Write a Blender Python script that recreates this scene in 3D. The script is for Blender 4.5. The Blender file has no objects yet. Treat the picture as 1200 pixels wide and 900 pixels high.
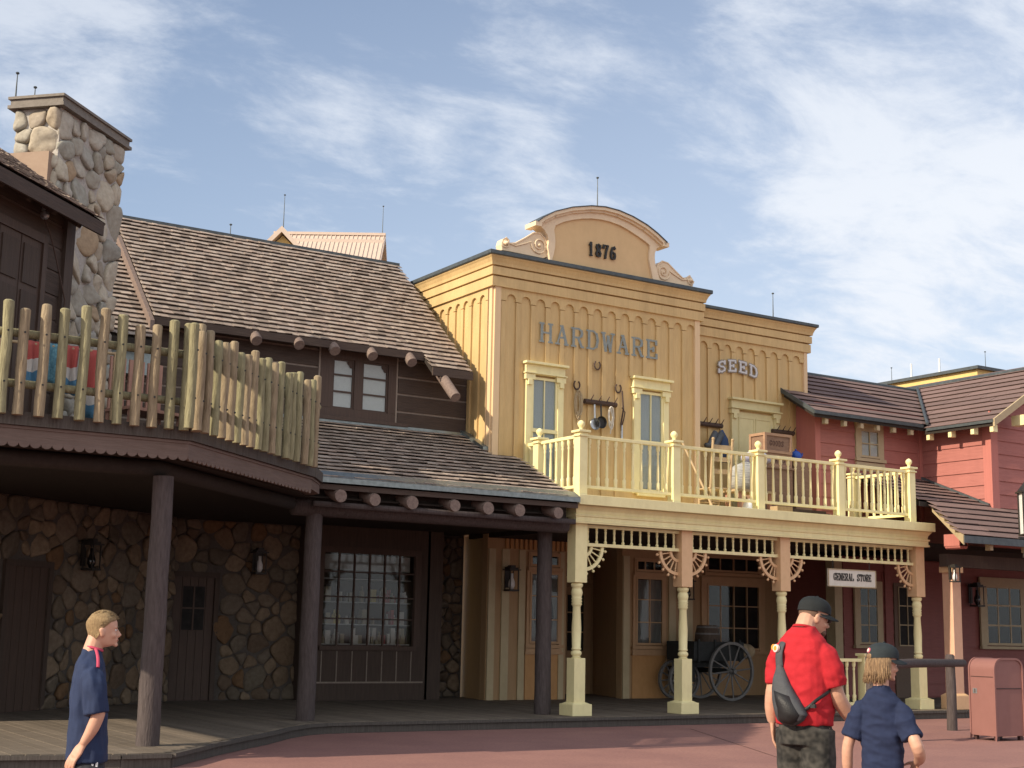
import bpy, bmesh, math, random
from mathutils import Vector, Matrix, noise
R = math.radians
random.seed(7)
scene = bpy.context.scene
COL = scene.collection
V = Vector
# ------------------------------------------------------------------ camera frame (x = along the shop fronts, y = into the block, z = up)
CF = 1641.0
CX = V((0.842, -0.540, 0.020)); 
def _norm3():
    Wd = V((188, -9370, CF)).normalized()
    U = V((2612, 340, CF)); U = (U - Wd * U.dot(Wd)).normalized()
    W = Wd.cross(U)
    if W.z < 0: W = -W
    return U, W, Wd
CU, CV, CW = _norm3()
CAM = V((0, 0, 1.58))
def ray(x, y):
    d = V((x - 600, y - 450, CF)); return V((CU.dot(d), CV.dot(d), CW.dot(d)))
def onY(x, y, Y): d = ray(x, y); return CAM + d * (Y / d.y)
def onX(x, y, X): d = ray(x, y); return CAM + d * (X / d.x)
def onZ(x, y, Z): d = ray(x, y); return CAM + d * ((Z - CAM.z) / d.z)
def onP(x, y, p, n): d = ray(x, y); return CAM + d * ((V(p) - CAM).dot(n) / d.dot(n))

# ------------------------------------------------------------------ materials
def srgb(r, g, b):
    f = lambda c: (c / 12.92 if c <= 0.04045 else ((c + 0.055) / 1.055) ** 2.4)
    return (f(r / 255), f(g / 255), f(b / 255), 1)
def nn(nt, t, **k):
    n = nt.nodes.new(t)
    for a, b in k.items(): setattr(n, a, b)
    return n
def mat(name, col, col2=None, rough=.75, scale=(6, 6, 6), nscale=3.0, amt=.5, bump=.15, bscale=30, metal=0, island=0, icols=None, detail=6, dirt=0.0, spec=.35, grain=False):
    m = bpy.data.materials.new(name); m.use_nodes = True
    nt = m.node_tree; b = nt.nodes['Principled BSDF']; L = nt.links.new
    b.inputs['Roughness'].default_value = rough; b.inputs['Metallic'].default_value = metal
    b.inputs['Specular IOR Level'].default_value = spec
    tc = nn(nt, 'ShaderNodeTexCoord'); mp = nn(nt, 'ShaderNodeMapping'); mp.inputs['Scale'].default_value = scale
    L(tc.outputs['Object'], mp.inputs['Vector'])
    no = nn(nt, 'ShaderNodeTexNoise'); no.inputs['Scale'].default_value = nscale; no.inputs['Detail'].default_value = detail; no.inputs['Roughness'].default_value = .62
    L(mp.outputs[0], no.inputs['Vector'])
    cr = nn(nt, 'ShaderNodeValToRGB'); cr.color_ramp.elements[0].position = .3; cr.color_ramp.elements[1].position = .7
    c = col[:3]; c2 = (col2[:3] if col2 else tuple(v * (1 - .35 * amt) for v in c))
    cr.color_ramp.elements[0].color = (*c2, 1); cr.color_ramp.elements[1].color = (*c, 1)
    L(no.outputs['Fac'], cr.inputs['Fac']); out = cr.outputs['Color']
    if island or icols:
        ge = nn(nt, 'ShaderNodeNewGeometry')
        if icols:
            r2 = nn(nt, 'ShaderNodeValToRGB'); r2.color_ramp.interpolation = 'CONSTANT'
            el = r2.color_ramp.elements; n = len(icols)
            el[0].color = (*icols[0][:3], 1); el[1].position = 1 / n; el[1].color = (*icols[1][:3], 1)
            for i in range(2, n):
                e = el.new(i / n); e.color = (*icols[i][:3], 1)
            L(ge.outputs['Random Per Island'], r2.inputs['Fac'])
            mx = nn(nt, 'ShaderNodeMix', data_type='RGBA', blend_type='MULTIPLY'); mx.inputs[0].default_value = 1
            L(r2.outputs['Color'], mx.inputs[6]); L(out, mx.inputs[7]); out = mx.outputs[2]
        else:
            mr = nn(nt, 'ShaderNodeMapRange'); mr.inputs['To Min'].default_value = 1 - island; mr.inputs['To Max'].default_value = 1 + island
            L(ge.outputs['Random Per Island'], mr.inputs['Value'])
            hs = nn(nt, 'ShaderNodeHueSaturation'); L(mr.outputs[0], hs.inputs['Value']); L(out, hs.inputs['Color']); out = hs.outputs['Color']
    if dirt:
        d1 = nn(nt, 'ShaderNodeTexNoise'); d1.inputs['Scale'].default_value = 1.1; d1.inputs['Detail'].default_value = 8; d1.inputs['Roughness'].default_value = .7
        m2 = nn(nt, 'ShaderNodeMapping'); m2.inputs['Scale'].default_value = (2.2, 2.2, .5); L(tc.outputs['Object'], m2.inputs['Vector']); L(m2.outputs[0], d1.inputs['Vector'])
        dr = nn(nt, 'ShaderNodeMapRange'); dr.inputs['From Min'].default_value = .42; dr.inputs['From Max'].default_value = .75; dr.inputs['To Min'].default_value = 0; dr.inputs['To Max'].default_value = dirt
        L(d1.outputs['Fac'], dr.inputs['Value'])
        mx = nn(nt, 'ShaderNodeMix', data_type='RGBA'); L(dr.outputs[0], mx.inputs[0]); L(out, mx.inputs[6]); mx.inputs[7].default_value = (c[0] * .45, c[1] * .42, c[2] * .4, 1); out = mx.outputs[2]
    L(out, b.inputs['Base Color'])
    if bump:
        b2 = nn(nt, 'ShaderNodeTexNoise'); b2.inputs['Scale'].default_value = bscale; b2.inputs['Detail'].default_value = 6
        L(mp.outputs[0] if grain else tc.outputs['Object'], b2.inputs['Vector'])
        bp = nn(nt, 'ShaderNodeBump'); bp.inputs['Strength'].default_value = bump; bp.inputs['Distance'].default_value = .02
        L(b2.outputs['Fac'], bp.inputs['Height']); L(bp.outputs[0], b.inputs['Normal'])
    return m
WG = (14, 14, 1.0)      # vertical wood grain
WH = (1.2, 1.2, 14)     # horizontal boards
M = {}
M['yellow'] = mat('ochre_painted_boards', (.64, .455, .215), (.565, .395, .18), .62, WG, 2.4, .5, .25, 6, dirt=.42, grain=True)
M['yellow_l'] = mat('ochre_trim_paint', (.74, .54, .325), (.68, .49, .285), .6, WG, 2, .5, .1, 8, dirt=.16, grain=True)
M['cream'] = mat('cream_paint', (.85, .76, .42), (.78, .69, .37), .5, (5, 5, 3), 2, .4, .08, 40, dirt=.24)
M['creamd'] = mat('olive_cream_paint', (.66, .58, .32), (.60, .52, .28), .55, (5, 5, 3), 2, .4, .08, 40, dirt=.14)
M['peach'] = mat('peach_paint', (.70, .455, .255), (.64, .41, .225), .5, (5, 5, 3), 2, .4, .08, 40, dirt=.14)
M['orange'] = mat('dull_orange_panel', (.52, .28, .11), (.46, .24, .09), .55, (5, 5, 3), 2, .4, .06, 40, dirt=.1)
M['stone_trim'] = mat('pediment_paint', (.76, .61, .42), (.70, .55, .37), .55, (4, 4, 4), 2, .4, .08, 30, dirt=.14)
M['leadcap'] = mat('lead_flashing', (.10, .115, .12), (.06, .07, .075), .5, (3, 3, 3), 3, .5, .1, 20, metal=.3)
M['zinc'] = mat('zinc_flashing', (.27, .30, .295), (.17, .195, .19), .38, (3, 3, 3), 4, .5, .1, 20, metal=.7)
M['blue'] = mat('faded_blue_lettering', (.12, .19, .23), (.36, .35, .29), .75, (30, 30, 30), 3, .5, 0)
M['grey_l'] = mat('silver_lettering', (.66, .66, .66), (.45, .45, .46), .6, (30, 30, 30), 3, .5, 0)
M['black'] = mat('black_iron', (.015, .015, .016), (.03, .028, .025), .5, (6, 6, 6), 4, .5, .1, 40)
M['rust'] = mat('rusty_iron', (.05, .035, .03), (.09, .05, .035), .7, (20, 20, 20), 3, .5, .2, 40)
SH = [(.38, .31, .255), (.33, .265, .22), (.41, .34, .285), (.28, .225, .185), (.36, .285, .235), (.45, .37, .31), (.34, .28, .24), (.39, .305, .25), (.25, .20, .165)]
M['shingle'] = mat('weathered_cedar_shingles', (1, 1, 1), (.72, .7, .68), .85, (10, 10, 10), 3, .5, .3, 30, icols=SH)
SR = [(.20, .135, .12), (.185, .125, .112), (.215, .145, .13), (.175, .12, .108)]
M['shingle_r'] = mat('brown_flat_shingles', (1, 1, 1), (.78, .75, .75), .8, (7, 7, 7), 3, .5, .2, 30, icols=SR)
M['under'] = mat('dark_roof_boards', (.022, .016, .013), (.034, .026, .02), .85, (5, 5, 5), 3, .5, .2, 20)
M['brown'] = mat('dark_brown_timber', (.082, .055, .042), (.052, .036, .028), .75, WH, 2.4, .5, .4, 5, dirt=.2, grain=True)
M['brownv'] = mat('dark_brown_upright_timber', (.080, .055, .042), (.055, .038, .03), .75, WG, 2.4, .5, .3, 5, grain=True)
M['brown_w'] = mat('reddish_brown_window_wood', (.085, .052, .038), (.06, .038, .028), .6, WG, 2.4, .5, .2, 5, grain=True)
M['chink'] = mat('pale_chinking', (.30, .245, .20), (.22, .18, .15), .9, (6, 6, 6), 4, .5, .2, 30)
M['fascia'] = mat('brown_fascia_board', (.17, .12, .10), (.125, .088, .072), .7, WH, 2.4, .5, .2, 5, dirt=.25, grain=True)
M['deckedge'] = mat('weathered_deck_edge', (.10, .088, .078), (.055, .047, .04), .85, (20, 20, 1.5), 2.4, .5, .4, 5, grain=True)
M['log'] = mat('weathered_green_logs', (.35, .325, .19), (.17, .15, .085), .85, (16, 16, 2.2), 2.2, .5, .6, 5, island=.0, dirt=.6, grain=True)
M['log2'] = mat('tan_weathered_logs', (.39, .31, .20), (.19, .145, .09), .85, (16, 16, 2.2), 2.2, .5, .6, 5, dirt=.6, grain=True)
M['logp'] = mat('bark_brown_post', (.095, .075, .072), (.05, .038, .036), .8, (12, 12, 2.0), 3, .5, .7, 5, dirt=.35, grain=True)
M['logend'] = mat('pinkish_log_rafter', (.235, .175, .145), (.14, .10, .085), .8, (12, 12, 12), 2.5, .5, .4, 10)
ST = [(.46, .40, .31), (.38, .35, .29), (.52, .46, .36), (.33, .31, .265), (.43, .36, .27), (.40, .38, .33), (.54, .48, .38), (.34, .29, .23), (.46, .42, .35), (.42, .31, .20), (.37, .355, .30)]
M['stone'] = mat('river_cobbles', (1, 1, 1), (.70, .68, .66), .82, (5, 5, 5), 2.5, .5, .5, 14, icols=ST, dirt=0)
ST2 = [tuple(c * f for c, f in zip((q[0] * 1.25 - .10, q[1] * 1.25 - .09, q[2] * 1.25 - .07), (.44, .37, .31))) for q in ST]  # chimney cobble tones darkened, so the porch shade is put into the colour
M['stone_d'] = mat('shaded_porch_cobbles', (1, 1, 1), (.65, .62, .6), .85, (5, 5, 5), 2.5, .5, .5, 14, icols=ST2)
M['mortar'] = mat('pale_mortar', (.46, .43, .39), (.34, .31, .28), .95, (8, 8, 8), 3, .5, .5, 30)
M['mortar_d'] = mat('shaded_mortar', (.105, .09, .078), (.075, .064, .055), .95, (8, 8, 8), 3, .5, .5, 30)  # mortar darkened along with the shaded porch cobbles
M['tanbox'] = mat('tan_flashing_box', (.33, .235, .17), (.29, .20, .145), .7, (4, 4, 4), 2, .4, .1, 20)
M['capstone'] = mat('grey_chimney_cap', (.20, .175, .15), (.14, .12, .10), .7, (4, 4, 4), 3, .5, .3, 20)
M['red'] = mat('barn_red_boards', (.40, .15, .125), (.33, .12, .10), .62, WH, 2.4, .5, .2, 5, dirt=.22, grain=True)
M['red_low'] = mat('shaded_barn_red_boards', (.26, .085, .072), (.215, .07, .06), .62, WH, 2.4, .5, .2, 5, dirt=.22, grain=True)  # darker copy of the barn red, with porch shade painted into it
M['redl'] = mat('barn_red_trim', (.46, .165, .135), (.41, .145, .12), .6, WG, 2.4, .5, .1, 5, dirt=.12, grain=True)
M['tansiding'] = mat('tan_window_trim', (.45, .36, .22), (.40, .31, .19), .6, (5, 5, 5), 2, .4, .1, 20, dirt=.1)
M['yside'] = mat('pale_yellow_stucco', (.72, .52, .20), (.66, .47, .17), .7, (2, 2, 2), 2, .4, .1, 20, dirt=.15)
M['copper'] = mat('pale_copper_roofing', (.56, .45, .37), (.50, .40, .33), .5, (3, 3, 3), 2, .4, .05, 20)
M['plankbw'] = mat('boardwalk_planks', (.19, .155, .12), (.115, .092, .07), .85, (1.0, 9, 9), 2.4, .5, .4, 6, dirt=.35, grain=True, island=.18)
M['metal'] = mat('galvanised_metal', (.55, .57, .58), (.42, .44, .45), .35, (8, 8, 8), 3, .5, .05, 30, metal=.8)
M['rope'] = mat('rope_fibre', (.42, .33, .21), (.30, .23, .14), .95, (40, 40, 40), 3, .5, .3, 60)
M['ropew'] = mat('white_rope', (.62, .58, .50), (.48, .44, .38), .95, (40, 40, 40), 3, .5, .3, 60)
M['dblue'] = mat('denim_cloth', (.05, .08, .17), (.03, .05, .10), .9, (10, 10, 10), 3, .5, .4, 40)
M['leather'] = mat('grey_leather', (.10, .11, .12), (.06, .065, .07), .6, (10, 10, 10), 3, .5, .2, 40)
M['enamel'] = mat('blue_enamel', (.02, .09, .42), (.018, .07, .34), .25, (10, 10, 10), 3, .3, 0)
M['crate'] = mat('rough_crate_wood', (.40, .25, .16), (.30, .18, .11), .8, (3, 3, 12), 2.5, .5, .3, 10, grain=True)
M['crated'] = mat('crate_panel_wood', (.27, .17, .115), (.20, .12, .08), .85, (3, 3, 12), 2.5, .5, .3, 10, grain=True)
M['stamp'] = mat('crate_stamp_ink', (.10, .05, .035), None, .8, (30, 30, 30), 3, .4, 0)
M['paleoak'] = mat('pale_pine', (.46, .34, .20), (.36, .26, .15), .7, (12, 12, 2), 2.5, .5, .2, 8, grain=True)
M['linen'] = mat('washing_cloth', (.52, .51, .47), (.16, .17, .18), .9, (3, 3, 30), 2.0, .6, .3, 30)
M['lilac'] = mat('lilac_cloth', (.30, .34, .55), (.55, .50, .55), .9, (14, 14, 14), 2.0, .6, .3, 30)
M['redwood'] = mat('reddish_slats', (.42, .23, .17), (.34, .18, .13), .7, (10, 10, 2), 2.5, .5, .2, 8, grain=True)
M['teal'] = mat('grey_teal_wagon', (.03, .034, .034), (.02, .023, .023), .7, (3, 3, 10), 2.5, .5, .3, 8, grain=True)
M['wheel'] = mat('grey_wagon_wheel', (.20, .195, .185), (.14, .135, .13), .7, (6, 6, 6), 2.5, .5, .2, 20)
M['oakb'] = mat('barrel_staves', (.10, .07, .05), (.06, .042, .03), .7, (10, 10, 2), 2.5, .5, .3, 8, grain=True)
M['sign'] = mat('white_sign_board', (.66, .62, .54), (.58, .54, .47), .55, (4, 4, 4), 2.5, .4, .06, 20, dirt=.1)
M['signdk'] = mat('sign_lettering', (.04, .035, .03), None, .5, bump=0)
M['bin'] = mat('maroon_bin_paint', (.245, .115, .10), (.225, .105, .09), .5, (3, 3, 3), 2, .3, .05, 60, dirt=.12)
M['bindk'] = mat('bin_dark_flap', (.06, .03, .028), None, .5, bump=0)
M['globe'] = mat('white_glass_globe', (.80, .80, .78), None, .2, bump=0, spec=.6)
M['iron'] = mat('dark_lantern_iron', (.02, .018, .016), (.035, .03, .026), .45, (10, 10, 10), 3, .5, .05, 40)
M['polegrey'] = mat('worn_lamp_pole', (.30, .26, .22), (.18, .16, .14), .6, (10, 10, 3), 3, .5, .2, 20)
M['curtain'] = mat('pale_curtain', (.50, .53, .53), (.43, .46, .47), .9, (26, 26, 1.2), 2.4, .4, .2, 20)
M['curtain_w'] = mat('white_blind', (.74, .73, .70), (.66, .65, .62), .9, (10, 10, 10), 2.4, .4, .1, 20)
M['dark'] = mat('unlit_interior', (.012, .011, .011), (.03, .027, .025), .9, (3, 3, 3), 2.4, .4, 0)
M['shelf'] = mat('white_shelf', (.45, .43, .40), None, .7, bump=0)
M['bottle_r'] = mat('red_goods', (.45, .05, .04), (.30, .04, .04), .4, (30, 30, 30), 3, .4, 0)
M['bottle_y'] = mat('yellow_goods', (.55, .42, .08), None, .4, bump=0)
M['bottle_w'] = mat('pale_goods', (.75, .70, .60), (.35, .3, .28), .4, (30, 30, 30), 3, .4, 0)
M['bottle_g'] = mat('brown_goods', (.40, .26, .16), (.2, .22, .12), .4, (30, 30, 30), 3, .4, 0)
M['skin'] = mat('light_skin', (.52, .30, .205), (.46, .245, .165), .5, (9, 9, 9), 2.4, .4, .03, 90)
M['skin_b'] = mat('fair_skin', (.55, .32, .225), (.49, .27, .185), .5, (9, 9, 9), 2.4, .4, .03, 90)
M['lip'] = mat('lip', (.42, .16, .13), None, .45, bump=0)
M['eyew'] = mat('eye_white', (.7, .68, .65), None, .3, bump=0)
M['eyed'] = mat('iris', (.03, .03, .035), None, .2, bump=0)
M['hair_blond'] = mat('short_blond_hair', (.40, .28, .14), (.20, .13, .065), .7, (60, 60, 14), 2.2, .6, .6, 8, grain=True)
M['hair_long'] = mat('light_brown_hair', (.36, .23, .12), (.13, .08, .045), .6, (50, 50, 6), 2.2, .6, .6, 8, grain=True)
M['hair_dark'] = mat('cropped_brown_hair', (.16, .09, .06), (.10, .06, .04), .8, (60, 60, 60), 2.2, .6, .4, 8)
M['tee_red'] = mat('red_jersey', (.42, .016, .024), (.37, .013, .02), .9, (8, 8, 8), 3, .3, .12, 160)
M['tee_navy'] = mat('navy_jersey', (.015, .023, .060), (.011, .018, .048), .9, (8, 8, 8), 3, .3, .12, 160)
M['tee_navy2'] = mat('dark_blue_sports_jersey', (.018, .031, .078), (.014, .024, .062), .85, (8, 8, 8), 3, .3, .12, 160)
M['pink'] = mat('pink_piping', (.55, .07, .13), None, .8, bump=0)
M['camo'] = mat('camouflage_cloth', (.062, .058, .051), (.014, .014, .013), .9, (6, 6, 6), 3.2, .5, .15, 120, detail=1)
M['shorts_d'] = mat('black_sports_cloth', (.03, .03, .036), None, .85, (8, 8, 8), 3, .3, .12, 120)
M['white'] = mat('white_stripe', (.75, .75, .75), None, .7, bump=0)
M['capblk'] = mat('black_cap_cloth', (.014, .017, .018), (.010, .012, .013), .85, (8, 8, 8), 3, .3, .15, 160)
M['capgrn'] = mat('charcoal_cap_cloth', (.022, .030, .034), (.016, .022, .025), .85, (8, 8, 8), 3, .3, .15, 160)
M['lens'] = mat('dark_sunglass_lens', (.01, .01, .012), None, .12, bump=0, spec=.8)
M['bagblk'] = mat('black_bag_nylon', (.017, .017, .018), (.011, .011, .012), .5, (8, 8, 8), 3, .3, .2, 120)
M['baggry'] = mat('grey_bag_nylon', (.060, .063, .070), (.045, .048, .054), .7, (8, 8, 8), 3, .3, .2, 120)
M['pinw'] = mat('white_badge', (.75, .60, .55), None, .5, bump=0)
M['pinr'] = mat('rose_badge', (.65, .12, .16), None, .5, bump=0)
M['pino'] = mat('orange_badge', (.75, .30, .05), None, .5, bump=0)
M['sole'] = mat('shoe', (.05, .05, .05), None, .7, bump=0)
M['towel_b'] = mat('light_blue_towel', (.16, .34, .40), (.04, .12, .18), .9, (10, 10, 10), 3, .4, .3, 50)
def stripes(name, cols, freq=6):
    m = mat(name, (1, 1, 1)); nt = m.node_tree; b = nt.nodes['Principled BSDF']
    tc = nn(nt, 'ShaderNodeTexCoord'); mp = nn(nt, 'ShaderNodeMapping'); mp.inputs['Rotation'].default_value = (.3, .5, .4)
    wv = nn(nt, 'ShaderNodeTexNoise'); wv.inputs['Scale'].default_value = freq; wv.inputs['Detail'].default_value = 1
    cr = nn(nt, 'ShaderNodeValToRGB'); cr.color_ramp.interpolation = 'CONSTANT'
    el = cr.color_ramp.elements; el[0].color = (*cols[2], 1); el[1].position = .34; el[1].color = (*cols[1], 1); e = el.new(.62); e.color = (*cols[0], 1); sz = nn(nt, 'ShaderNodeSeparateXYZ'); ad = nn(nt, 'ShaderNodeMath', operation='MULTIPLY_ADD'); ad.inputs[1].default_value = 1.7; nz = nn(nt, 'ShaderNodeMath', operation='MULTIPLY_ADD'); nz.inputs[1].default_value = .9; nz.inputs[2].default_value = -.45
    nt.links.new(tc.outputs['Object'], mp.inputs[0]); nt.links.new(mp.outputs[0], wv.inputs['Vector']); nt.links.new(tc.outputs['Object'], sz.inputs[0]); nt.links.new(wv.outputs['Fac'], nz.inputs[0]); nt.links.new(sz.outputs[2], ad.inputs[0]); nt.links.new(nz.outputs[0], ad.inputs[2]); nt.links.new(ad.outputs[0], cr.inputs[0]); nt.links.new(cr.outputs[0], b.inputs['Base Color'])
    return m
M['stripe'] = stripes('red_white_blue_cloth', [(.36, .07, .06), (.46, .43, .40), (.06, .16, .26)], 3.2)
def glassmat():
    m = bpy.data.materials.new('window_glass'); m.use_nodes = True; nt = m.node_tree; nt.nodes.clear()
    o = nn(nt, 'ShaderNodeOutputMaterial'); mx = nn(nt, 'ShaderNodeMixShader'); t = nn(nt, 'ShaderNodeBsdfTransparent'); g = nn(nt, 'ShaderNodeBsdfGlossy')
    t.inputs[0].default_value = (.86, .88, .88, 1); g.inputs['Roughness'].default_value = .04
    lw = nn(nt, 'ShaderNodeLayerWeight'); fr = nn(nt, 'ShaderNodeMath', operation='POWER'); nt.links.new(lw.outputs['Facing'], fr.inputs[0]); fr.inputs[1].default_value = 3.5
    mf = nn(nt, 'ShaderNodeMath', operation='MULTIPLY_ADD'); mf.inputs[1].default_value = .35; mf.inputs[2].default_value = .03; nt.links.new(fr.outputs[0], mf.inputs[0]); nt.links.new(mf.outputs[0], mx.inputs[0]); nt.links.new(t.outputs[0], mx.inputs[1]); nt.links.new(g.outputs[0], mx.inputs[2]); nt.links.new(mx.outputs[0], o.inputs[0]); return m
M['glass'] = glassmat()
def pavement():
    m = mat('red_concrete', (.30, .155, .13), (.235, .118, .105), .8, (1, 1, 1), .9, .4, .3, 60, detail=9)
    nt = m.node_tree; b = nt.nodes['Principled BSDF']; L = nt.links.new
    src = b.inputs['Base Color'].links[0].from_socket
    tc = nn(nt, 'ShaderNodeTexCoord'); n2 = nn(nt, 'ShaderNodeTexNoise'); n2.inputs['Scale'].default_value = 22; n2.inputs['Detail'].default_value = 8; n2.inputs['Roughness'].default_value = .75
    L(tc.outputs['Object'], n2.inputs['Vector'])
    mr = nn(nt, 'ShaderNodeMapRange'); mr.inputs['From Min'].default_value = .3; mr.inputs['From Max'].default_value = .7; mr.inputs['To Min'].default_value = .76; mr.inputs['To Max'].default_value = 1.2
    L(n2.outputs['Fac'], mr.inputs['Value']); hs = nn(nt, 'ShaderNodeHueSaturation'); L(mr.outputs[0], hs.inputs['Value']); L(src, hs.inputs['Color']); L(hs.outputs[0], b.inputs['Base Color'])
    return m
M['pave'] = pavement()

# ------------------------------------------------------------------ mesh helpers
class MB:
    def __init__(s, X=None): s.v = []; s.f = []; s.M = X or Matrix()
    def add(s, vs, fs):
        n = len(s.v); s.v += [s.M @ V(p) for p in vs]; s.f += [tuple(i + n for i in q) for q in fs]
    def box(s, x0, x1, y0, y1, z0, z1):
        s.add([(x0, y0, z0), (x1, y0, z0), (x1, y1, z0), (x0, y1, z0), (x0, y0, z1), (x1, y0, z1), (x1, y1, z1), (x0, y1, z1)],
              [(0, 3, 2, 1), (4, 5, 6, 7), (0, 1, 5, 4), (1, 2, 6, 5), (2, 3, 7, 6), (3, 0, 4, 7)])
    def obox(s, c, a, b, d):
        c, a, b, d = V(c), V(a), V(b), V(d)
        s.add([c - a - b - d, c + a - b - d, c + a + b - d, c - a + b - d, c - a - b + d, c + a - b + d, c + a + b + d, c - a + b + d],
              [(0, 3, 2, 1), (4, 5, 6, 7), (0, 1, 5, 4), (1, 2, 6, 5), (2, 3, 7, 6), (3, 0, 4, 7)])
    def beam(s, p, q, w, h, up=(0, 0, 1)):
        p, q = V(p), V(q); t = (q - p).normalized(); u = V(up); a = t.cross(u).normalized(); b = a.cross(t).normalized()
        s.obox((p + q) / 2, (q - p) / 2, a * w / 2, b * h / 2)
    def tube(s, pts, r, n=8, cap=True, ref=None):
        pts = [V(p) for p in pts]; k = len(pts)
        if not isinstance(r, (list, tuple)): r = [r] * k
        rings = []; prev = V(ref) if ref else None
        for i, p in enumerate(pts):
            t = (pts[min(i + 1, k - 1)] - pts[max(i - 1, 0)]).normalized()
            a = prev if prev else (V((0, 0, 1)) if abs(t.z) < .9 else V((1, 0, 0)))
            a = (a - t * a.dot(t)).normalized(); b = t.cross(a)
            if not ref: prev = a
            ra, rb = r[i] if isinstance(r[i], (list, tuple)) else (r[i], r[i])
            rings.append([p + a * math.cos(j * 2 * math.pi / n) * ra + b * math.sin(j * 2 * math.pi / n) * rb for j in range(n)])
        s.rings(rings, cap)
    def rings(s, rings, cap=True, close=False):
        n = len(rings[0]); vs = [p for g in rings for p in g]; fs = []
        K = len(rings)
        for i in range(K if close else K - 1):
            for j in range(n):
                a = i * n + j; b = i * n + (j + 1) % n; i2 = (i + 1) % K
                fs.append((a, b, i2 * n + (j + 1) % n, i2 * n + j))
        if cap and not close: fs.append(tuple(range(n - 1, -1, -1))); fs.append(tuple((K - 1) * n + j for j in range(n)))
        s.add(vs, fs)
    def lathe(s, c, prof, n=12, ax=None):
        c = V(c); ax = ax or (V((1, 0, 0)), V((0, 1, 0)), V((0, 0, 1)))
        s.rings([[c + ax[0] * math.cos(j * 2 * math.pi / n) * r + ax[1] * math.sin(j * 2 * math.pi / n) * r + ax[2] * z for j in range(n)] for z, r in prof])
    def prism(s, poly, vec):
        vec = V(vec); n = len(poly); a = [V(p) for p in poly]; vs = a + [p + vec for p in a]
        s.add(vs, [tuple(range(n - 1, -1, -1)), tuple(range(n, 2 * n))] + [(i, (i + 1) % n, n + (i + 1) % n, n + i) for i in range(n)])
    def ell(s, c, r, n=12, m=8, X=None):
        c = V(c); X = X or Matrix.Identity(3); rr = []
        for i in range(m + 1):
            t = -math.pi / 2 + math.pi * i / m; cz, z = max(math.cos(t), .02), math.sin(t)
            rr.append([c + X @ V((r[0] * cz * math.cos(j * 2 * math.pi / n), r[1] * cz * math.sin(j * 2 * math.pi / n), r[2] * z)) for j in range(n)])
        s.rings(rr)
    def build(s, name, m, parent=None, smooth=False, bevel=0):
        me = bpy.data.meshes.new(name); o = V((0, 0, 0))
        if parent is not None:
            o = world_loc(parent)
        me.from_pydata([p - o for p in s.v], [], s.f)
        bm = bmesh.new(); bm.from_mesh(me); bmesh.ops.recalc_face_normals(bm, faces=bm.faces); bm.to_mesh(me); bm.free()
        if smooth:
            me.polygons.foreach_set('use_smooth', [True] * len(me.polygons))
        me.materials.append(M[m] if isinstance(m, str) else m)
        ob = bpy.data.objects.new(name, me); COL.objects.link(ob)
        if parent is not None: ob.parent = parent
        if bevel:
            b = ob.modifiers.new('bevel', 'BEVEL'); b.width = bevel; b.segments = 2; b.limit_method = 'ANGLE'; b.angle_limit = R(50)
        if smooth == 2:
            set_smooth_angle(me)
        return ob
def set_smooth_angle(me, ang=40):
    bm = bmesh.new(); bm.from_mesh(me)
    for e in bm.edges:
        if len(e.link_faces) == 2 and e.calc_face_angle(0) > R(ang): e.smooth = False
    bm.to_mesh(me); bm.free()
def world_loc(o):
    p = V((0, 0, 0))
    while o is not None: p += o.location; o = o.parent
    return p
def thing(name, label, cat, loc=(0, 0, 0), group=None):
    o = bpy.data.objects.new(name, None); COL.objects.link(o); o.location = loc; o.empty_display_size = .2
    o['label'] = label; o['category'] = cat
    if group: o['group'] = group
    return o
def tag(o, label, cat, group=None):
    o['label'] = label; o['category'] = cat
    if group: o['group'] = group
    return o
def struct(o): o['kind'] = 'structure'; return o
def recentre(o):
    vs = o.data.vertices; x = sum(v.co.x for v in vs) / len(vs); y = sum(v.co.y for v in vs) / len(vs); z = min(v.co.z for v in vs)
    o.data.transform(Matrix.Translation((-x, -y, -z))); o.location = V(o.location) + V((x, y, z)); return o
def single(mb, name, m, label, cat, group=None, **k):
    return recentre(tag(mb.build(name, m, None, **k), label, cat, group))
def copy_tree(o, parent=None):
    c = o.copy(); COL.objects.link(c); c.parent = parent
    for ch in list(o.children): copy_tree(ch, c)
    return c
def frame(o, u, n):
    """local (s across, d outward, z up) -> world"""
    u = V(u).normalized(); n = V(n).normalized(); m = Matrix(((u.x, n.x, 0, o[0]), (u.y, n.y, 0, o[1]), (0, 0, 1, o[2] if len(o) > 2 else 0), (0, 0, 0, 1))); return m
def FY(Y): return frame((0, Y, 0), (1, 0, 0), (0, -1, 0))       # wall facing the street: s = world x

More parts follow.
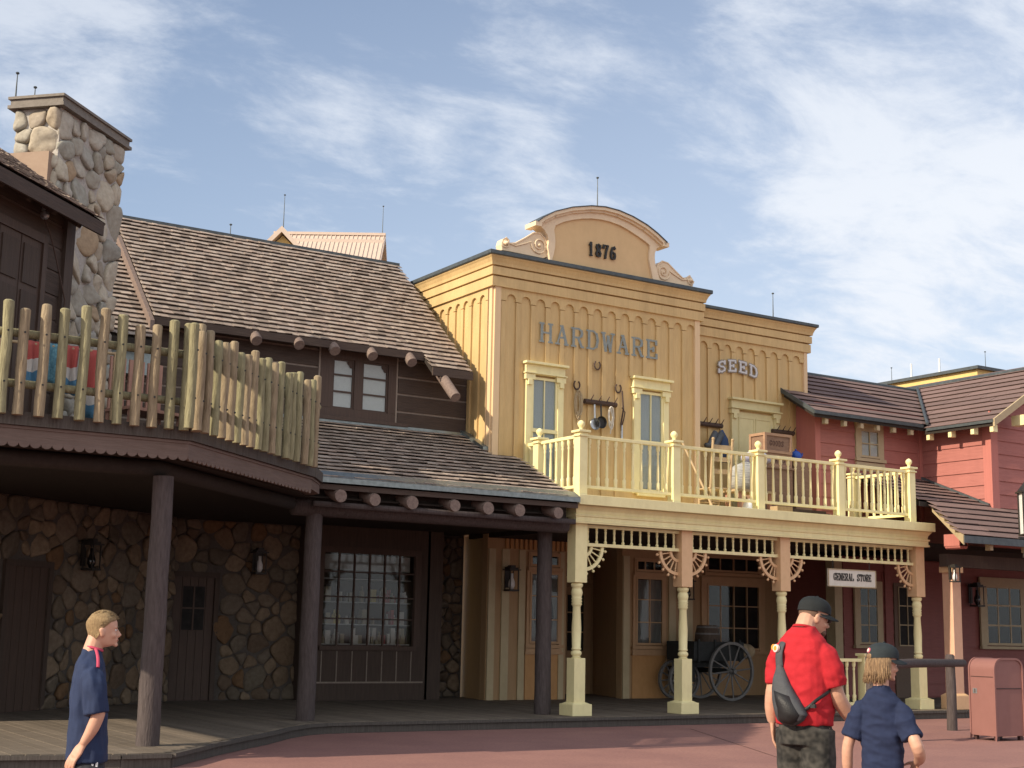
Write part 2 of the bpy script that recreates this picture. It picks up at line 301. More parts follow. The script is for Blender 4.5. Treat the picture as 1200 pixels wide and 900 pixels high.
# stroke lettering
GL = {'H': [[(.16, 0), (.16, 1)], [(.84, 0), (.84, 1)], [(.16, .5), (.84, .5)], [(0, 0), (.32, 0)], [(0, 1), (.32, 1)], [(.68, 0), (1, 0)], [(.68, 1), (1, 1)]],
 'A': [[(.14, 0), (.5, 1)], [(.5, 1), (.86, 0)], [(.28, .36), (.72, .36)], [(0, 0), (.3, 0)], [(.7, 0), (1, 0)], [(.36, 1), (.56, 1)]],
 'R': [[(.18, 0), (.18, 1)], [(.0, 0), (.36, 0)], [(0, 1), (.6, 1), (.82, .9), (.86, .75), (.8, .6), (.6, .5), (.18, .5)], [(.55, .5), (.84, 0), (1, 0)]],
 'D': [[(.18, 0), (.18, 1)], [(0, 1), (.55, 1), (.8, .86), (.9, .5), (.8, .14), (.55, 0), (0, 0)]],
 'W': [[(.1, 1), (.3, 0)], [(.3, 0), (.5, .8)], [(.5, .8), (.7, 0)], [(.7, 0), (.9, 1)], [(-.05, 1), (.25, 1)], [(.75, 1), (1.05, 1)], [(.4, .84), (.6, .84)]],
 'E': [[(.18, 0), (.18, 1)], [(0, 1), (.85, 1), (.85, .8)], [(0, 0), (.88, 0), (.88, .22)], [(.18, .5), (.6, .5)], [(.6, .6), (.6, .4)]],
 'S': [[(.85, .72), (.8, .9), (.5, 1), (.2, .9), (.15, .72), (.3, .56), (.7, .44), (.86, .28), (.8, .1), (.5, 0), (.2, .1), (.14, .28)], [(.85, .7), (.85, 1)], [(.14, .3), (.14, 0)]],
 'G': [[(.86, .7), (.78, .9), (.5, 1), (.22, .88), (.1, .5), (.22, .12), (.5, 0), (.84, .1), (.84, .42)], [(.6, .42), (1, .42)], [(.87, .7), (.87, 1)]],
 'N': [[(.16, 0), (.16, 1)], [(.16, 1), (.84, 0)], [(.84, 0), (.84, 1)], [(0, 1), (.22, 1)], [(0, 0), (.32, 0)], [(.68, 1), (1, 1)]],
 'L': [[(.18, 0), (.18, 1)], [(0, 1), (.38, 1)], [(0, 0), (.86, 0), (.86, .28)]],
 'T': [[(.5, 0), (.5, 1)], [(.1, .76), (.1, 1), (.9, 1), (.9, .76)], [(.3, 0), (.7, 0)]],
 'O': [[(.5, 1), (.2, .88), (.08, .5), (.2, .12), (.5, 0), (.8, .12), (.92, .5), (.8, .88), (.5, 1)]],
 '1': [[(.5, 0), (.5, 1), (.3, .82)], [(.28, 0), (.72, 0)]],
 '8': [[(.5, 1), (.24, .9), (.2, .74), (.36, .56), (.64, .46), (.84, .26), (.74, .06), (.5, 0), (.26, .06), (.16, .26), (.36, .46), (.64, .56), (.8, .74), (.76, .9), (.5, 1)]],
 '7': [[(.12, .78), (.14, 1), (.88, 1), (.55, .5), (.42, 0)]],
 '6': [[(.84, .86), (.66, 1), (.4, .9), (.2, .6), (.14, .3), (.26, .06), (.5, 0), (.76, .08), (.86, .3), (.76, .5), (.5, .58), (.26, .5), (.16, .34)]], ' ': []}
def text(mb, s, X, w, h, gap, stroke, th=.012, hs=.6, arc=0):
    """X: frame at lower-left; letters in its s/z plane"""
    n = len(s); tot = n * w + (n - 1) * gap; cnt = 0
    for i, ch in enumerate(s):
        x0 = i * (w + gap); t = (x0 + w / 2) / tot - .5; dz = -arc * (t * 2) ** 2; sl = -arc * 4 * t / tot * 2
        for pl in GL.get(ch, []):
            for a, b in zip(pl, pl[1:]):
                f = lambda q: V((x0 + q[0] * w, th / 2, dz + q[1] * h + (q[0] - .5) * w * sl))
                p, q = f(a), f(b); d = (q - p); 
                if d.length < 1e-6: continue
                sw = stroke if abs(d.x) < abs(d.z) * 1.2 else stroke * hs
                if d.z * d.x < 0 and ch in 'AW' and abs(d.x) > 1e-4: sw = stroke * 1.1
                elif ch in 'AW' and abs(d.z) > abs(d.x): sw = stroke * .6
                cnt = (cnt + 1) % 9; d.normalize(); sv = V((-d.z, 0, d.x)); mb.M = X; t2 = th + cnt * .0005
                mb.obox((p + q) / 2, (q - p) / 2 + d * sw * .3, sv * sw / 2, V((0, t2 / 2, 0)))
    mb.M = Matrix()
SUN, SKY, EXPO, CLOUD, CLX, CLY, FILL_SKY = 3.9, .10, .6, (5.8, 6.1, 6.6, 1), 0.3, 0.9, (7.9, 8.0, 8.2, 1)
def shingles(mb, O, u, s, rows, expo, arange, wid=(.09, .19), th=.03, jit=.008, gap=.006, rnd=None):
    rnd = rnd or random.Random(3); O, u, s = V(O), V(u).normalized(), V(s).normalized(); n = u.cross(s).normalized()
    if n.z < 0: n = -n
    for k in range(rows):
        b = k * expo; a0, a1 = arange(b); a = a0 - rnd.random() * wid[0]
        while a < a1:
            w = rnd.uniform(*wid); x0, x1 = max(a, a0), min(a + w - gap, a1); a += w
            if x1 - x0 < .02: continue
            j = rnd.uniform(-jit, jit); t = th * rnd.uniform(.88, 1.14); tw = rnd.uniform(-.003, .003)
            p = lambda x, y, z: O + u * x + s * y + n * z
            y0, y1 = b - jit + j, b + expo * 1.35
            mb.add([p(x0, y0, t * .78), p(x1, y0, t * .78), p(x1, y1, -.004), p(x0, y1, -.004), p(x0, y0, t + tw), p(x1, y0, t - tw), p(x1, y1, .004), p(x0, y1, .004)],
                   [(0, 3, 2, 1), (4, 5, 6, 7), (0, 1, 5, 4), (1, 2, 6, 5), (2, 3, 7, 6), (3, 0, 4, 7)])
def clip(poly, p, n):
    out = []
    for i in range(len(poly)):
        a, b = poly[i], poly[(i + 1) % len(poly)]; da = (a[0] - p[0]) * n[0] + (a[1] - p[1]) * n[1]; db = (b[0] - p[0]) * n[0] + (b[1] - p[1]) * n[1]
        if da <= 0: out.append(a)
        if da * db < 0: t = da / (da - db); out.append((a[0] + t * (b[0] - a[0]), a[1] + t * (b[1] - a[1])))
    return out
def stones(mb, O, u, v, n, w, h, c, bulge=.06, gap=.022, seed=1, big=.85, over=.0, keep=None):
    rnd = random.Random(seed); O, u, v, n = V(O), V(u).normalized(), V(v).normalized(), V(n).normalized(); pts = []
    tries = int(w * h / (c * c) * 60)
    for _ in range(tries):
        q = (rnd.uniform(0, w), rnd.uniform(0, h), c * rnd.uniform(.62, 1.0 + big) * .5)
        if all((q[0] - r[0]) ** 2 + ((q[1] - r[1]) * 1.12) ** 2 > (q[2] + r[2]) ** 2 * .86 for r in pts): pts.append(q)
    for i, q in enumerate(pts):
        poly = [(-over, 0), (w + over, 0), (w + over, h), (-over, h)]
        for r in pts:
            if r is q: continue
            d = (r[0] - q[0], r[1] - q[1]); L = math.hypot(*d)
            if L > c * 3: continue
            f = q[2] / (q[2] + r[2]); poly = clip(poly, (q[0] + d[0] * f, q[1] + d[1] * f), d)
            if len(poly) < 3: break
        if len(poly) < 3: continue
        cx = sum(p[0] for p in poly) / len(poly); cy = sum(p[1] for p in poly) / len(poly)
        if keep and not keep(cx, cy): continue
        rad = sum(math.hypot(p[0] - cx, p[1] - cy) for p in poly) / len(poly)
        if rad < .03: continue
        k = max(.5, 1 - gap / rad); poly = [(cx + (p[0] - cx) * k, cy + (p[1] - cy) * k) for p in poly]
        for _ in range(2): poly = [(a[0] * t + b[0] * (1 - t), a[1] * t + b[1] * (1 - t)) for a, b in zip(poly, poly[1:] + poly[:1]) for t in (.80, .20)]
        bb = bulge * rnd.uniform(.7, 1.5) * min(1.3, rad / (c * .45)); tx, ty = rnd.uniform(-.28, .28), rnd.uniform(-.28, .28); rr = []
        for f, z in ((1, -.02), (.985, bb * .32), (.9, bb * .68), (.72, bb * .9), (.42, bb * 1.02), (.12, bb * 1.05)):
            ring = []
            for p in poly:
                x, y = cx + (p[0] - cx) * f, cy + (p[1] - cy) * f
                zz = z + (tx * (x - cx) + ty * (y - cy)) * (1 if z > 0 else 0)
                q3 = O + u * x + v * y + n * zz
                q3 += n * (noise.noise(q3 * 7 + V((i, 0, 0))) * bb * .5 * (1 if z > 0 else 0) + noise.noise(q3 * 23) * bb * .16 * (1 if z > 0 else 0)); ring.append(q3)
            rr.append(ring)
        mb.rings(rr)
def window(par, X, s0, s1, z0, z1, cols, rows, sash='cream', back='curtain', trim=None, tw=.12, td=.05, depth=.03, sashw=.045, mun=.022, name='window', label=None):
    """a window on a wall plane given by frame X; returns the frame part"""
    f = MB(X); fr = trim or sash
    f.box(s0 - tw, s0, 0, td, z0 - .02, z1 + tw); f.box(s1, s1 + tw, 0, td, z0 - .02, z1 + tw); f.box(s0, s1, 0, td, z1, z1 + tw); f.box(s0 - tw - .03, s1 + tw + .03, 0, td + .04, z0 - .09, z0 - .02)
    o = f.build(name, fr, par)
    if label: o['label'] = label
    g = MB(X); g.box(s0, s1, depth + .006, depth + .010, z0, z1); g.build('pane', 'glass', o)
    b = MB(X); b.box(s0 + .005, s1 - .005, .003, .012, z0, z1); b.build('curtain' if back.startswith('curt') else 'interior', back, o)
    m = MB(X)
    m.box(s0, s0 + sashw, .014, depth + .02, z0, z1); m.box(s1 - sashw, s1, .014, depth + .02, z0, z1); m.box(s0 + sashw, s1 - sashw, .014, depth + .02, z0, z0 + sashw); m.box(s0 + sashw, s1 - sashw, .014, depth + .02, z1 - sashw, z1)
    for i in range(1, cols): x = s0 + (s1 - s0) * i / cols; m.box(x - mun / 2, x + mun / 2, .014, depth + .016, z0 + sashw, z1 - sashw)
    for i in range(1, rows): z = z0 + (z1 - z0) * i / rows; m.box(s0 + sashw, s1 - sashw, .014, depth + .0165, z - mun / 2, z + mun / 2)
    m.build('sash', sash, o); return o
def arch_wall(par, X, s0, s1, z0, ztop, first, sp, n, w=.205, th=.042, col='yellow', edge=.11, holes=()):
    """board-and-batten face with an arcaded frieze under the cornice"""
    b = MB(X); ar = w / 2; zs = ztop - .105 - ar; zb = zs - .03
    b.box(s0, s1, -.12, 0, z0, ztop + .3); b.build('wall', col, par)
    f = MB(X); xs = [first + i * sp for i in range(n)]; cur = s0 + edge
    for x in xs:
        if x - ar > cur: f.box(cur, x - ar, 0.001, th, zb, ztop)
        K = 10
        for k in range(K):
            a0, a1 = math.pi - math.pi * k / K, math.pi - math.pi * (k + 1) / K
            xa, xb = x + ar * math.cos(a0), x + ar * math.cos(a1); za, zb2 = zs + ar * math.sin(a0), zs + ar * math.sin(a1)
            lo = max(xa, s0 + edge); 
            if xb <= s0 + edge or xa >= s1 - edge: continue
            f.prism([(xa, .001, za), (xb, .001, zb2), (xb, .001, ztop), (xa, .001, ztop)], (0, th - .001, 0))
        cur = x + ar
    if s1 - edge > cur: f.box(cur, s1 - edge, .001, th, zb, ztop)
    f.build('frieze', col, par)
    t = MB(X)
    for i in range(n + 1):
        x = first - sp / 2 + i * sp
        if x - .05 > s0 + edge and x + .05 < s1 - edge:
            zc = z0
            for ha, hb, z_lo, z_hi in [q for q in holes if q[0] < x + .047 and q[1] > x - .047] + [(0, 0, zb - .012, 0)]:
                if z_lo - zc > .03: t.box(x - .047, x + .047, .001, th - .006, zc, z_lo)
                zc = z_hi
    t.build('batten', col, par)
    for a_, b_ in ((s0, s0 + edge), (s1 - edge, s1)): e = MB(X); e.box(a_, b_, .001, th + .012, z0, ztop); e.build('corner_board', 'yellow_l', par)
def cornice(par, pts, prof, z0, name='cornice', m='yellow'):
    """pts: plan corners (mitred ring, outward offset by sign), prof: (offset, z)"""
    mb = MB(); P = [V((p[0], p[1], 0)) for p in pts]; rr = []
    for off, z in prof:
        ring = []
        for i, p in enumerate(P):
            ds = []
            if i > 0: t = (P[i] - P[i - 1]).normalized(); ds.append(V((t.y, -t.x, 0)))
            if i < len(P) - 1: t = (P[i + 1] - P[i]).normalized(); ds.append(V((t.y, -t.x, 0)))
            o = ds[0] * off if len(ds) == 1 else (ds[0] + ds[1]) * off
            ring.append(p + o + V((0, 0, z0 + z)))
        rr.append(ring)
    vs = [p for g in rr for p in g]; n = len(P); K = len(rr); fs = []
    for i in range(K):
        for j in range(n - 1): fs.append((i * n + j, i * n + j + 1, ((i + 1) % K) * n + j + 1, ((i + 1) % K) * n + j))
    fs.append(tuple(i * n for i in range(K))); fs.append(tuple(i * n + n - 1 for i in range(K))[::-1])
    mb.add(vs, fs); return mb.build(name, m, par)
BAL = [(0, .030), (.10, .034), (.17, .036), (.20, .022), (.25, .026), (.45, .024), (.78, .017), (.82, .026), (.85, .017), (.89, .03), (.93, .034), (1, .03)]
def baluster(mb, x, y, z0, z1, k=1.0, n=8):
    h = z1 - z0; mb.lathe((x, y, z0), [(z * h, r * k) for z, r in BAL], n)

# ================================================================== GROUND
g = MB(); g.add([(-150, -150, 0), (250, -150, 0), (250, 250, 0), (-150, 250, 0)], [(0, 1, 2, 3)]); struct(g.build('pavement', 'pave'))
joints = MB()
for p, q in (((2, 9.5), (30, 14.4)), ((9, 6), (15.5, 18.6)), ((15, 3), (26, 18.2)), ((-2, 15.0), (5, 14.3))):
    joints.beam((*p, .0045), (*q, .0045), .012, .001)
struct(joints.build('pavement_joint', mat('joint_line', (.12, .06, .05), None, .9, bump=0)))
edge = [(-6, 15.9), (3.7, 15.75), (4.9, 15.46), (5.45, 15.44), (5.86, 15.95), (6.37, 16.58), (7.0, 17.27), (7.65, 17.95), (8.3, 18.75), (8.8, 19.22), (9.2, 19.42), (9.7, 19.47), (13.6, 19.45), (20, 19.42), (23.3, 19.40), (23.8, 19.6), (36, 19.6)]
slab = MB(); n = len(edge)
top = [(*p, .125) for p in edge] + [(36, 32, .125), (-6, 32, .125)]
slab.prism([(p[0], p[1], 0.0) for p in edge] + [(36, 32, 0), (-6, 32, 0)], (0, 0, .12)); struct(slab.build('boardwalk_base', 'deckedge'))
pl = MB(); y = 14.9; k = 0; rb = random.Random(5)
def edgeY(x):
    for a, b in zip(edge, edge[1:]):
        if a[0] <= x <= b[0]: return a[1] + (b[1] - a[1]) * (x - a[0]) / (b[0] - a[0])
    return 19.6
x = -2.0
while x < 34:                                     # planks run from the street edge into the porch
    w = .145; y0 = max(edgeY(x), edgeY(x + w)) - .035
    for ya, yb in ((y0, 21.2 + rb.uniform(-.6, .6)), (None, 28.2)):
        if ya is None: ya = last + .006
        pl.box(x, x + w - .008, ya, yb, .12, .166 + rb.uniform(-.002, .003)); last = yb
    x += w
struct(pl.build('boardwalk', 'plankbw'))
ri = MB()
for a, b in zip(edge, edge[1:]):
    a3, b3 = V((*a, 0)), V((*b, 0)); t = (b3 - a3).normalized(); nrm = V((t.y, -t.x, 0))
    ri.beam(a3 + nrm * .012 + V((0, 0, .055)), b3 + nrm * .012 + V((0, 0, .055)), .03, .105); ri.beam(a3 + nrm * .03 + V((0, 0, .135)), b3 + nrm * .03 + V((0, 0, .135)), .07, .045)
struct(ri.build('boardwalk_kerb', 'deckedge'))

# ================================================================== HARDWARE STORE
hw = thing('hardware_store', 'ochre board-and-batten store with arched pediment dated 1876 and blue HARDWARE lettering', 'building', (13.18, 21.4, 0))
X0, X1, YF = 13.18, 18.06, 21.4; ZT = 7.80
arch_wall(hw, FY(YF), X0, X1, 3.56, ZT, X0 + .36, .330, 14, edge=.13, holes=((13.85, 14.77, 3.5, 6.47), (16.35, 17.29, 3.5, 6.47)))
side = frame((X0, YF, 0), (0, 1, 0), (-1, 0, 0))
arch_wall(hw, side, .12, 6.0, 3.56, ZT, .33, .300, 18, w=.19, edge=.001)
sc_ = MB(side); sc_.box(.0, .10, .001, .036, 3.56, ZT); sc_.build('corner_board', 'yellow_l', hw)
CP = [(.085, 0), (.085, .182), (.03, .184), (.03, .208), (.105, .210), (.105, .360), (.05, .362), (.05, .386), (.115, .388), (.125, .44), (.155, .51), (.178, .54), (.18, .56), (-.05, .56), (-.05, 0)]
cornice(hw, [(X0, 27.5), (X0, YF), (X1, YF), (X1, YF + 1.0)], CP, ZT)
cornice(hw, [(X0, 27.5), (X0, YF), (X1, YF), (X1, YF + 1.0)], [(-.3, .56), (.20, .56), (.215, .575), (.215, .64), (-.3, .66)], ZT, 'roof_cap', 'leadcap')
bk = MB(); bk.box(X0 + .02, X1 - .02, YF + .13, 27.4, 3.57, ZT + .52); bk.box(X1 - .3, X1, YF + .02, 27.4, 3.57, ZT); bk.build('rear_wall', 'yellow', hw)
# pediment
PY = 21.28
def pp(pts, Y=PY): return [onY(x, y, Y) for x, y in pts]
outer = pp([(643, 306), (641.5, 296), (640.5, 290), (641.5, 284), (640, 276), (636.5, 270), (632.5, 266.5), (626.4, 263.5), (633, 258.5), (646, 252), (666, 247.2), (688, 245.6), (704, 246.8), (720, 251), (736, 258), (752, 267.5), (764, 277), (775.5, 288), (768, 291.6), (765.8, 297), (765.5, 303), (766.3, 311), (769, 320), (772.5, 332)])
inner = pp([(645, 306), (648.5, 294), (649.2, 284), (648.5, 274), (647, 266), (660, 260), (676, 257), (692, 256.6), (708, 258.4), (724, 264), (740, 273), (754, 283), (761, 289), (759, 296), (759, 306), (761, 316), (764, 330)])
o_ = MB(); o_.prism(outer, (0, .22, 0)); ped = o_.build('pediment', 'stone_trim', hw)
# raised mould around the recessed field
def band(mb, path, w, d0, d1, Y, inward):
    """ribbon following path in the plane y=Y, thickness towards the street"""
    for i in range(len(path) - 1):
        a, b = path[i], path[i + 1]; t = (b - a).normalized(); s = V((-t.z, 0, t.x)) * inward
        mb.prism([a, b, b + s * w, a + s * w], (0, -(d1 - d0), 0))
r_ = MB(); op = [p + V((0, 0, 0)) for p in outer]
n1 = len(outer)
for i in range(n1 - 1):
    f0, f1 = i / (n1 - 1) * (len(inner) - 1), (i + 1) / (n1 - 1) * (len(inner) - 1)
    g_ = lambda f: inner[int(f)].lerp(inner[min(int(f) + 1, len(inner) - 1)], f - int(f))
    r_.prism([outer[i], outer[i + 1], g_(f1), g_(f0)], (0, -.05, 0))
r_.build('pediment_surround', 'stone_trim', ped)
t_ = MB(); arc = outer[7:18]
for a, b in zip(arc, arc[1:]):
    t = (b - a).normalized(); s = V((-t.z, 0, t.x)); s = s if s.z > 0 else -s
    t_.prism([a - s * .07, b - s * .07, b - s * .03, a - s * .03], (0, -.10, 0)); t_.prism([a - s * .03, b - s * .03, b + s * .03, a + s * .03], (0, -.15, 0)); 
for q in (arc[0], arc[-1]): t_.box(q.x - .07, q.x + .07, PY - .15, PY + .22, q.z - .05, q.z + .035)
t_.build('pediment_moulding', 'stone_trim', ped)
l_ = MB()
for a, b in zip(arc, arc[1:]):
    t = (b - a).normalized(); s = V((-t.z, 0, t.x)); s = s if s.z > 0 else -s; l_.prism([a + s * .032, b + s * .032, b + s * .048, a + s * .048], (0, -.17, 0)); l_.prism([a + s * .032 + V((0,.002,0)), b + s * .032+ V((0,.002,0)), b + s * .048+ V((0,.002,0)), a + s * .048+ V((0,.002,0))], (0, .26, 0))
l_.build('pediment_flashing', 'leadcap', ped)
fd = MB(); fd.prism([p + V((0, -.004, 0)) for p in inner], (0, .01, 0)); fd.build('pediment_field', mat('pediment_field_paint', (.66, .46, .24), (.62, .43, .22), .6, (3, 3, 3), 2, .4, .05, 30, dirt=.15), ped)
def scroll(mirror, x0, x1, yb0, yb1):
    mb = MB(); a, b = onY(x0, yb0, PY + .03), onY(x1, yb1, PY + .03); L = (b - a).length; ux = (b - a).normalized()
    f = lambda s, z: a + ux * (s * L) + V((0, 0, z * L))
    body = [(0.02, .0), (0, .10), (.03, .20), (.09, .24), (.15, .20), (.16, .14), (.30, .17), (.50, .30), (.68, .43), (.82, .45), (.94, .36), (1.0, .2), (1.0, .05), (.9, 0)]
    if mirror: body = [(1 - s, z) for s, z in body]
    mb.prism([f(s, z) for s, z in body], (0, .2, 0))
    def spiral(cx, cz, r0, turns, dr, w, d):
        pts = [];
        for k in range(int(turns * 14) + 1):
            th = k / 14 * 2 * math.pi * (-1 if mirror else 1) + (0 if mirror else math.pi); r = r0 * (1 - dr * k / (turns * 14)); pts.append(f(cx + r * math.cos(th), cz + r * math.sin(th)) + V((0, -d, 0)))
        mb.tube(pts, w, 6)
    c1 = (.80, .22) if not mirror else (.20, .22); spiral(*c1, .17, 1.6, .8, .018, .012); mb.ell(f(*c1) + V((0, -.01, 0)), (.035, .04, .035))
    c2 = (.085, .13) if not mirror else (.915, .13); spiral(*c2, .085, 1.2, .7, .016, .012)
    rim = [(.13, .15), (.30, .12), (.50, .20), (.63, .26)]; rim = [((1 - s) if mirror else s, z) for s, z in rim]
    mb.tube([f(s, z) + V((0, -.01, 0)) for s, z in rim], .014, 6)
    top_ = body[3:12]; mb.tube([f(s, z) + V((0, 0, 0)) for s, z in top_], .02, 6)
    mb.ell(f(*c2) + V((0, .03, 0)), (.05, .12, .05)); 
    mb.build('scroll', 'stone_trim', ped)
scroll(False, 587.5, 642, 292.5, 303.5); scroll(True, 768, 812.5, 330, 337)
d_ = MB(); text(d_, '1876', frame((onY(688, 300, PY).x, PY - .02, 8.70), (1, 0, 0), (0, -1, 0)), .135, .25, .04, .042, .03, .5); d_.build('numerals', 'black', ped)
h_ = MB(); text(h_, 'HARDWARE', frame((14.19, YF - .037, 6.90), (1, 0, 0), (0, -1, 0)), .285, .345, .075, .058, .0012, .62); hl = h_.build('lettering', 'blue', hw)
def hood_window(par, Y, s0, s1, z0, z1, cols, rows, col, label=None, door=False):
    X = FY(Y); tw = .13
    if door:
        f = MB(X); f.box(s0, s1, 0, .03, z0, z1); o = f.build('door', col, par, bevel=.003)
        q = MB(X); w = (s1 - s0)
        for a in (.10, .54):
            for b0, b1 in ((.06, .40), (.46, .94)):
                x0, x1, za, zb = s0 + w * a, s0 + w * (a + .36), z0 + (z1 - z0) * b0, z0 + (z1 - z0) * b1
                q.box(x0, x1, .031, .034, za, zb); q.box(x0 - .02, x0, .031, .045, za - .02, zb + .02); q.box(x1, x1 + .02, .031, .045, za - .02, zb + .02); q.box(x0, x1, .031, .045, zb, zb + .02); q.box(x0, x1, .031, .045, za - .02, za)
        q.build('door_panel', col, o); k = MB(X); k.ell((s0 + w * .86, .06, z0 + 1.1), (.03, .03, .03)); k.build('door_knob', 'rust', o)
    else: o = window(par, X, s0, s1, z0, z1, cols, rows, col, 'curtain', trim=col, tw=.005, td=.04)
    t = MB(X)
    for a in (s0 - tw, s1): t.box(a, a + tw, .001, .07, z0 - .05, z1 + .04)
    t.box(s0 - tw - .03, s0 + .05, .001, .10, z1 - .06, z1 + .04) ; t.box(s1 - .05, s1 + tw + .03, .001, .10, z1 - .06, z1 + .04)
    for a in (s0 - tw + .02, s1 + .02): t.box(a, a + tw - .04, .07, .115, z1 - .16, z1 - .06)
    t.box(s0 - tw - .02, s1 + tw + .02, .001, .085, z1 + .04, z1 + .23); t.box(s0 - tw - .05, s1 + tw + .05, .001, .13, z1 + .05, z1 + .075); t.box(s0 - tw - .06, s1 + tw + .06, .001, .16, z1 + .23, z1 + .275)
    t.build('hood', col, o, bevel=.004); return o
w1 = hood_window(hw, YF, 14.02, 14.60, 4.25, 6.20, 2, 1, 'cream'); w2 = hood_window(hw, YF, 16.52, 17.12, 4.25, 6.20, 2, 1, 'cream')
for w_, a, b in ((w1, 14.02, 14.60), (w2, 16.52, 17.12)):
    m = MB(FY(YF)); m.box(a - .02, b + .02, .015, .065, 5.17, 5.24); m.build('meeting_rail', 'cream', w_)
rod = lambda p, x, y, z, h, par: (lambda mb: (mb.tube([(x, y, z), (x, y, z + h)], [.014, .007], 6), mb.ell((x, y, z + h), (.03, .03, .02), 8, 4), mb.build('lightning_rod', 'leadcap', par)))(MB())
q = onY(700, 244, 21.4); rod(0, q.x, 21.4, q.z - .1, .72, hw)

# ================================================================== SEED STORE
sd = thing('seed_store', 'lower ochre store wing with silver SEED lettering beside the hardware front', 'building', (19.8, 22.0, 0))
SY = 22.0; SX0, SX1 = 18.07, 21.62
arch_wall(sd, FY(SY), SX0, SX1, 3.56, 7.68, 18.68, .3285, 10, edge=.10, holes=((19.38, 20.79, 3.5, 6.45),))
cornice(sd, [(SX0, SY), (SX1, SY), (SX1, SY + 3)], CP[:-1] + [(-.05, 0)], 7.68)
cornice(sd, [(SX0, SY), (SX1, SY), (SX1, SY + 3)], [(-.3, .56), (.20, .56), (.215, .575), (.215, .63), (-.3, .65)], 7.68, 'roof_cap', 'leadcap')
bk = MB(); bk.box(SX0 + .02, SX1 - .02, SY + .13, 26.5, 3.57, 8.19); bk.build('rear_wall', 'yellow', sd)
hood_window(sd, SY, 19.55, 20.62, 4.0, 6.18, 1, 1, 'creamd', door=True)
s_ = MB(); SF = frame((19.05, SY - .055, 7.03), (1, 0, 0), (0, -1, 0)); text(s_, 'SEED', SF, .22, .22, .075, .042, .010, .75, arc=.09); s_.build('lettering', 'grey_l', sd)
s2 = MB(); text(s2, 'SEED', frame((19.05, SY - .052, 7.03), (1, 0, 0), (0, -1, 0)), .22, .22, .075, .078, .006, .95, arc=.09); s2.build('letter_backing', mat('dark_letter_edge', (.30, .26, .22), None, .7, bump=0), sd)
q = onY(906, 370, 22.2); rod(0, q.x, 22.2, q.z - .05, .55, sd)

# ================================================================== GROUND FLOOR of the ochre stores
gl = thing('ochre_shopfront', 'shaded ochre ground floor with cream pilasters, windows and double door behind the porch', 'shopfront', (17.5, 24.5, 0))
b = MB(); LY = 24.5
b.box(15.08, 17.05, LY, LY + .2, .166, 3.5); b.box(18.52, 20.5, LY, LY + .2, .166, 3.5)
b.prism([(15.08, LY + .001, .166), (15.38, 26.2, .166), (15.6, 26.2, .166), (15.3, LY + .001, .166)], (0, 0, 3.33))
b.box(17.0, 19.4, 26.5, 26.7, .166, 3.5); b.box(16.9, 17.05, LY + .2, 26.5, .166, 3.5)
b.prism([(18.52, LY + .02, .166), (18.62, LY + .1, .166), (19.4, 26.5, .166), (19.2, 26.5, .166)], (0, 0, 3.33))
b.box(20.5, 24.6, 25.3, 25.5, .166, 3.5); b.box(20.4, 20.5, LY + .2, 25.3, .166, 3.5)
b.build('wall', mat('shaded_ochre_boards', (.42, .27, .14), (.37, .23, .115), .65, WG, 2.4, .5, .25, 6, dirt=.2, grain=True), gl)  # darker tan ochre; part of the darkening stands in for porch shade
p = MB(FY(LY))
PM = mat('shaded_cream_pilaster', (.50, .40, .24), (.45, .36, .21), .5, (5, 5, 3), 2, .4, .08, 40, dirt=.2)  # cream lowered in tone to carry the porch shade
for a, c in ((15.1, 15.26), (15.42, 15.60), (15.84, 15.99), (16.84, 16.97), (18.53, 18.70), (19.79, 19.98), (20.28, 20.46)): p = MB(FY(LY)); p.box(a, c, .001, .04, .166, 3.2); p.build('pilaster', PM, gl)
p = MB(FY(LY))
for i in range(14): p.box(15.5 + i * .115, 15.56 + i * .115, .002, .05, 3.22, 3.5)
p.build('slatted_frieze', 'orange', gl)
peachd = mat('shaded_peach_joinery', (.50, .31, .17), (.45, .28, .15), .6, (5, 5, 3), 2, .4, .08, 40, dirt=.15)  # peach dimmed in its colour for the shaded shopfront
def net(par, X, s0, s1, z0, z1, m='curtain_w', side=0, d=.026):
    mb = MB(X); n = 14; rr = []
    for k in range(6):
        z = z0 + (z1 - z0) * k / 5; w = (s1 - s0); sh = (abs(k - 2) / 3) ** 1.2 if side else 1; L = w * (.3 + .7 * sh)
        a = s0 if side < 0 else (s1 - L if side > 0 else s0); ring = []
        for j in range(n): ring.append((a + L * j / (n - 1), d + .003 * math.sin(j * 2.4), z))
        rr.append(ring)
    vs = [q for r in rr for q in r]; mb.add(vs, [(i * n + j, i * n + j + 1, (i + 1) * n + j + 1, (i + 1) * n + j) for i in range(5) for j in range(n - 1)])
    return mb.build('curtain', m, par)
netm = mat('dim_net_curtain', (.26, .24, .22), (.17, .155, .14), .9, (40, 40, 3), 2, .4, .1, 30)
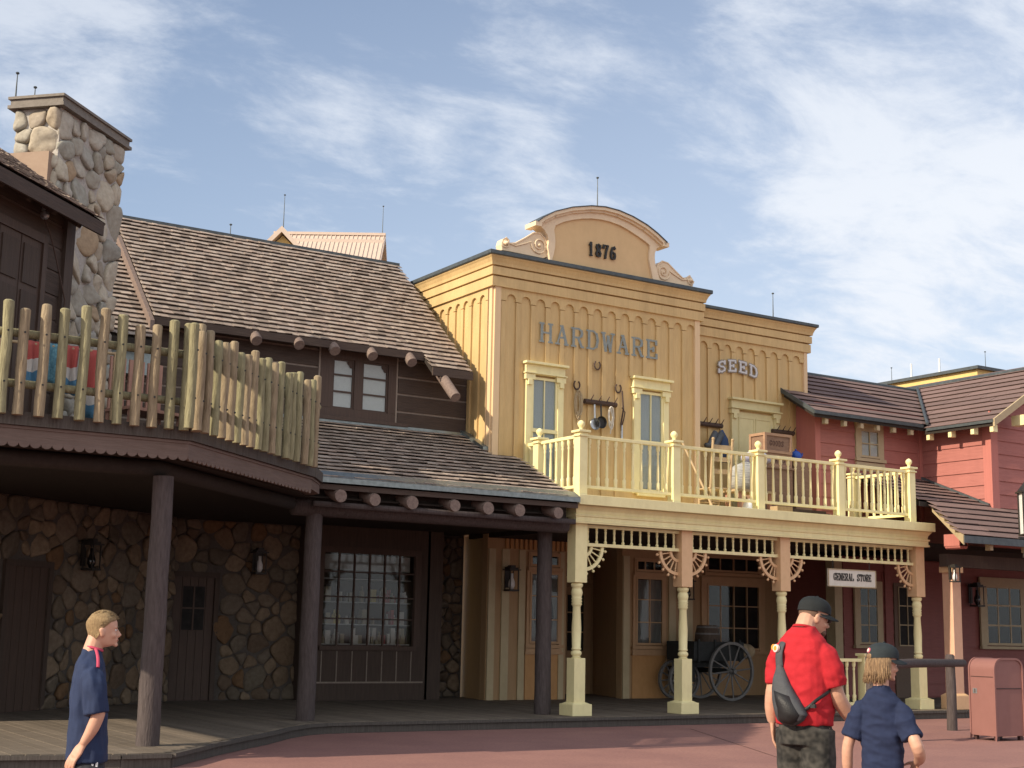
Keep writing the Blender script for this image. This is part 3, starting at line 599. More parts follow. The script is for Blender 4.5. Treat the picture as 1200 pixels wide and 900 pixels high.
for s0, s1, k in ((16.1, 16.84, 0), (18.86, 19.62, 1)):
    w = window(gl, FY(LY), s0, s1, 1.30, 2.76, 2, 3, peachd, 'dark', trim=peachd, tw=.07, depth=.045)
    if k: net(w, FY(LY), s0 + .05, s1 - .05, 1.32, 2.7, netm)
    else: net(w, FY(LY), s0 + .04, s0 + .30, 1.32, 2.7, netm, -1); net(w, FY(LY), s1 - .30, s1 - .04, 1.32, 2.7, netm, 1)
    window(gl, FY(LY), s0, s1, 2.88, 3.14, 3, 1, peachd, 'dark', trim=peachd, tw=.03, depth=.045, name='transom_window')
    pn = MB(FY(LY)); pn.box(s0 - .07, s1 + .07, .001, .02, .166, 1.08); pn.build('apron_panel', 'orange', gl)
    pn = MB(FY(LY)); pn.box(s0 - .1, s1 + .1, .001, .07, 1.08, 1.13); pn.box(s0 - .08, s1 + .08, .001, .05, 1.13, 1.20); pn.build('sill_moulding', peachd, gl)
D = FY(26.5)
for s0 in (17.3, 18.22):
    d = MB(D); d.box(s0, s0 + .88, .001, .045, .17, 2.55); dr = d.build('door', peachd, gl)
    d = MB(D); d.box(s0 + .2, s0 + .68, .047, .052, 1.1, 2.4); d.build('door_glass', 'dark', dr)
    d = MB(D); 
    for z in (1.1, 1.53, 1.97, 2.38): d.box(s0 + .18, s0 + .70, .053, .07, z, z + .03)
    for x in (.18, .67): d.box(s0 + x, s0 + x + .03, .053, .0705, 1.1, 2.41)
    d.build('door_muntin', peachd, dr)
    d = MB(D); d.box(s0 + (.80 if s0 < 18 else .03), s0 + (.85 if s0 < 18 else .08), .05, .07, 1.0, 1.3); d.ell((s0 + (.82 if s0 < 18 else .055), .10, 1.18), (.03, .03, .03)); d.build('door_handle', 'black', dr)
window(gl, D, 17.35, 19.05, 2.75, 3.15, 4, 1, peachd, 'dark', trim=peachd, tw=.04, depth=.045, name='transom_window')
wy = 25.3; xa, xb = onY(827, 720, wy).x, onY(889, 720, wy).x
window(gl, FY(wy), xa, xb, 1.2, 2.72, 4, 3, peachd, 'dark', trim=peachd, tw=.16, depth=.045)
window(gl, FY(wy), xa, xb, 3.0, 3.36, 4, 1, peachd, 'dark', trim=peachd, tw=.05, depth=.045, name='transom_window')

# ================================================================== PORCH AND BALCONY (yellow)
pc = thing('balcony_porch', 'cream balcony deck carried on turned posts with spindle frieze along its eaves', 'balcony', (18, 19.6, 3.4))
f = MB(); DX0, DX1 = 13.78, 22.66
f.box(DX0, DX1, 19.44, 21.4, 3.70, 3.87); dk = f.build('deck', 'cream', pc, bevel=.006)
cornice(pc, [(DX0 + .08, 21.3), (DX0 + .08, 19.64), (DX1 - .06, 19.64), (DX1 - .06, 21.3)], [(0, 0), (.045, 0), (.05, .035), (.03, .045), (.03, .11), (.05, .12), (.055, .15), (.02, .16), (.03, .22), (.07, .28), (.09, .30), (-.05, .30), (-.05, 0)], 3.395, 'fascia', 'cream')
f = MB(); f.box(DX0 + .12, DX1 - .1, 19.72, 21.38, 3.42, 3.69); f.box(15.1, 24.5, 21.38, 25.3, 3.42, 3.6); f.build('porch_ceiling', 'under', pc)
colx = [14.02, 16.36, 18.76, 22.48]; colm = ['cream', 'peach', 'peach', 'peach']; CYc = 19.83
for i in range(3):
    a, b_ = colx[i] + .12, colx[i + 1] - .12
    r = MB(); r.box(a, b_, CYc - .05, CYc + .05, 3.34, 3.395); r.build('frieze_rail', 'cream', pc); r = MB(); r.box(a, b_, CYc - .05, CYc + .05, 3.02, 3.075); fr = r.build('frieze_rail', 'cream', pc)
    k = int((b_ - a) / .19); 
    for j in range(k):
        s = MB(); x = a + (b_ - a) * (j + .5) / k; s.lathe((x, CYc, 3.075), [(0, .024), (.035, .03), (.06, .014), (.10, .02), (.16, .017), (.21, .026), (.22, .014), (.235, .024), (.265, .022)], 8); s.build('spindle', 'cream', fr)
s = MB(); s.box(DX0 + .05, 14.0, 19.78, 19.88, 3.02, 3.07); 
labs = ['all-cream turned porch post beside the log awning at the left end of the balcony', 'turned porch post with peach block, in front of the wagon bay and net-curtained window', 'turned porch post with peach block directly behind the man in the red shirt', 'turned porch post with peach block at the right end, behind the hitching rail']
def quarter(mb_parent, x, sgn, m):
    z0 = 3.02; q = MB()
    arc_ = lambda r, n=10: [V((x + sgn * r * math.cos(t), CYc, z0 - r * math.sin(t))) for t in [k / n * math.pi / 2 for k in range(n + 1)]]
    for r, w in ((.40, .055), (.165, .05)):
        A, B = arc_(r - w / 2), arc_(r + w / 2)
        for k in range(10): q.prism([A[k] + V((0, -.022, 0)), A[k + 1] + V((0, -.022, 0)), B[k + 1] + V((0, -.022, 0)), B[k] + V((0, -.022, 0))], (0, .044, 0))
    for k in range(5):
        t = (k + .5) / 5 * math.pi / 2; d = V((sgn * math.cos(t), 0, -math.sin(t))); c = V((x, CYc, z0)); q.tube([c + d * .18, c + d * .385], .013, 6); 
        q.tube([c + d * .42, c + d * .47], .010, 6); q.ell(c + d * .475, (.026, .026, .026), 8, 6)
    q.build('wheel_bracket', m, mb_parent)
for i, (x, m) in enumerate(zip(colx, colm)):
    t = thing('porch_post', labs[i], 'porch post', (x, CYc, .166), 'turned posts under the yellow balcony')
    b = MB(); b.box(x - .2, x + .2, CYc - .2, CYc + .2, .166, .36); b.lathe((x, CYc, .36), [(0, .25), (.03, .17)], 4, (V((.7071, .7071, 0)), V((-.7071, .7071, 0)), V((0, 0, 1)))); b.build('base', 'cream', t, bevel=.008)
    b = MB(); b.box(x - .115, x + .115, CYc - .115, CYc + .115, .38, 1.12); b.build('plinth', 'cream', t, bevel=.008)
    b = MB(); b.lathe((x, CYc, 1.12), [(0, .075), (.015, .085), (.03, .06), (.05, .085), (.08, .095), (.11, .085), (.13, .06), (.145, .085), (.16, .085), (.17, .075), (.5, .083), (.85, .066), (.88, .075), (.9, .095), (.93, .08), (.95, .095), (.98, .08), (1.0, .095), (1.02, .08), (1.05, .09), (1.1, .10), (1.15, .09), (1.18, .075), (1.2, .10), (1.24, .105), (1.27, .09)], 18); b.build('shaft', 'cream', t, smooth=True)
    b = MB(); b.box(x - .125, x + .125, CYc - .125, CYc + .125, 2.39, 3.41); b.build('block', m, t, bevel=.006)
    for sg in ((1,) if i == 0 else (-1, 1) if i < 3 else (-1,)): quarter(t, x + sg * .125, sg, m)
# balcony railing
br = thing('balcony_railing', 'cream balustrade with ball-topped posts around the balcony', 'railing', (18, 19.7, 3.87))
rx = [13.98, 16.05, 18.09, 20.20, 22.22]; RY = 19.70; nb = 0
def rpost(x, y):
    p = MB(); p.box(x - .085, x + .085, y - .085, y + .085, 3.872, 4.97); p.box(x - .11, x + .11, y - .11, y + .11, 4.90, 4.93); p.box(x - .125, x + .125, y - .125, y + .125, 4.97, 5.01)
    o = p.build('rail_post', 'cream', br, bevel=.005); p = MB(); p.lathe((x, y, 5.01), [(0, .045), (.02, .03), (.05, .035), (.08, .06), (.11, .068), (.14, .06), (.17, .03), (.18, .01)], 14); p.build('ball_finial', 'cream', o, smooth=True)
    g = MB(); g.box(x - .11, x + .11, y - .11, y + .11, 3.871, 3.885); g.build('post_flashing', 'leadcap', o)
for x in rx: rpost(x, RY)
rpost(13.98, 21.0); rpost(22.22, 21.25)
def run(p, q):
    p, q = V((*p, 0)), V((*q, 0)); L = (q - p).length; t = (q - p).normalized()
    r = MB(); r.beam(p + V((0, 0, 4.91)), q + V((0, 0, 4.91)), .075, .06); r.build('hand_rail', 'cream', br, bevel=.006); r = MB(); r.beam(p + V((0, 0, 4.035)), q + V((0, 0, 4.035)), .06, .055); r.build('bottom_rail', 'cream', br, bevel=.006)
    k = round(L / .19); 
    for j in range(k):
        s = MB(); c = p + t * (L * (j + .5) / k); baluster(s, c.x, c.y, 4.06, 4.885); s.build('baluster', 'cream', br, smooth=2)
for a, b_ in zip(rx, rx[1:]): run((a + .085, RY), (b_ - .085, RY))
run((13.98, RY + .085), (13.98, 20.91)); run((13.98, 21.085), (13.98, 21.38)); run((22.22, RY + .085), (22.22, 21.16))
# low porch railing
lr = thing('porch_railing', 'short cream baluster railing on the boardwalk behind the man and capped child', 'railing', (20.3, 19.8, .166))
r = MB(); r.box(19.0, 20.80, 19.76, 19.86, 1.09, 1.15); r.build('hand_rail', 'cream', lr); r = MB(); r.box(19.0, 20.80, 19.77, 19.85, .26, .32); r.build('bottom_rail', 'cream', lr)
for j in range(9):
    s = MB(); baluster(s, 19.1 + j * .19, 19.81, .32, 1.09, 1.1); s.build('baluster', 'cream', lr, smooth=2)
s = MB(); s.box(20.82, 21.0, 19.72, 19.9, .166, 1.2); s.box(20.79, 21.03, 19.69, 19.93, 1.2, 1.25); s.build('newel_post', 'cream', lr, bevel=.005)
# sign
sg = thing('hanging_sign', 'white board reading GENERAL STORE hung from the porch frieze', 'sign', (20.5, 19.7, 2.5))
s = MB(); s.box(19.86, 21.16, 19.69, 19.72, 2.52, 2.86); sb = s.build('board', 'sign', sg, bevel=.004)
s = MB(); e = .018
s.box(19.86, 21.16, 19.680, 19.69, 2.845, 2.862); s.box(19.86, 21.16, 19.680, 19.69, 2.518, 2.535); s.box(19.855, 19.872, 19.680, 19.69, 2.52, 2.86); s.box(21.148, 21.165, 19.680, 19.69, 2.52, 2.86); s.build('board_edging', 'tansiding', sg)
s = MB(); text(s, 'GENERAL STORE', frame((20.0, 19.688, 2.645), (1, 0, 0), (0, -1, 0)), .068, .13, .012, .024, .004, .5); s.build('lettering', 'signdk', sg)
s = MB(); s.tube([(20.0, 19.705, 2.86), (20.0, 19.705, 3.02)], .008, 6); s.tube([(21.0, 19.705, 2.86), (21.0, 19.705, 3.02)], .008, 6); s.build('hanger', 'black', sg)
# ================================================================== LOG SHOP (middle left)
ls = thing('log_shop', 'dark log-and-shingle shop with casement windows and a long shingled awning roof', 'building', (10, 22.25, 0))
SL = .46; AE = (19.40, 3.80); aw_s = V((0, 1, SL)).normalized(); awL = (22.25 - AE[0]) * math.sqrt(1 + SL * SL)
zr = lambda Y: AE[1] + SL * (Y - AE[0])
b = MB()
b.prism([(8.95, 19.4, zr(19.4) - .10), (8.95, 22.3, zr(22.3) - .10), (8.95, 22.3, zr(22.3) - .02), (8.95, 19.4, zr(19.4) - .02)], (4.23, 0, 0))
b.prism([(13.18, 19.4, zr(19.4) - .10), (13.18, 21.36, zr(21.36) - .10), (13.18, 21.36, zr(21.36) - .02), (13.18, 19.4, zr(19.4) - .02)], (.52, 0, 0))
b.build('awning_boarding', 'under', ls)
mb = MB(); rows = 17; ex = awL / rows
def ar(bv):
    Y = AE[0] + (bv + ex * .6) * aw_s.y
    return (8.97, 13.68 + .03 * math.sin(bv * 9) if Y < 21.30 else 13.12)
shingles(mb, (0, AE[0], AE[1] - .015), (1, 0, 0), aw_s, rows, ex, ar, th=.052, wid=(.10, .22)); aws = mb.build('awning_shingles', 'shingle', ls)
z_ = MB(); nrm = V((0, -aw_s.z, aw_s.y))
z_.prism([V((8.93, AE[0] - .04, AE[1] - .035)) + nrm * .03, V((13.73, AE[0] - .04, AE[1] - .035)) + nrm * .03, V((13.73, AE[0] + .15, zr(AE[0] + .15))) + nrm * .035, V((8.93, AE[0] + .15, zr(AE[0] + .15))) + nrm * .035], nrm * .012)
z_.box(8.93, 13.73, AE[0] - .055, AE[0] - .042, 3.72, 3.80); z_.build('zinc_drip_edge', 'zinc', ls)
z_ = MB(); z_.prism([(13.04, 21.42, zr(21.42) + .02), (13.175, 21.42, zr(21.42) + .02), (13.175, 22.25, zr(22.25) + .02), (13.04, 22.25, zr(22.25) + .02)], (0, 0, .07)); z_.box(8.95, 13.16, 22.19, 22.245, zr(22.2) + .01, zr(22.2) + .06); z_.build('roof_flashing', 'zinc', ls)
z_ = MB(); z_.box(8.93, 13.72, 19.40, 19.44, 3.62, 3.72); z_.build('awning_fascia', 'brown', ls); z_ = MB(); z_.box(8.93, 13.72, 19.75, 19.8, 3.42, 3.86); z_.build('awning_backing_board', 'under', ls)
z_ = MB(); z_.box(8.9, 13.75, 19.5, 19.6, 3.36, 3.44); z_.tube([(8.7, 19.85, 3.37), (11, 19.86, 3.38), (13.78, 19.85, 3.36)], [.14, .15, .14], 14); z_.build('log_beam', 'logp', ls, smooth=True)
for x, y in ((400, 581), (440, 585.5), (484, 589), (534, 592.5), (573, 595.5), (610, 598), (655, 601)):
    q = onY(x, y, 19.36); r = .106 + random.uniform(-.008, .008)
    t = MB(); t.tube([(q.x, 19.37, q.z), (q.x, 19.40, q.z), (q.x, 23.5, q.z + 1.0)], [r * .96, r, r], 16); t.build('rafter_log', 'logend', ls, smooth=2)
# upper wall
UW = FY(22.25); w = MB(); w.box(6.3, 13.17, 22.30, 22.5, 3.9, 6.55); w.build('wall', 'brown', ls)
w = MB(UW); c_ = MB(UW); zz = [4.0, 4.5, 4.83, 5.12, 5.42, 5.74, 6.05, 6.36, 6.52]
for za, zb in zip(zz, zz[1:]):
    for a, b_ in ((6.5, 10.12), (11.71, 13.16)):
        w.box(a, b_, -.05, .0 + random.uniform(0, .012), za + .02, zb - .02); c_.box(a, b_, -.05, -.02, zb - .02, zb + .02)
for a in (10.12, 11.66): c_.box(a, a + .035, -.03, .012, 5.15, 6.42)
w.build('log_siding', 'brown', ls); c_.build('chinking', 'chink', ls)
wf = MB(UW)
wf.box(10.155, 11.66, -.05, .02, 5.2, 5.36); wf.box(10.155, 11.66, -.05, .02, 6.25, 6.46); 
for a, b_ in ((10.155, 10.40), (10.82, 10.98), (11.50, 11.66)): wf.box(a, b_, -.05, .02, 5.36, 6.25)
wf.box(10.12, 11.9, .0, .09, 5.14, 5.20)
wfo = wf.build('window_frame', 'brown_w', ls, bevel=.004)
for a, b_ in ((10.40, 10.82), (10.98, 11.50)):
    o = window(wfo, UW, a, b_, 5.36, 6.25, 1, 3, 'brown_w', 'curtain_w', tw=.001, td=.004, depth=-.03, name='casement') if False else None
    s = MB(UW); s.box(a, b_, -.045, -.04, 5.36, 6.25); blind = s.build('blind', 'curtain_w', wfo)
    s = MB(UW); s.box(a, b_, -.026, -.022, 5.36, 6.25); s.build('pane', 'glass', wfo)
    s = MB(UW)
    for z in (5.65, 5.95): s.box(a, b_, -.035, -.008, z, z + .03)
    s.box(a, a + .03, -.035, -.005, 5.36, 6.25); s.box(b_ - .03, b_, -.035, -.005, 5.36, 6.25); s.box(a + .03, b_ - .03, -.035, -.005, 5.36, 5.39); s.box(a + .03, b_ - .03, -.035, -.005, 6.22, 6.25)
    for dx, dz, r in ((.02, .0, .055), (.055, .0, .05), (.02, -.05, .05)): s.ell((b_ - dx - .03, -.02, 6.2 + dz), (r, .008, r), 10, 6)
    s.build('casement_sash', 'brown_w', wfo)
# main roof
MSL = .876; ms = V((0, 1, MSL)).normalized(); mz = lambda Y: 6.19 + MSL * (Y - 21.62); E0, RD = 21.93, 24.62; mL = (RD - E0) * math.sqrt(1 + MSL ** 2)
mb = MB(); rows = 24; ex = mL / rows; NX = 3
shingles(mb, (0, E0, mz(E0)), (1, 0, 0), ms, rows, ex, lambda bv: (7.02, 12.86 + .02 * math.sin(bv * 17)), th=.052, wid=(.09, .2), rnd=random.Random(11))
shingles(mb, (0, E0 - ex * NX * ms.y, mz(E0 - ex * NX * ms.y)), (1, 0, 0), ms, NX, ex, lambda bv: (12.02, 12.86), th=.052, wid=(.09, .2), rnd=random.Random(12))
shingles(mb, (0, 21.62, mz(21.62) - .16), (1, 0, 0), ms, 25, ex, lambda bv: (6.18, 6.99), th=.052, wid=(.09, .2), rnd=random.Random(13))
mb.build('roof_shingles', 'shingle', ls)
b = MB()
b.prism([(7.0, E0 - .02, mz(E0 - .02) - .11), (7.0, RD, mz(RD) - .11), (7.0, RD, mz(RD) - .012), (7.0, E0 - .02, mz(E0 - .02) - .012)], (5.84, 0, 0))
ya = E0 - ex * NX * ms.y; b.prism([(12.04, ya, mz(ya) - .11), (12.04, E0 - .03, mz(E0 - .03) - .11), (12.04, E0 - .03, mz(E0 - .03) - .012), (12.04, ya, mz(ya) - .012)], (.8, 0, 0))
b.prism([(6.2, 21.6, mz(21.6) - .28), (6.2, RD, mz(RD) - .28), (6.2, RD, mz(RD) - .175), (6.2, 21.6, mz(21.6) - .175)], (.79, 0, 0))
b.box(6.9, 12.8, RD - .02, RD + 3.2, 5.0, mz(RD) - .7); b.build('roof_boarding', 'under', ls)
b = MB(); b.prism([(6.95, RD, mz(RD) - .02), (6.95, RD + 3, mz(RD) - 2.6), (6.95, RD + 3, mz(RD) - 2.7), (6.95, RD, mz(RD) - .12)], (5.9, 0, 0)); b.build('rear_roof_slope', 'shingle_r', ls)
b = MB(); b.box(7.0, 12.87, RD - .05, RD + .06, mz(RD) - .02, mz(RD) + .045); b.build('ridge_cap', 'leadcap', ls)
b = MB(); b.box(7.0, 12.03, E0 - .05, E0 - .012, mz(E0) - .12, mz(E0) + .01); b.box(12.03, 12.87, ya - .05, ya - .012, mz(ya) - .14, mz(ya) + .01); b.build('eave_fascia', 'brown', ls)
b = MB(); b.prism([(6.93, 21.80, mz(21.80) - .22), (6.93, 24.0, mz(24.0) - .22), (6.93, 24.0, mz(24.0) + .04), (6.93, 21.80, mz(21.80) + .04)], (.07, 0, 0)); b.build('rake_flashing', 'logend', ls)
b = MB(); b.prism([(6.12, 21.5, mz(21.5) - .42), (6.12, 23.6, mz(23.6) - .42), (6.12, 23.6, mz(23.6) - .16), (6.12, 21.5, mz(21.5) - .16)], (.07, 0, 0)); b.build('rake_board', 'brown', ls)
b = MB(); b.box(6.3, 7.05, 21.95, 22.2, 5.5, 6.25); b.build('lead_saddle', 'zinc', ls)
for x, y, ext_ in ((243, 386, 0), (301, 399.5, 0), (351, 404.5, 0), (393, 411.5, 0), (437, 417.5, 0), (483, 425, 0), (518.5, 430, 0), (534, 466, 1)):
    q = onP(x, y, V((0, 21.62, mz(21.62) - (.09, .20)[ext_])), V((0, -MSL, 1))); t = MB(); r = .098; dn = -ms
    print('raf', q) if x == 437 else 0; t.tube([q + ms * 0, q + ms * .03, q + ms * 1.0], [r * .95, r, r], 14); t.build('rafter_log', 'logend', ls, smooth=2)
q = onY(270, 272, 25); rod(0, q.x, 25, q.z - .3, .45, ls)
# ground floor
SYW = 24.95; S = FY(SYW); b = MB(S)
b.box(11.3, 14.0, -.7, -.6, .166, 3.55); b.box(11.3, 11.6, -.6, 0, .166, 3.55); b.box(13.68, 14.0, -.6, 0, .166, 3.55); b.box(11.6, 13.68, -.6, 0, 3.02, 3.55); b.box(11.6, 13.68, -.6, 0, .166, 1.12); b.build('shopfront_wall', 'brownv', ls)
b = MB(S); b.box(11.6, 13.7, -.02, .06, 1.12, 1.2); b.box(11.52, 13.78, .001, .05, 2.98, 3.1); b.box(13.64, 13.78, .001, .05, 1.2, 2.98); b.box(11.52, 11.64, .001, .05, 1.2, 2.98); sf = b.build('shop_window', 'brown_w', ls)
b = MB(S); n_ = 6
for i in range(n_ + 1): x = 11.64 + 2.0 * i / n_; b.box(x - .016, x + .016, -.02, .02, 1.2, 2.98)
for z in (1.72, 2.14, 2.62): b.box(11.64, 13.64, -.021, .021, z - .014, z + .014)
b.build('muntin', 'brown_w', sf); b = MB(S); b.box(11.64, 13.64, -.004, .0, 1.2, 2.98); b.build('pane', 'glass', sf)
b = MB(S)
for z in (1.24, 1.62, 2.05, 2.5): b.box(11.64, 13.64, -.45, -.12, z - .02, z)
b.box(11.64, 13.6, -.13, -.12, 2.66, 2.96); b.build('display_shelf', 'shelf', sf)
rg = random.Random(21)
for m, cnt in (('bottle_w', 34), ('bottle_g', 34), ('bottle_r', 9), ('bottle_y', 4)):
    b = MB()
    for _ in range(cnt):
        z = rg.choice((1.24, 1.62, 2.05)) + .001; x = rg.uniform(11.72, 13.55) if m != 'bottle_r' else rg.uniform(13.0, 13.5); yy = SYW + rg.uniform(.14, .4); h = rg.uniform(.1, .32); r = rg.uniform(.025, .06)
        if rg.random() < .5: b.lathe((x, yy, z), [(0, r), (h * .6, r), (h * .75, r * .4), (h, r * .35)], 8)
        else: b.box(x - r, x + r, yy - r, yy + r, z, z + h)
    o = b.build('displayed_goods', m, sf)
    o['kind'] = 'stuff'
b = MB(S)
for i in range(7): x = 11.66 + i * .325; b.box(x, x + .02, .001, .012, .52, 1.1)
b.box(11.5, 13.9, .001, .014, .49, .52); b.build('chinking', 'chink', ls)
b = MB(S); b.box(11.5, 13.9, .001, .03, .166, .49); b.build('plinth_board', 'brownv', ls)
b = MB(); b.box(13.9, 15.2, 25.66, 25.8, .166, 3.55); b.build('pier_backing', 'mortar_d', ls)
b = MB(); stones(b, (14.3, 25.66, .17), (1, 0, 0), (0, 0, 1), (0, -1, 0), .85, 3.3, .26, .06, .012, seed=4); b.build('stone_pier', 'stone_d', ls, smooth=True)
b = MB(); b.box(13.95, 14.3, 24.95, 25.8, .166, 3.5); b.build('door_jamb', 'brownv', ls)
plabs = ['thick round dark log post at the left, right of the boy in the blue shirt', 'round dark log post where the boardwalk edge bends, left of the shop window', 'round dark log post next to the left-hand cream porch post']
for (x, y, r, lean), lb in zip(((176.5, 875, .128, 0), (362, 845, .135, 0), (640.5, 837.5, .135, 0)), plabs):
    q = onZ(x, y, .166); q.y += r; t = MB(); pts = [];
    for k in range(14): zz_ = .167 + (3.30 - .167) * k / 13; pts.append((q.x + .004 * math.sin(k * 1.3 + x), q.y, zz_))
    t.tube(pts, [r * (1.06 - .009 * k + .008 * math.sin(k * 2.1 + x)) for k in range(14)], 20)
    single(t, 'log_post', 'logp', lb, 'post', 'log posts holding up the porches', smooth=2)

# ================================================================== STONE LODGE (left)
lo = thing('stone_lodge', 'stone and dark timber lodge with cobble porch walls and gabled upper storey', 'building', (4, 20, 0))
def gstone(p, q, z0, z1, seed, keep=None, c=.29):
    p, q = V((*p, z0)), V((*q, z0)); u = (q - p); L = u.length; u.normalize(); n_ = V((u.y, -u.x, 0))
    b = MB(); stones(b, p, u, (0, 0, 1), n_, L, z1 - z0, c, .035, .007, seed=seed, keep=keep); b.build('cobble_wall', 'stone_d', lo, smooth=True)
    b = MB(); b.prism([p, q, q - n_ * .3, p - n_ * .3], (0, 0, z1 - z0)); b.build('wall_backing', 'mortar_d', lo)
pA, pB = (2.6, 20.79), (8.75, 25.18)
u = (V((*pB, 0)) - V((*pA, 0))).normalized(); LL = (V((*pB, 0)) - V((*pA, 0))).length
dA = onZ(8, 833, .17); sA = (dA - V((*pA, .17))).dot(u)
gstone(pA, pB, .166, 3.5, 1, keep=lambda x, z: not (sA - .62 < x < sA + .52 and z < 2.35))
gstone((8.75, 25.42), (11.4, 25.42), .166, 3.5, 2, keep=lambda x, z: not (x < .98 and z < 2.4))
def plank_door(X, s0, s1, z1, glass=None):
    b = MB(X); b.box(s0 - .09, s0, -.02, .07, .17, z1 + .1); b.box(s1, s1 + .09, -.02, .07, .17, z1 + .1); b.box(s0, s1, -.02, .07, z1, z1 + .1); fr = b.build('door_frame', 'brownv', lo)
    b = MB(X); n_ = 5
    for i in range(n_): b.box(s0 + (s1 - s0) * i / n_ + .004, s0 + (s1 - s0) * (i + 1) / n_ - .004, -.01, .03, .17, z1)
    d = b.build('door', 'brown_w', fr)
    if glass:
        g0, g1 = glass; b = MB(X); b.box(s0 + .18, s1 - .18, .032, .036, g0, g1); b.build('door_glass', M['dark'], fr)
        b = MB(X); b.box(s0 + .15, s1 - .15, .037, .05, (g0 + g1) / 2 - .015, (g0 + g1) / 2 + .015); b.box((s0 + s1) / 2 - .015, (s0 + s1) / 2 + .015, .037, .051, g0, g1); b.build('door_muntin', 'brown_w', fr)
Xa = frame((pA[0], pA[1], 0), u, (u.y, -u.x, 0)); plank_door(Xa, sA - .5, sA + .42, 2.4)
plank_door(FY(25.42), 8.84, 9.62, 2.42, (1.45, 2.25))
# deck
DK = [(1.0, 15.87), (5.65, 15.88), (8.50, 18.62), (8.93, 19.30), (8.93, 22.25), (1.0, 22.25)]
b = MB(); b.prism([(*p, 3.70) for p in DK], (0, 0, .15)); b.build('balcony_deck', 'deckedge', lo)
ins = [(1.0, 15.93), (5.62, 15.93), (8.46, 18.67), (8.90, 19.34), (8.90, 22.0), (1.0, 22.0)]
b = MB(); b.prism([(*p, 3.53) for p in ins], (0, 0, .168)); b.prism([(1.0, 15.915, 3.665), (5.63, 15.915, 3.665), (8.475, 18.655, 3.665), (8.9, 19.32, 3.665), (8.9, 19.5, 3.665), (1.0, 16.2, 3.665)], (0, 0, .03)); b.build('balcony_fascia', 'fascia', lo)
b = MB()
for (a, c2) in ((ins[0], ins[1]), (ins[1], ins[2])):
    a3, b3 = V((*a, 3.53)), V((*c2, 3.53)); L = (b3 - a3).length; t = (b3 - a3).normalized(); n_ = V((t.y, -t.x, 0)); k = int(L / .12)
    for i in range(k):
        c = a3 + t * (L * (i + .5) / k) + n_ * .004; poly = [c - t * L / k / 2] + [c + t * (L / k / 2 * -math.cos(q)) - V((0, 0, .02 + .05 * math.sin(q))) for q in [j * math.pi / 6 for j in range(7)]] + [c + t * L / k / 2]
        b.prism(poly, -n_ * .02)
b.build('scalloped_trim', 'fascia', lo)
b = MB(); b.prism([(0.9, 16.2, 3.50), (5.5, 16.2, 3.50), (8.4, 19.0, 3.50), (8.8, 19.6, 3.5), (13.1, 19.62, 3.50), (15.0, 21.4, 3.50), (15.0, 27, 3.50), (.9, 27, 3.50)], (0, 0, .025)); b.build('porch_ceiling', 'under', lo)
b = MB(); b.tube([(1, 16.45, 3.40), (5.45, 16.45, 3.40), (8.6, 19.7, 3.40)], .10, 12); b.build('ceiling_log', 'under', lo, smooth=True)
# upper gable block
ang = R(44); D = V((math.cos(ang), math.sin(ang), 0)); N = V((math.sin(ang), -math.cos(ang), 0)); Wc = V((4.84, 19.0, 0))
G = frame((Wc.x, Wc.y, 0), D, N)
E1 = onP(118, 268.5, Wc + N * .45, N); ez = E1.z
En = onP(125, 263, Wc + N * .45, N); rk = onP(0, 177, En, D); pitch = (rk.z - En.z) / ((rk - En).dot(-N)); print('eave z', ez, 'rake', rk, 'pitch', pitch, 'ext', (E1 - Wc).dot(D))
ext = (E1 - Wc).dot(D)
b = MB(G); b.box(-3.2, 0, -3.5, -.06, 3.86, ez + .5); b.build('upper_wall', 'brownv', lo)
b = MB(G); c_ = MB(G)
for i in range(10): z0 = 3.88 + i * .33; b.box(-3.2, -.17, -.06, random.uniform(-.005, .01), z0 + .02, z0 + .31); c_.box(-3.2, -.17, -.06, -.02, z0 - .02, z0 + .02)
b.build('log_siding', 'brown', lo); c_.build('chinking', mat('brown_chinking', (.13, .10, .085), None, .9), lo)
b = MB(G); b.box(-.17, .04, -.1, .06, 3.86, ez + .2); b.build('corner_post', 'brownv', lo)
s0, s1 = (onP(0, 265, Wc, N) - Wc).dot(D), (onP(46, 300, Wc, N) - Wc).dot(D); ztp = onP(46, 285, Wc, N).z
b = MB(G); b.box(s0 - .6, s1 + .1, .012, .06, ztp, ztp + .12); b.box(s1, s1 + .1, .012, .06, 3.9, ztp); b.box(s0 - .6, s1, .012, .03, 3.9, ztp); sh = b.build('shutter', 'brown_w', lo)
b = MB(G)
for xx in (s1 - .48, s1 - .96): 
    for za, zb in ((ztp - .62, ztp - .1), (ztp - 1.3, ztp - .72)): b.box(xx + .06, xx + .42, .031, .05, za, zb)
    b.box(xx + .0, xx + .012, .031, .04, 3.9, ztp)
b.build('shutter_panel', 'brownv', sh)
pz = pitch; rs = V((0, -1, pz)).normalized()                     # local: across s, outward d, up z
P_ = lambda s, dd: G @ V((s, .45 - dd, ez + .11 + pz * dd))
mb = MB(); u_ = D; s_ = ((P_(0, 1) - P_(0, 0)).normalized()); shingles(mb, P_(0, 0) - D * 0, D, s_, 14, .17, lambda bv: (-4.2, ext + .05), th=.052, wid=(.1, .2), rnd=random.Random(9)); mb.build('roof_shingles', 'shingle', lo)
b = MB(); q0, q1 = P_(0, .01), P_(0, 2.4); up = V((0, 0, 1))
b.prism([q0 - D * 4.2 - up * .10, q1 - D * 4.2 - up * .10, q1 - D * 4.2 - up * .012, q0 - D * 4.2 - up * .012], D * (4.2 + ext)); b.build('roof_boarding', 'under', lo)
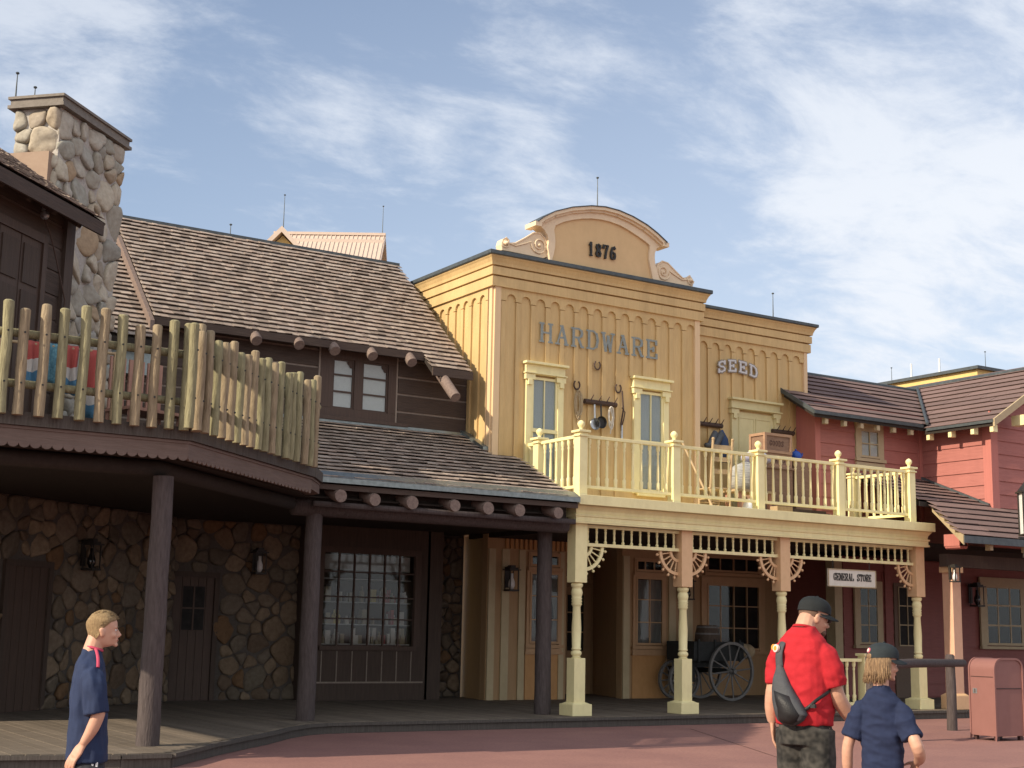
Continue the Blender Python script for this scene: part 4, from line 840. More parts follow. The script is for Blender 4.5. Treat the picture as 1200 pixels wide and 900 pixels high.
b = MB(); b.beam(P_(-4.2, -.02) - up * .10, P_(ext + .02, -.02) - up * .10, .035, .18); b.beam(P_(ext + .02, 0) - up * .10, P_(ext + .02, 2.4) - up * .10, .04, .18); b.build('eave_fascia', 'brown', lo)
for k in range(5): 
    b = MB(); q = P_(ext - .35 - k * .6, .1) - up * .2; b.beam(q, q - N * 1.0 + up * pz * 1.0, .10, .12); b.build('rafter', 'brown', lo)
# chimney
CA = onP(72, 125, V((4.56, 19.533, 0)) - N * .1, N); CA = V((CA.x, CA.y, 0)); CG = frame((CA.x, CA.y, 0), D, N); cw, cd = 1.80, (CA - onP(19, 150, CA, D)).dot(N); zt = 8.92; print('cd', cd)
ch = MB(CG); ch.box(.0, cw - .0, -cd + .0, -.0, 3.86, zt); co = ch.build('chimney', 'mortar', lo)
b = MB(); stones(b, CA + V((0, 0, 3.9)), D, (0, 0, 1), N, cw, zt - 3.9, .30, .042, .007, seed=8, over=.02); stones(b, CA - N * cd + V((0, 0, 3.9)), N, (0, 0, 1), -D, cd, zt - 3.9, .31, .045, .007, seed=10, over=.02)
b.v = b.v; b.build('cobbles', 'stone', co, smooth=True)
b = MB(CG); b.box(-.11, cw + .10, -cd - .10, .10, zt, zt + .05); b.box(-.08, cw + .07, -cd - .07, .07, zt + .05, zt + .14); b.box(-.11, cw + .10, -cd - .10, .10, zt + .14, zt + .18); b.build('chimney_cap', 'capstone', co)
zb_ = onP(40, 181, CA - D * .02, D).z
b = MB(CG); b.box(-.13, .0, -cd - .05, -.06, 6.6, zb_); b.build('flashing_box', 'tanbox', co)
for s, dd in ((.05, -.8), (.6, -.85)):
    q = CG @ V((s, dd, zt + .19)); rod(0, q.x, q.y, q.z, .42, co)
# pulley
q = onP(52, 236, Wc + N * .12, N); t = thing('rope_pulley', 'small hoist pulley and slack rope hanging from the gable eave', 'pulley', q)
b = MB(); b.lathe((q.x, q.y, q.z - .18), [(0, .02), (.01, .055), (.05, .06), (.06, .02)], 12, (N, V((0, 0, 1)), D)); b.box(q.x - .02, q.x + .02, q.y - .03, q.y + .03, q.z - .12, q.z - .0); b.build('pulley_block', 'metal', t)
b = MB(); b.tube([(q.x, q.y, q.z), (q.x + .01, q.y, q.z + .10), (q.x + .03, q.y, q.z + .16), (q.x, q.y, q.z + .22)], .014, 6); b.build('hook', 'metal', t)
e_ = onP(76, 352, Wc + N * .10, N); b = MB(); b.tube([V((q.x, q.y, q.z - .2)), q.lerp(e_, .3) + V((0, 0, -.03)), q.lerp(e_, .6), e_, e_ - V((0, 0, .6))], .011, 6); b.build('rope', 'rust', t)

# log railing
lf = thing('log_railing', 'rustic railing of upright weathered logs around the lodge balcony', 'railing', (5, 16, 3.8))
c1 = lambda x, y: (x / 4.5, 340 + y / 4.5); c2_ = lambda x, y: (x / 3.0, 330 + y / 3.0)
FYY = 15.80; sec1 = [((22, 55), (3, 625)), ((130, 105), (92, 640)), ((235, 82), (206, 650)), ((340, 105), (303, 660)), ((447, 90), (419, 670)), ((548, 103), (516, 683)), ((645, 138), (613, 693)), ((736, 192), (709, 698)), ((820, 190), (798, 703)), ((908, 165), (889, 708)), ((982, 182), (969, 718)), ((1028, 182), (1030, 730))]
rl = random.Random(31)
def picket(x, y, z0, z1, r, i, n_):
    b = MB(); K = 8; ph = rl.uniform(0, 6); a, c = rl.uniform(-.008, .008), rl.uniform(-.008, .008); pts = [(x + a * math.sin(ph + k) , y + c * math.cos(ph + k * 1.2), z0 + (z1 - z0) * k / (K - 1)) for k in range(K)]
    pts.append((pts[-1][0], pts[-1][1], z1 + .018)); b.tube(pts, [r * rl.uniform(.95, 1.06) for _ in range(K)] + [r * .72], 12); o = b.build('picket', 'log' if rl.random() < .68 else 'log2', lf, smooth=2)
    h = MB()
    for z in (4.72, 4.15):
        if z < z1 - .04: h.lathe((x, y, z), [(r * .6, .012), (r + .004, .012)], 8, (V((1, 0, 0)), V((0, 0, 1)), V((n_.x, n_.y, 0))))
    if h.v: h.build('bolt', 'black', o)
n1_ = V((0, -1, 0))
for i, (tp, bt) in enumerate(sec1):
    tx = onY(*c1(*bt), FYY).x; tz = onY(*c1(*tp), FYY).z; picket(tx, FYY, 3.80, tz, .059, i, n1_)
pS, pE = V((5.70, 15.84, 0)), V((8.52, 18.56, 0)); tS = (pE - pS).normalized(); nS = V((tS.y, -tS.x, 0))
for i, (x, y) in enumerate(((686, 152), (714, 180), (742, 178), (770, 213), (797, 220), (825, 215), (850, 255), (874, 262), (899, 248), (922, 275), (945, 273), (968, 290), (990, 287), (1018, 325), (1033, 325), (1055, 322), (1083, 350), (1100, 350), (1117, 335))):
    q = onP(*c2_(x, y), pS + nS * .05, nS); picket(q.x, q.y, 3.80, q.z, .054, i, nS)
zt1 = 4.72; zt2 = 4.15
b = MB()
for z in (zt1, zt2): b.tube([(1.2, FYY + .10, z), (3.5, FYY + .10, z + .012), (5.62, FYY + .10, z)], .048, 10); b.tube([pS - nS * .05 + V((0, 0, z)), pE - nS * .05 + V((0, 0, z))], .046, 10)
b.build('log_rail', 'log', lf, smooth=2)
# ================================================================== RED HOUSE (right)
rh = thing('red_house', 'barn-red clapboard house with brown shingle roofs at the right end of the block', 'building', (24, 21.4, 0))
def clap(mb, X, s0, s1, z0, z1, e=.27, keep=None):
    """keep(z)->list of (a,b) spans"""
    z = z0
    while z < z1 - .02:
        zz = min(z + e, z1)
        for a, b_ in (keep(z + e / 2) if keep else [(s0, s1)]):
            if b_ - a < .02: continue
            vs = [(a, 0, z), (b_, 0, z), (b_, .034, z), (a, .034, z), (a, 0, zz), (b_, 0, zz), (b_, .010, zz), (a, .010, zz)]
            mb.M = X; mb.add(vs, [(0, 3, 2, 1), (4, 5, 6, 7), (0, 1, 5, 4), (1, 2, 6, 5), (2, 3, 7, 6), (3, 0, 4, 7)])
        z += e
    mb.M = Matrix()
b = MB(); b.box(21.33, 24.6, 21.46, 23.6, 3.5, 6.5); b.box(24.62, 28.9, 19.56, 24.5, 3.5, 6.35); b.prism([(24.62, 19.57, 6.3), (28.9, 19.57, 6.3), (26.75, 19.57, 7.50)], (0, 4, 0)); b.build('wall', 'red', rh)
b = MB(); clap(b, FY(21.46), 21.45, 24.6, 3.9, 6.42, .29, lambda z: [(21.45, 22.50), (23.38, 24.58)] if 5.25 < z < 6.2 else [(21.45, 24.58)]); 
clap(b, frame((24.62, 19.56, 0), (0, 1, 0), (-1, 0, 0)), .18, 1.9, 3.95, 6.35, .29)
clap(b, FY(19.56), 24.80, 28.9, 3.75, 7.4, .29, lambda z: [(24.80, 28.7)] if z < 6.3 else [(24.7 + (z - 6.25) / .59, 28.8 - (z - 6.25) / .59)]); b.build('clapboards', 'red', rh)
for q in ((21.30, 21.45, 21.42, 21.99, 3.5, 6.45), (24.50, 24.60, 21.40, 21.46, 3.9, 6.3)): b = MB(); b.box(*q); b.build('corner_board', 'redl', rh)
b = MB(); b.box(24.58, 24.80, 19.52, 19.56, 3.6, 6.4); b.box(24.585, 24.62, 19.56, 19.74, 3.6, 6.35); b.build('corner_board', 'redl', rh)
wr = window(rh, FY(21.46), 22.64, 23.24, 5.42, 6.04, 2, 2, 'tansiding', 'curtain_w', trim='tansiding', tw=.13, td=.05, depth=.03)
b = MB(FY(21.46)); b.box(22.5, 23.38, .001, .06, 5.12, 5.31); b.box(22.47, 23.41, .001, .08, 6.17, 6.25); b.build('window_apron', 'tansiding', wr)
RS = .59; rsv = V((0, 1, RS)).normalized(); rex = .29
mb = MB(); rows = int((23.2 - 21.0) * math.sqrt(1 + RS * RS) / rex) + 1
def am(bv): Y = 21.0 + (bv + .1) * rsv.y; return (20.85 if Y < 21.9 else 21.76, 24.2 + (Y - 20.88) + .12)
shingles(mb, (0, 21.0, 6.2), (1, 0, 0), rsv, rows, rex, am, wid=(.7, 1.5), th=.045, jit=.003, rnd=random.Random(2))
wsv = V((1, 0, RS)).normalized(); rows = int((26.75 - 24.2) * math.sqrt(1 + RS * RS) / rex) + 1
def aw_(bv): Xq = 24.2 + (bv) * wsv.x; return (19.1, 20.88 + (Xq - 24.2) + .25 if Xq < 26.5 else 25)
shingles(mb, (24.2, 0, 6.11), (0, 1, 0), wsv, rows, rex, aw_, wid=(.7, 1.5), th=.045, jit=.003, rnd=random.Random(3)); mb.build('roof_shingles', 'shingle_r', rh)
b = MB(); 
b.prism([(20.87, 21.0, 6.08), (20.87, 21.9, 6.08 + .9 * RS), (20.87, 21.9, 6.19 + .9 * RS), (20.87, 21.0, 6.19)], (.9, 0, 0)); b.prism([(21.77, 21.0, 6.08), (21.77, 23.2, 6.08 + 2.2 * RS), (21.77, 23.2, 6.19 + 2.2 * RS), (21.77, 21.0, 6.19)], (2.75, 0, 0)); b.prism([(24.52, 21.3, 6.25), (24.52, 23.2, 6.08 + 2.2 * RS), (24.52, 23.2, 6.19 + 2.2 * RS), (24.52, 21.3, 6.36)], (2.2, 0, 0))
b.prism([(24.2, 19.12, 6.0), (26.75, 19.12, 6.0 + 2.55 * RS), (26.75, 19.12, 6.1 + 2.55 * RS), (24.2, 19.12, 6.1)], (0, 1.85, 0)); b.prism([(24.7, 20.97, 6.29), (26.75, 20.97, 6.0 + 2.55 * RS), (26.75, 20.97, 6.1 + 2.55 * RS), (24.7, 20.97, 6.395)], (0, 3, 0))
b.prism([(29.3, 19.12, 6.0), (26.75, 19.12, 6.0 + 2.55 * RS), (26.75, 19.12, 6.12 + 2.55 * RS), (29.3, 19.12, 6.12)], (0, 5, 0)); b.build('roof_boarding', 'under', rh)
b = MB(); b.prism([(24.16, 19.07, 5.98), (26.75, 19.07, 5.98 + 2.59 * RS), (26.75, 19.07, 6.16 + 2.59 * RS), (24.16, 19.07, 6.14)], (0, .045, 0)); b.prism([(29.34, 19.07, 5.98), (26.75, 19.07, 5.98 + 2.59 * RS), (26.75, 19.07, 6.16 + 2.59 * RS), (29.34, 19.07, 6.14)], (0, .045, 0)); b.build('gable_rake_board', 'tansiding', rh)
b = MB(); b.tube([(26.75, 19.08, 7.66), (26.75, 25, 7.66)], .05, 6); b.tube([(21.8, 23.22, 7.53), (26.6, 23.22, 7.53)], .05, 6); b.tube([(24.2, 20.9, 6.24), (26.6, 23.25, 7.62)], .035, 6); b.build('ridge_roll', 'leadcap', rh)
b = MB(); b.box(20.85, 24.15, 20.96, 20.99, 6.15, 6.22); b.box(24.16, 24.19, 19.1, 20.9, 6.07, 6.13); b.prism([(20.83, 20.98, 6.14), (20.83, 22.0, 6.14 + RS * 1.02), (20.83, 22.0, 6.24 + RS * 1.02), (20.83, 20.98, 6.24)], (.03, 0, 0)); b.build('eave_edge', 'leadcap', rh)
for x in (21.2, 21.75, 22.25, 22.75, 23.25, 23.8): 
    b = MB(); b.box(x, x + .09, 21.02, 21.12, 5.97, 6.12); b.build('rafter_tail', 'tansiding', rh)
for y in (19.16, 19.66, 20.26, 20.86):
    b = MB(); b.box(24.22, 24.36, y, y + .09, 5.88, 6.03); b.build('rafter_tail', 'cream', rh)
b = MB(); b.box(25.0, 25.22, 18.98, 19.3, 6.08, 6.30); b.build('purlin_end', 'cream', rh)
# lower porch roof
uz = lambda Y: 4.33 + (5.06 - 4.33) / 1.85 * (Y - 19.6); sU = V((0, 1.85, .73)).normalized(); sLo = V((0, 1.4, .80)).normalized()
mb = MB(); LU = math.hypot(1.85, .73); LLo = math.hypot(1.4, .8)
shingles(mb, (0, 19.6, 4.33), (1, 0, 0), sU, 7, LU / 7, lambda bv: (22.35, 24.58), wid=(.7, 1.5), th=.045, jit=.003, rnd=random.Random(4))
shingles(mb, (0, 18.2, 3.53), (1, 0, 0), sLo, 6, LLo / 6, lambda bv: (22.0 + bv / LLo * .72, 33 if bv < LLo * .93 else 33), wid=(.7, 1.5), th=.045, jit=.003, rnd=random.Random(5)); mb.build('porch_shingles', 'shingle_r', rh)
b = MB(); b.prism([(22.4, 19.6, 4.22), (22.4, 21.44, 4.95), (22.4, 21.44, 5.045), (22.4, 19.6, 4.315)], (2.18, 0, 0)); b.prism([(22.0, 18.21, 3.44), (22.72, 19.6, 4.22), (22.72, 19.6, 4.315), (22.0, 18.21, 3.52)], (11, 0, 0)); b.build('porch_roof_boarding', 'under', rh)
b = MB(); b.box(21.98, 33, 18.15, 18.19, 3.40, 3.54); b.build('porch_eave_gutter', 'leadcap', rh)
b = MB(); b.prism([(21.96, 18.17, 3.36), (22.70, 19.55, 4.12), (22.70, 19.55, 4.26), (21.96, 18.17, 3.54)], (.04, 0, 0)); b.build('porch_rake_board', 'tansiding', rh)
b = MB(); b.prism([(24.585, 19.6, 4.36), (24.585, 21.4, 5.07), (24.585, 21.4, 5.12), (24.585, 19.6, 4.41)], (-.06, 0, 0)); b.build('step_flashing', 'leadcap', rh)
for x in (22.9, 24.0, 25.1, 26.2, 27.3): b = MB(); b.box(x, x + .09, 18.3, 18.42, 3.30, 3.42); b.build('rafter_tail', 'tansiding', rh)
b = MB(); b.box(23.02, 33, 19.48, 19.68, 3.02, 3.28); b.build('porch_beam', 'brownv', rh)
b = MB(); b.box(22.9, 23.16, 19.05, 19.44, 3.42, 3.66); 
for k in range(2): b.lathe((22.97 + k * .12, 19.24, 3.42), [(-.19, .06), (.19, .06)], 10, (V((1, 0, 0)), V((0, 0, 1)), V((0, 1, 0))))
b.build('scalloped_bracket', 'redl', rh)
b = MB(); b.box(22.75, 33, 19.75, 23.5, 3.42, 3.5); b.build('porch_ceiling', 'under', rh)
# ground floor
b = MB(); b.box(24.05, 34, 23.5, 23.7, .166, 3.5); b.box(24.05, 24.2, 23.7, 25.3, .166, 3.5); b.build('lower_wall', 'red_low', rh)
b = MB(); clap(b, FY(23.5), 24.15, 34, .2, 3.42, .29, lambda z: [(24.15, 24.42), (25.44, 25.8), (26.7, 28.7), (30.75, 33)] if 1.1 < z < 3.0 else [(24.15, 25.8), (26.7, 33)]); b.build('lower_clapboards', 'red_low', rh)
b = MB(FY(23.5)); b.box(23.82, 24.06, -.2, .08, .166, 3.3); b.build('cream_jamb', 'tansiding', rh); b = MB(FY(23.5)); b.box(25.5, 25.7, .036, .06, .166, 3.4); b.build('pilaster', 'red_low', rh)
window(rh, FY(23.462), 24.6, 25.24, 1.40, 2.72, 2, 3, 'tansiding', 'dark', trim='tansiding', tw=.14)
b = MB(FY(23.5)); b.box(25.82, 26.68, .0, .04, .17, 2.85); dr = b.build('door', mat('brown_painted_door', (.14, .09, .06), None, .6), rh)
b = MB(FY(23.5)); b.box(25.98, 26.52, .041, .045, 1.4, 2.75); b.build('door_glass', 'dark', dr)
b = MB(FY(23.5))
for z in (1.37, 1.85, 2.3, 2.74): b.box(25.95, 26.55, .046, .065, z, z + .025)
for x in (25.95, 26.24, 26.53): b.box(x, x + .02, .046, .0655, 1.38, 2.76)
b.build('door_muntin', 'tansiding', dr)
window(rh, FY(23.462), 29.05, 30.45, 1.42, 2.9, 3, 3, 'tansiding', 'dark', trim='tansiding', tw=.2, sashw=.06, mun=.04)
for z in (2.3,): pass
t = thing('square_porch_post', 'square peach porch post with a hanging lantern, right of the balcony', 'porch post', (23.3, 19.58, .166))
b = MB(); b.box(23.12, 23.38, 19.45, 19.71, .46, 3.02); b.build('shaft', mat('salmon_post_paint', (.66, .40, .27), (.60, .36, .24), .6, (5, 5, 3), 2, .4, .1, 20, dirt=.2), t, bevel=.01)
b = MB(); b.box(23.05, 23.45, 19.38, 19.78, .166, .44); b.lathe((23.25, 19.58, .44), [(0, .27), (.04, .2)], 4, (V((.7071, .7071, 0)), V((-.7071, .7071, 0)), V((0, 0, 1)))); b.build('base', 'peach', t, bevel=.008)
b = MB(); b.box(23.08, 23.42, 19.41, 19.75, 2.90, 3.019); b.build('capital', 'peach', t, bevel=.006)

# ================================================================== FAR BUILDINGS
yb = thing('flat_roofed_building', 'pale yellow flat-topped parapet rising behind the red house roofs', 'building', (36, 30, 0))
q = onY(1145, 429, 26); X_ = q.x; b = MB(); b.box(X_, X_ + 12, 26, 38, 0, q.z - .09); b.build('wall', 'yside', yb)
b = MB(); b.box(X_ - .12, X_ + 12.2, 25.88, 38.2, q.z - .09, q.z); b.build('parapet_cap', 'leadcap', yb)
for x, y, h in ((1045, 443, .8), (1155, 430, .95)): p = onY(x, y, 27.5 if x > 1100 else 30.5); rod(0, max(p.x, X_ + .1), p.y, q.z - .02, h, yb)
for x, y in ((1068, 440), (1101, 436)):
    p = onX(x, y, X_ + .5); m = MB(); m.tube([(p.x, p.y, q.z - .02), (p.x, p.y, q.z + .55)], .03, 6); m.build('vent_pipe', 'globe', yb)
cb = thing('copper_roofed_house', 'distant yellow house with pale copper gabled roof beyond the log shop ridge', 'building', (17, 36, 0))
a = onY(452, 276, 36); e = onY(366, 281, 37.2); e = V((e.x, e.y, a.z)); dd = (a - e); dd.z = 0; dd.normalize(); nn_ = V((dd.y, -dd.x, 0)); e = e - dd * 1.15
b = MB(); sl = V((nn_.x, nn_.y, -1.0)); W_ = 3.0
b.prism([a, a + nn_ * W_ - V((0, 0, W_ * 1.0)), a + nn_ * W_ - V((0, 0, W_ * 1.0 + .12)), a - V((0, 0, .14))], -dd * (a - e).length); b.prism([a, a - nn_ * W_ - V((0, 0, W_)), a - nn_ * W_ - V((0, 0, W_ + .12)), a - V((0, 0, .14))], -dd * (a - e).length); ro = b.build('roof', 'copper', cb)
b = MB(); L = (a - e).length
for k in range(int(L / .13)): p = a - dd * (.05 + k * .13); b.beam(p + V((0, 0, .01)), p + nn_ * W_ - V((0, 0, W_ - .01)), .025, .03)
b.beam(a + V((0, 0, .02)), e + V((0, 0, .02)), .14, .08); b.beam(a + nn_ * .3 - V((0, 0, .28)), e + nn_ * .3 - V((0, 0, .28)), .05, .12); b.build('standing_seam', 'copper', ro)
b = MB(); w0 = a - dd * .35; b.prism([w0 - V((0, 0, .3)), w0 + nn_ * 2.6 - V((0, 0, 2.9)), V((w0.x + nn_.x * 2.6, w0.y + nn_.y * 2.6, 0)), V((w0.x - nn_.x * 2.6, w0.y - nn_.y * 2.6, 0)), w0 - nn_ * 2.6 - V((0, 0, 2.9))], -dd * (L - .5)); b.build('wall', 'yside', cb)
g0 = onY(332, 267, 32.6); gz = g0.z; gd = nn_; gs = dd                          # dormer gable facing the street
b = MB()
for sgn in (-1, 1): b.prism([g0 + gd * .2, g0 + gd * .2 + gs * sgn * 2.6 - V((0, 0, 2.6 * 1.05)), g0 + gd * .2 + gs * sgn * 2.6 - V((0, 0, 2.6 * 1.05 + .15)), g0 + gd * .2 - V((0, 0, .16))], -gd * 5)
b.build('dormer_roof', 'copper', cb)
b = MB(); b.prism([g0 - V((0, 0, .2)), g0 + gs * 2.4 - V((0, 0, 2.7)), g0 - gs * 2.4 - V((0, 0, 2.7))], -gd * 4.6); b.build('dormer_gable', 'yside', cb)
rod(0, g0.x, g0.y, g0.z - .02, .9, cb); rod(0, a.x - dd.x * .1, a.y - dd.y * .1, a.z, .9, cb)
# ================================================================== LANTERNS
def lantern(q, n, label, scale=1.0, glob='globe', cat='lantern'):
    n = V(n).normalized(); t = thing('wall_lantern', label, cat, q, 'iron lanterns along the porches'); s = scale; X = frame((q.x, q.y, q.z), (n.y * -1, n.x, 0), n)
    b = MB(X); b.box(-.05 * s, .05 * s, 0, .02, -.16 * s, .20 * s); b.box(-.015, .015, .02, .12 * s, .19 * s, .215 * s); b.build('bracket', 'iron', t)
    b = MB(X); c = .16 * s
    for a in (-1, 1):
        for d in (-1, 1): b.box(a * .085 * s - .009, a * .085 * s + .009, c + d * .085 * s - .009, c + d * .085 * s + .009, -.2 * s, .14 * s)
    b.box(-.1 * s, .1 * s, c - .1 * s, c + .1 * s, -.225 * s, -.195 * s)
    for i, (r, z0, z1) in enumerate(((.12, .14, .16), (.085, .16, .19), (.05, .19, .23))): b.box(-r * s, r * s, c - r * s, c + r * s, z0 * s, z1 * s)
    b.build('cage', 'iron', t)
    b = MB(X); b.lathe((0, c, -.19 * s), [(0, .03 * s), (.06 * s, .06 * s), (.13 * s, .058 * s), (.2 * s, .03 * s), (.28 * s, .028 * s)], 12); b.build('glass_chimney', M[glob], t, smooth=True); return t
q = onP(97, 650, V((*pA, 0)) + V((u.y, -u.x, 0)) * .05, V((u.y, -u.x, 0))); lantern(q, (u.y, -u.x, 0), 'black lantern on the cobble wall above the boy in the blue shirt', 1.15, 'lens')
lantern(onY(300, 658, 25.36), (0, -1, 0), 'black lantern on the cobble wall between the two leftmost log posts', 1.1, 'globe')
lantern(onY(594, 678, 24.46), (0, -1, 0), 'black lantern on the ochre wall left of the curtained window', 1.15, 'globe')
lantern(onY(800, 690, 24.44), (0, -1, 0), 'black lantern half hidden behind the second turned porch post', 1.1, 'lens')
lantern(onY(1113, 672, 19.44), (0, -1, 0), 'black lantern with bright white globe on the square peach post', .8, 'globe')
lantern(onY(1137, 697, 23.44), (0, -1, 0), 'dark lantern on the red wall left of the wide shop window', 1.3, 'lens')

# ================================================================== THINGS HUNG ON THE FRONTS
def shoe(x, y, Y, lab, r=.085, rot=0):
    q = onY(x, y, Y); pts = [];
    for k in range(13): a = R(-60 + 300 * k / 12) + rot; pts.append((q.x + r * .8 * math.cos(a), Y, q.z - .0 + r * math.sin(a) * (1 if math.sin(a) < 0 else 1) ))
    pts = [(q.x + r * .8 * math.cos(a), Y, q.z + r * math.sin(a)) for a in [R(125 + 290 * k / 12) + rot for k in range(13)]]
    b = MB(); b.tube(pts, [.016] * 13, 6); single(b, 'horseshoe', 'rust', lab, 'horseshoe', 'horseshoes nailed to the hardware front')
shoe(700, 428, 21.35, 'iron horseshoe nailed alone below the HARDWARE lettering')
shoe(676, 451, 21.34, 'rusty horseshoe above the coiled rope beside the left window')
shoe(724.5, 455, 21.35, 'rusty horseshoe left of the right-hand upper window')
def coil(x, y, Y, w, h, lab, m, nm, loops=5):
    q = onY(x, y, Y); b = MB(); rr = random.Random(x)
    for k in range(loops):
        a = w * rr.uniform(.6, 1.1); c = h * rr.uniform(.75, 1.1); pts = [(q.x + a * .5 * math.sin(t), Y - .02 - rr.uniform(0, .03), q.z - c * (.5 - .5 * math.cos(t))) for t in [j * 2 * math.pi / 14 for j in range(15)]]; b.tube(pts, .012, 6)
    b.tube([(q.x - .01, Y - .03, q.z + .01), (q.x + .02, Y - .05, q.z - h * .5), (q.x - .02, Y - .04, q.z - h * 1.25)], .012, 6)
    single(b, nm, m, lab, nm.replace('_', ' '))
coil(677, 458, 21.36, .17, .52, 'coil of brown rope and tack hanging beside the left upper window', 'rope', 'rope_coil')
coil(715, 477, 21.30, .14, .42, 'loops of pale rope hung from the right end of the peg rail', 'ropew', 'rope_coil', 6)
def rack(x0, y0, x1, y1, Y, lab):
    a, c = onY(x0, y0, Y), onY(x1, y1, Y); c.z = a.z; t = thing('peg_rail', lab, 'peg rail', a); b = MB(); b.tube([a, c], .05, 10); b.build('rail', 'rust', t)
    for k in range(4):
        p = a.lerp(c, (k + .5) / 4); b = MB(); b.tube([p, p + V((.01, -.08, .04)), p + V((.03, -.13, .12))], [.014, .012, .007], 6); b.build('peg', 'rust', t)
rack(685, 470, 722, 474, 21.32, 'log peg rail with iron hooks between the two hardware windows')
rack(818.5, 496, 846, 500, 21.92, 'log peg rail left of the seed store door'); rack(905, 505, 930, 510, 21.92, 'log peg rail behind the stacked crates')
def pan(x, y, Y, r, lab, m, topy):
    q = onY(x, y, Y); p = onY(x, topy, Y); t = thing('frying_pan', lab, 'pan', q); b = MB(); ax = (V((1, 0, 0)), V((0, 0, 1)), V((0, -1, 0)))
    b.lathe(q, [(-.03, r * .8), (-.025, r * .82), (.02, r), (.025, r * .98), (-.02, r * .78)], 20, ax); b.build('bowl', m, t, smooth=2)
    b = MB(); b.beam(V((q.x, Y, q.z + r * .9)), V((q.x - .01, Y, p.z)), .03, .014, (0, 1, 0)); b.build('handle', m, t)
pan(697, 497, 21.27, .115, 'shiny silver saucepan hanging from the peg rail', 'metal', 474); pan(704.5, 495, 21.25, .12, 'black frying pan hanging next to the silver saucepan', 'black', 474)
a, c = onY(729, 458, 21.33), onY(728.5, 514, 21.33); t = thing('harness_strap', 'long iron hook and harness strap hung left of the right upper window', 'harness', c); b = MB()
b.tube([a, a.lerp(c, .4) + V((.02, -.02, 0)), a.lerp(c, .7) - V((.02, 0, 0)), c.lerp(a, .1)], .018, 6); b.tube([a.lerp(c, .35), a.lerp(c, .45) + V((.06, -.02, 0)), a.lerp(c, .6) + V((.03, -.02, 0)), a.lerp(c, .75)], .012, 6); b.build('strap', 'rust', t)
b = MB(); b.tube([c.lerp(a, .28), c], [.02, .026], 8); b.build('grip', 'metal', t)
# boots + denim on seed rail
q = onY(836, 516, 21.7); t = thing('work_boots', 'grey leather boots hanging with blue denim beside the seed store door', 'boots', q)
for k, dx in enumerate((-.06, .10)):
    b = MB(); b.tube([q + V((dx + .12, 0, .16)), q + V((dx, -.03, 0)), q + V((dx - .10, -.06, -.12)), q + V((dx - .22, -.08, -.13))], [(.075, .06), (.075, .06), (.06, .055), (.045, .04)], 10); b.build('boot', 'leather', t, smooth=True)
q = onY(847, 518, 21.75); b = MB(); b.tube([q + V((-.03, 0, .24)), q + V((.0, -.04, .05)), q + V((.03, -.03, -.18)), q + V((.0, -.02, -.42))], [(.05, .04), (.11, .07), (.12, .07), (.09, .05)], 12)
for v_ in range(len(b.v)): b.v[v_] += V((0, 0, 0)) + V((noise.noise(b.v[v_] * 9), noise.noise(b.v[v_] * 9 + V((5, 0, 0))), 0)) * .03
single(b, 'denim_overalls', 'dblue', 'bundle of dark blue denim hung right of the grey boots', 'overalls', smooth=True)

# ================================================================== BALCONY CLUTTER
FZ = 3.872
def crate(x0, x1, y0, y1, z0, z1, lab, word):
    t = thing('wooden_crate', lab, 'crate', ((x0 + x1) / 2, y0, z0), 'stencilled crates on the balcony'); w = .055
    b = MB(); b.box(x0 + .025, x1 - .025, y0 + .025, y1 - .025, z0 + .01, z1 - .01); b.build('panel', 'crated', t)
    b = MB()
    for a in (x0, x1 - w):
        for c in (y0, y1 - w): b.box(a, a + w, c, c + w, z0, z1)
    for z in (z0, z1 - w):
        b.box(x0 + w, x1 - w, y0 - .001, y0 + .03, z, z + w); b.box(x0 + w, x1 - w, y1 - .03, y1, z, z + w); b.box(x0 - .001, x0 + .03, y0 + w, y1 - w, z, z + w); b.box(x1 - .03, x1, y0 + w, y1 - w, z, z + w)
    b.build('batten', 'crate', t)
    b = MB(); text(b, word, frame((x0 + .15, y0 + .024, z0 + (z1 - z0) * .38), (1, 0, 0), (0, -1, 0)), (.075 if len(word) < 5 else .055), .10, .025, .016, .003, .7); b.build('stencil', 'stamp', t)
cab = MB(); cab.box(19.0, 19.98, 20.75, 21.25, 3.95, 4.90); cab.box(18.96, 20.02, 20.71, 21.3, 4.86, 4.90)
for a in (19.0, 19.92):
    for c in (20.75, 21.19): cab.box(a, a + .06, c, c + .06, 3.871, 3.95)
single(cab, 'side_cabinet', 'crated', 'brown plank cabinet under the stacked crates on the balcony', 'cabinet')
crate(19.30, 20.0, 20.78, 21.2, 4.902, 5.17, 'lower stencilled wooden crate of the two on the balcony', 'LARD'); crate(19.24, 19.98, 20.75, 21.22, 5.175, 5.58, 'upper and larger stencilled wooden crate of the two on the balcony', 'GOODS')
b = MB(); q = V((20.32, 21.0, FZ)); b.box(20.12, 20.56, 20.8, 21.22, 3.872, 5.10); single(b, 'upturned_box', 'crated', 'narrow dark wooden box carrying the blue enamel pot', 'box')
t = thing('enamel_pot', 'round bright blue enamel pot to the right of the crates', 'pot', (20.32, 21.0, 5.10)); b = MB(); b.lathe((20.32, 21.0, 5.10), [(0, .07), (.03, .10), (.10, .12), (.17, .10), (.2, .06), (.22, .02)], 16); b.build('body', 'enamel', t, smooth=True)
b = MB(); b.ell((20.32, 21.0, 5.335), (.02, .02, .02)); b.tube([(20.43, 21.0, 5.17), (20.49, 21.0, 5.22), (20.50, 21.0, 5.28)], .016, 6); b.build('spout', 'enamel', t)
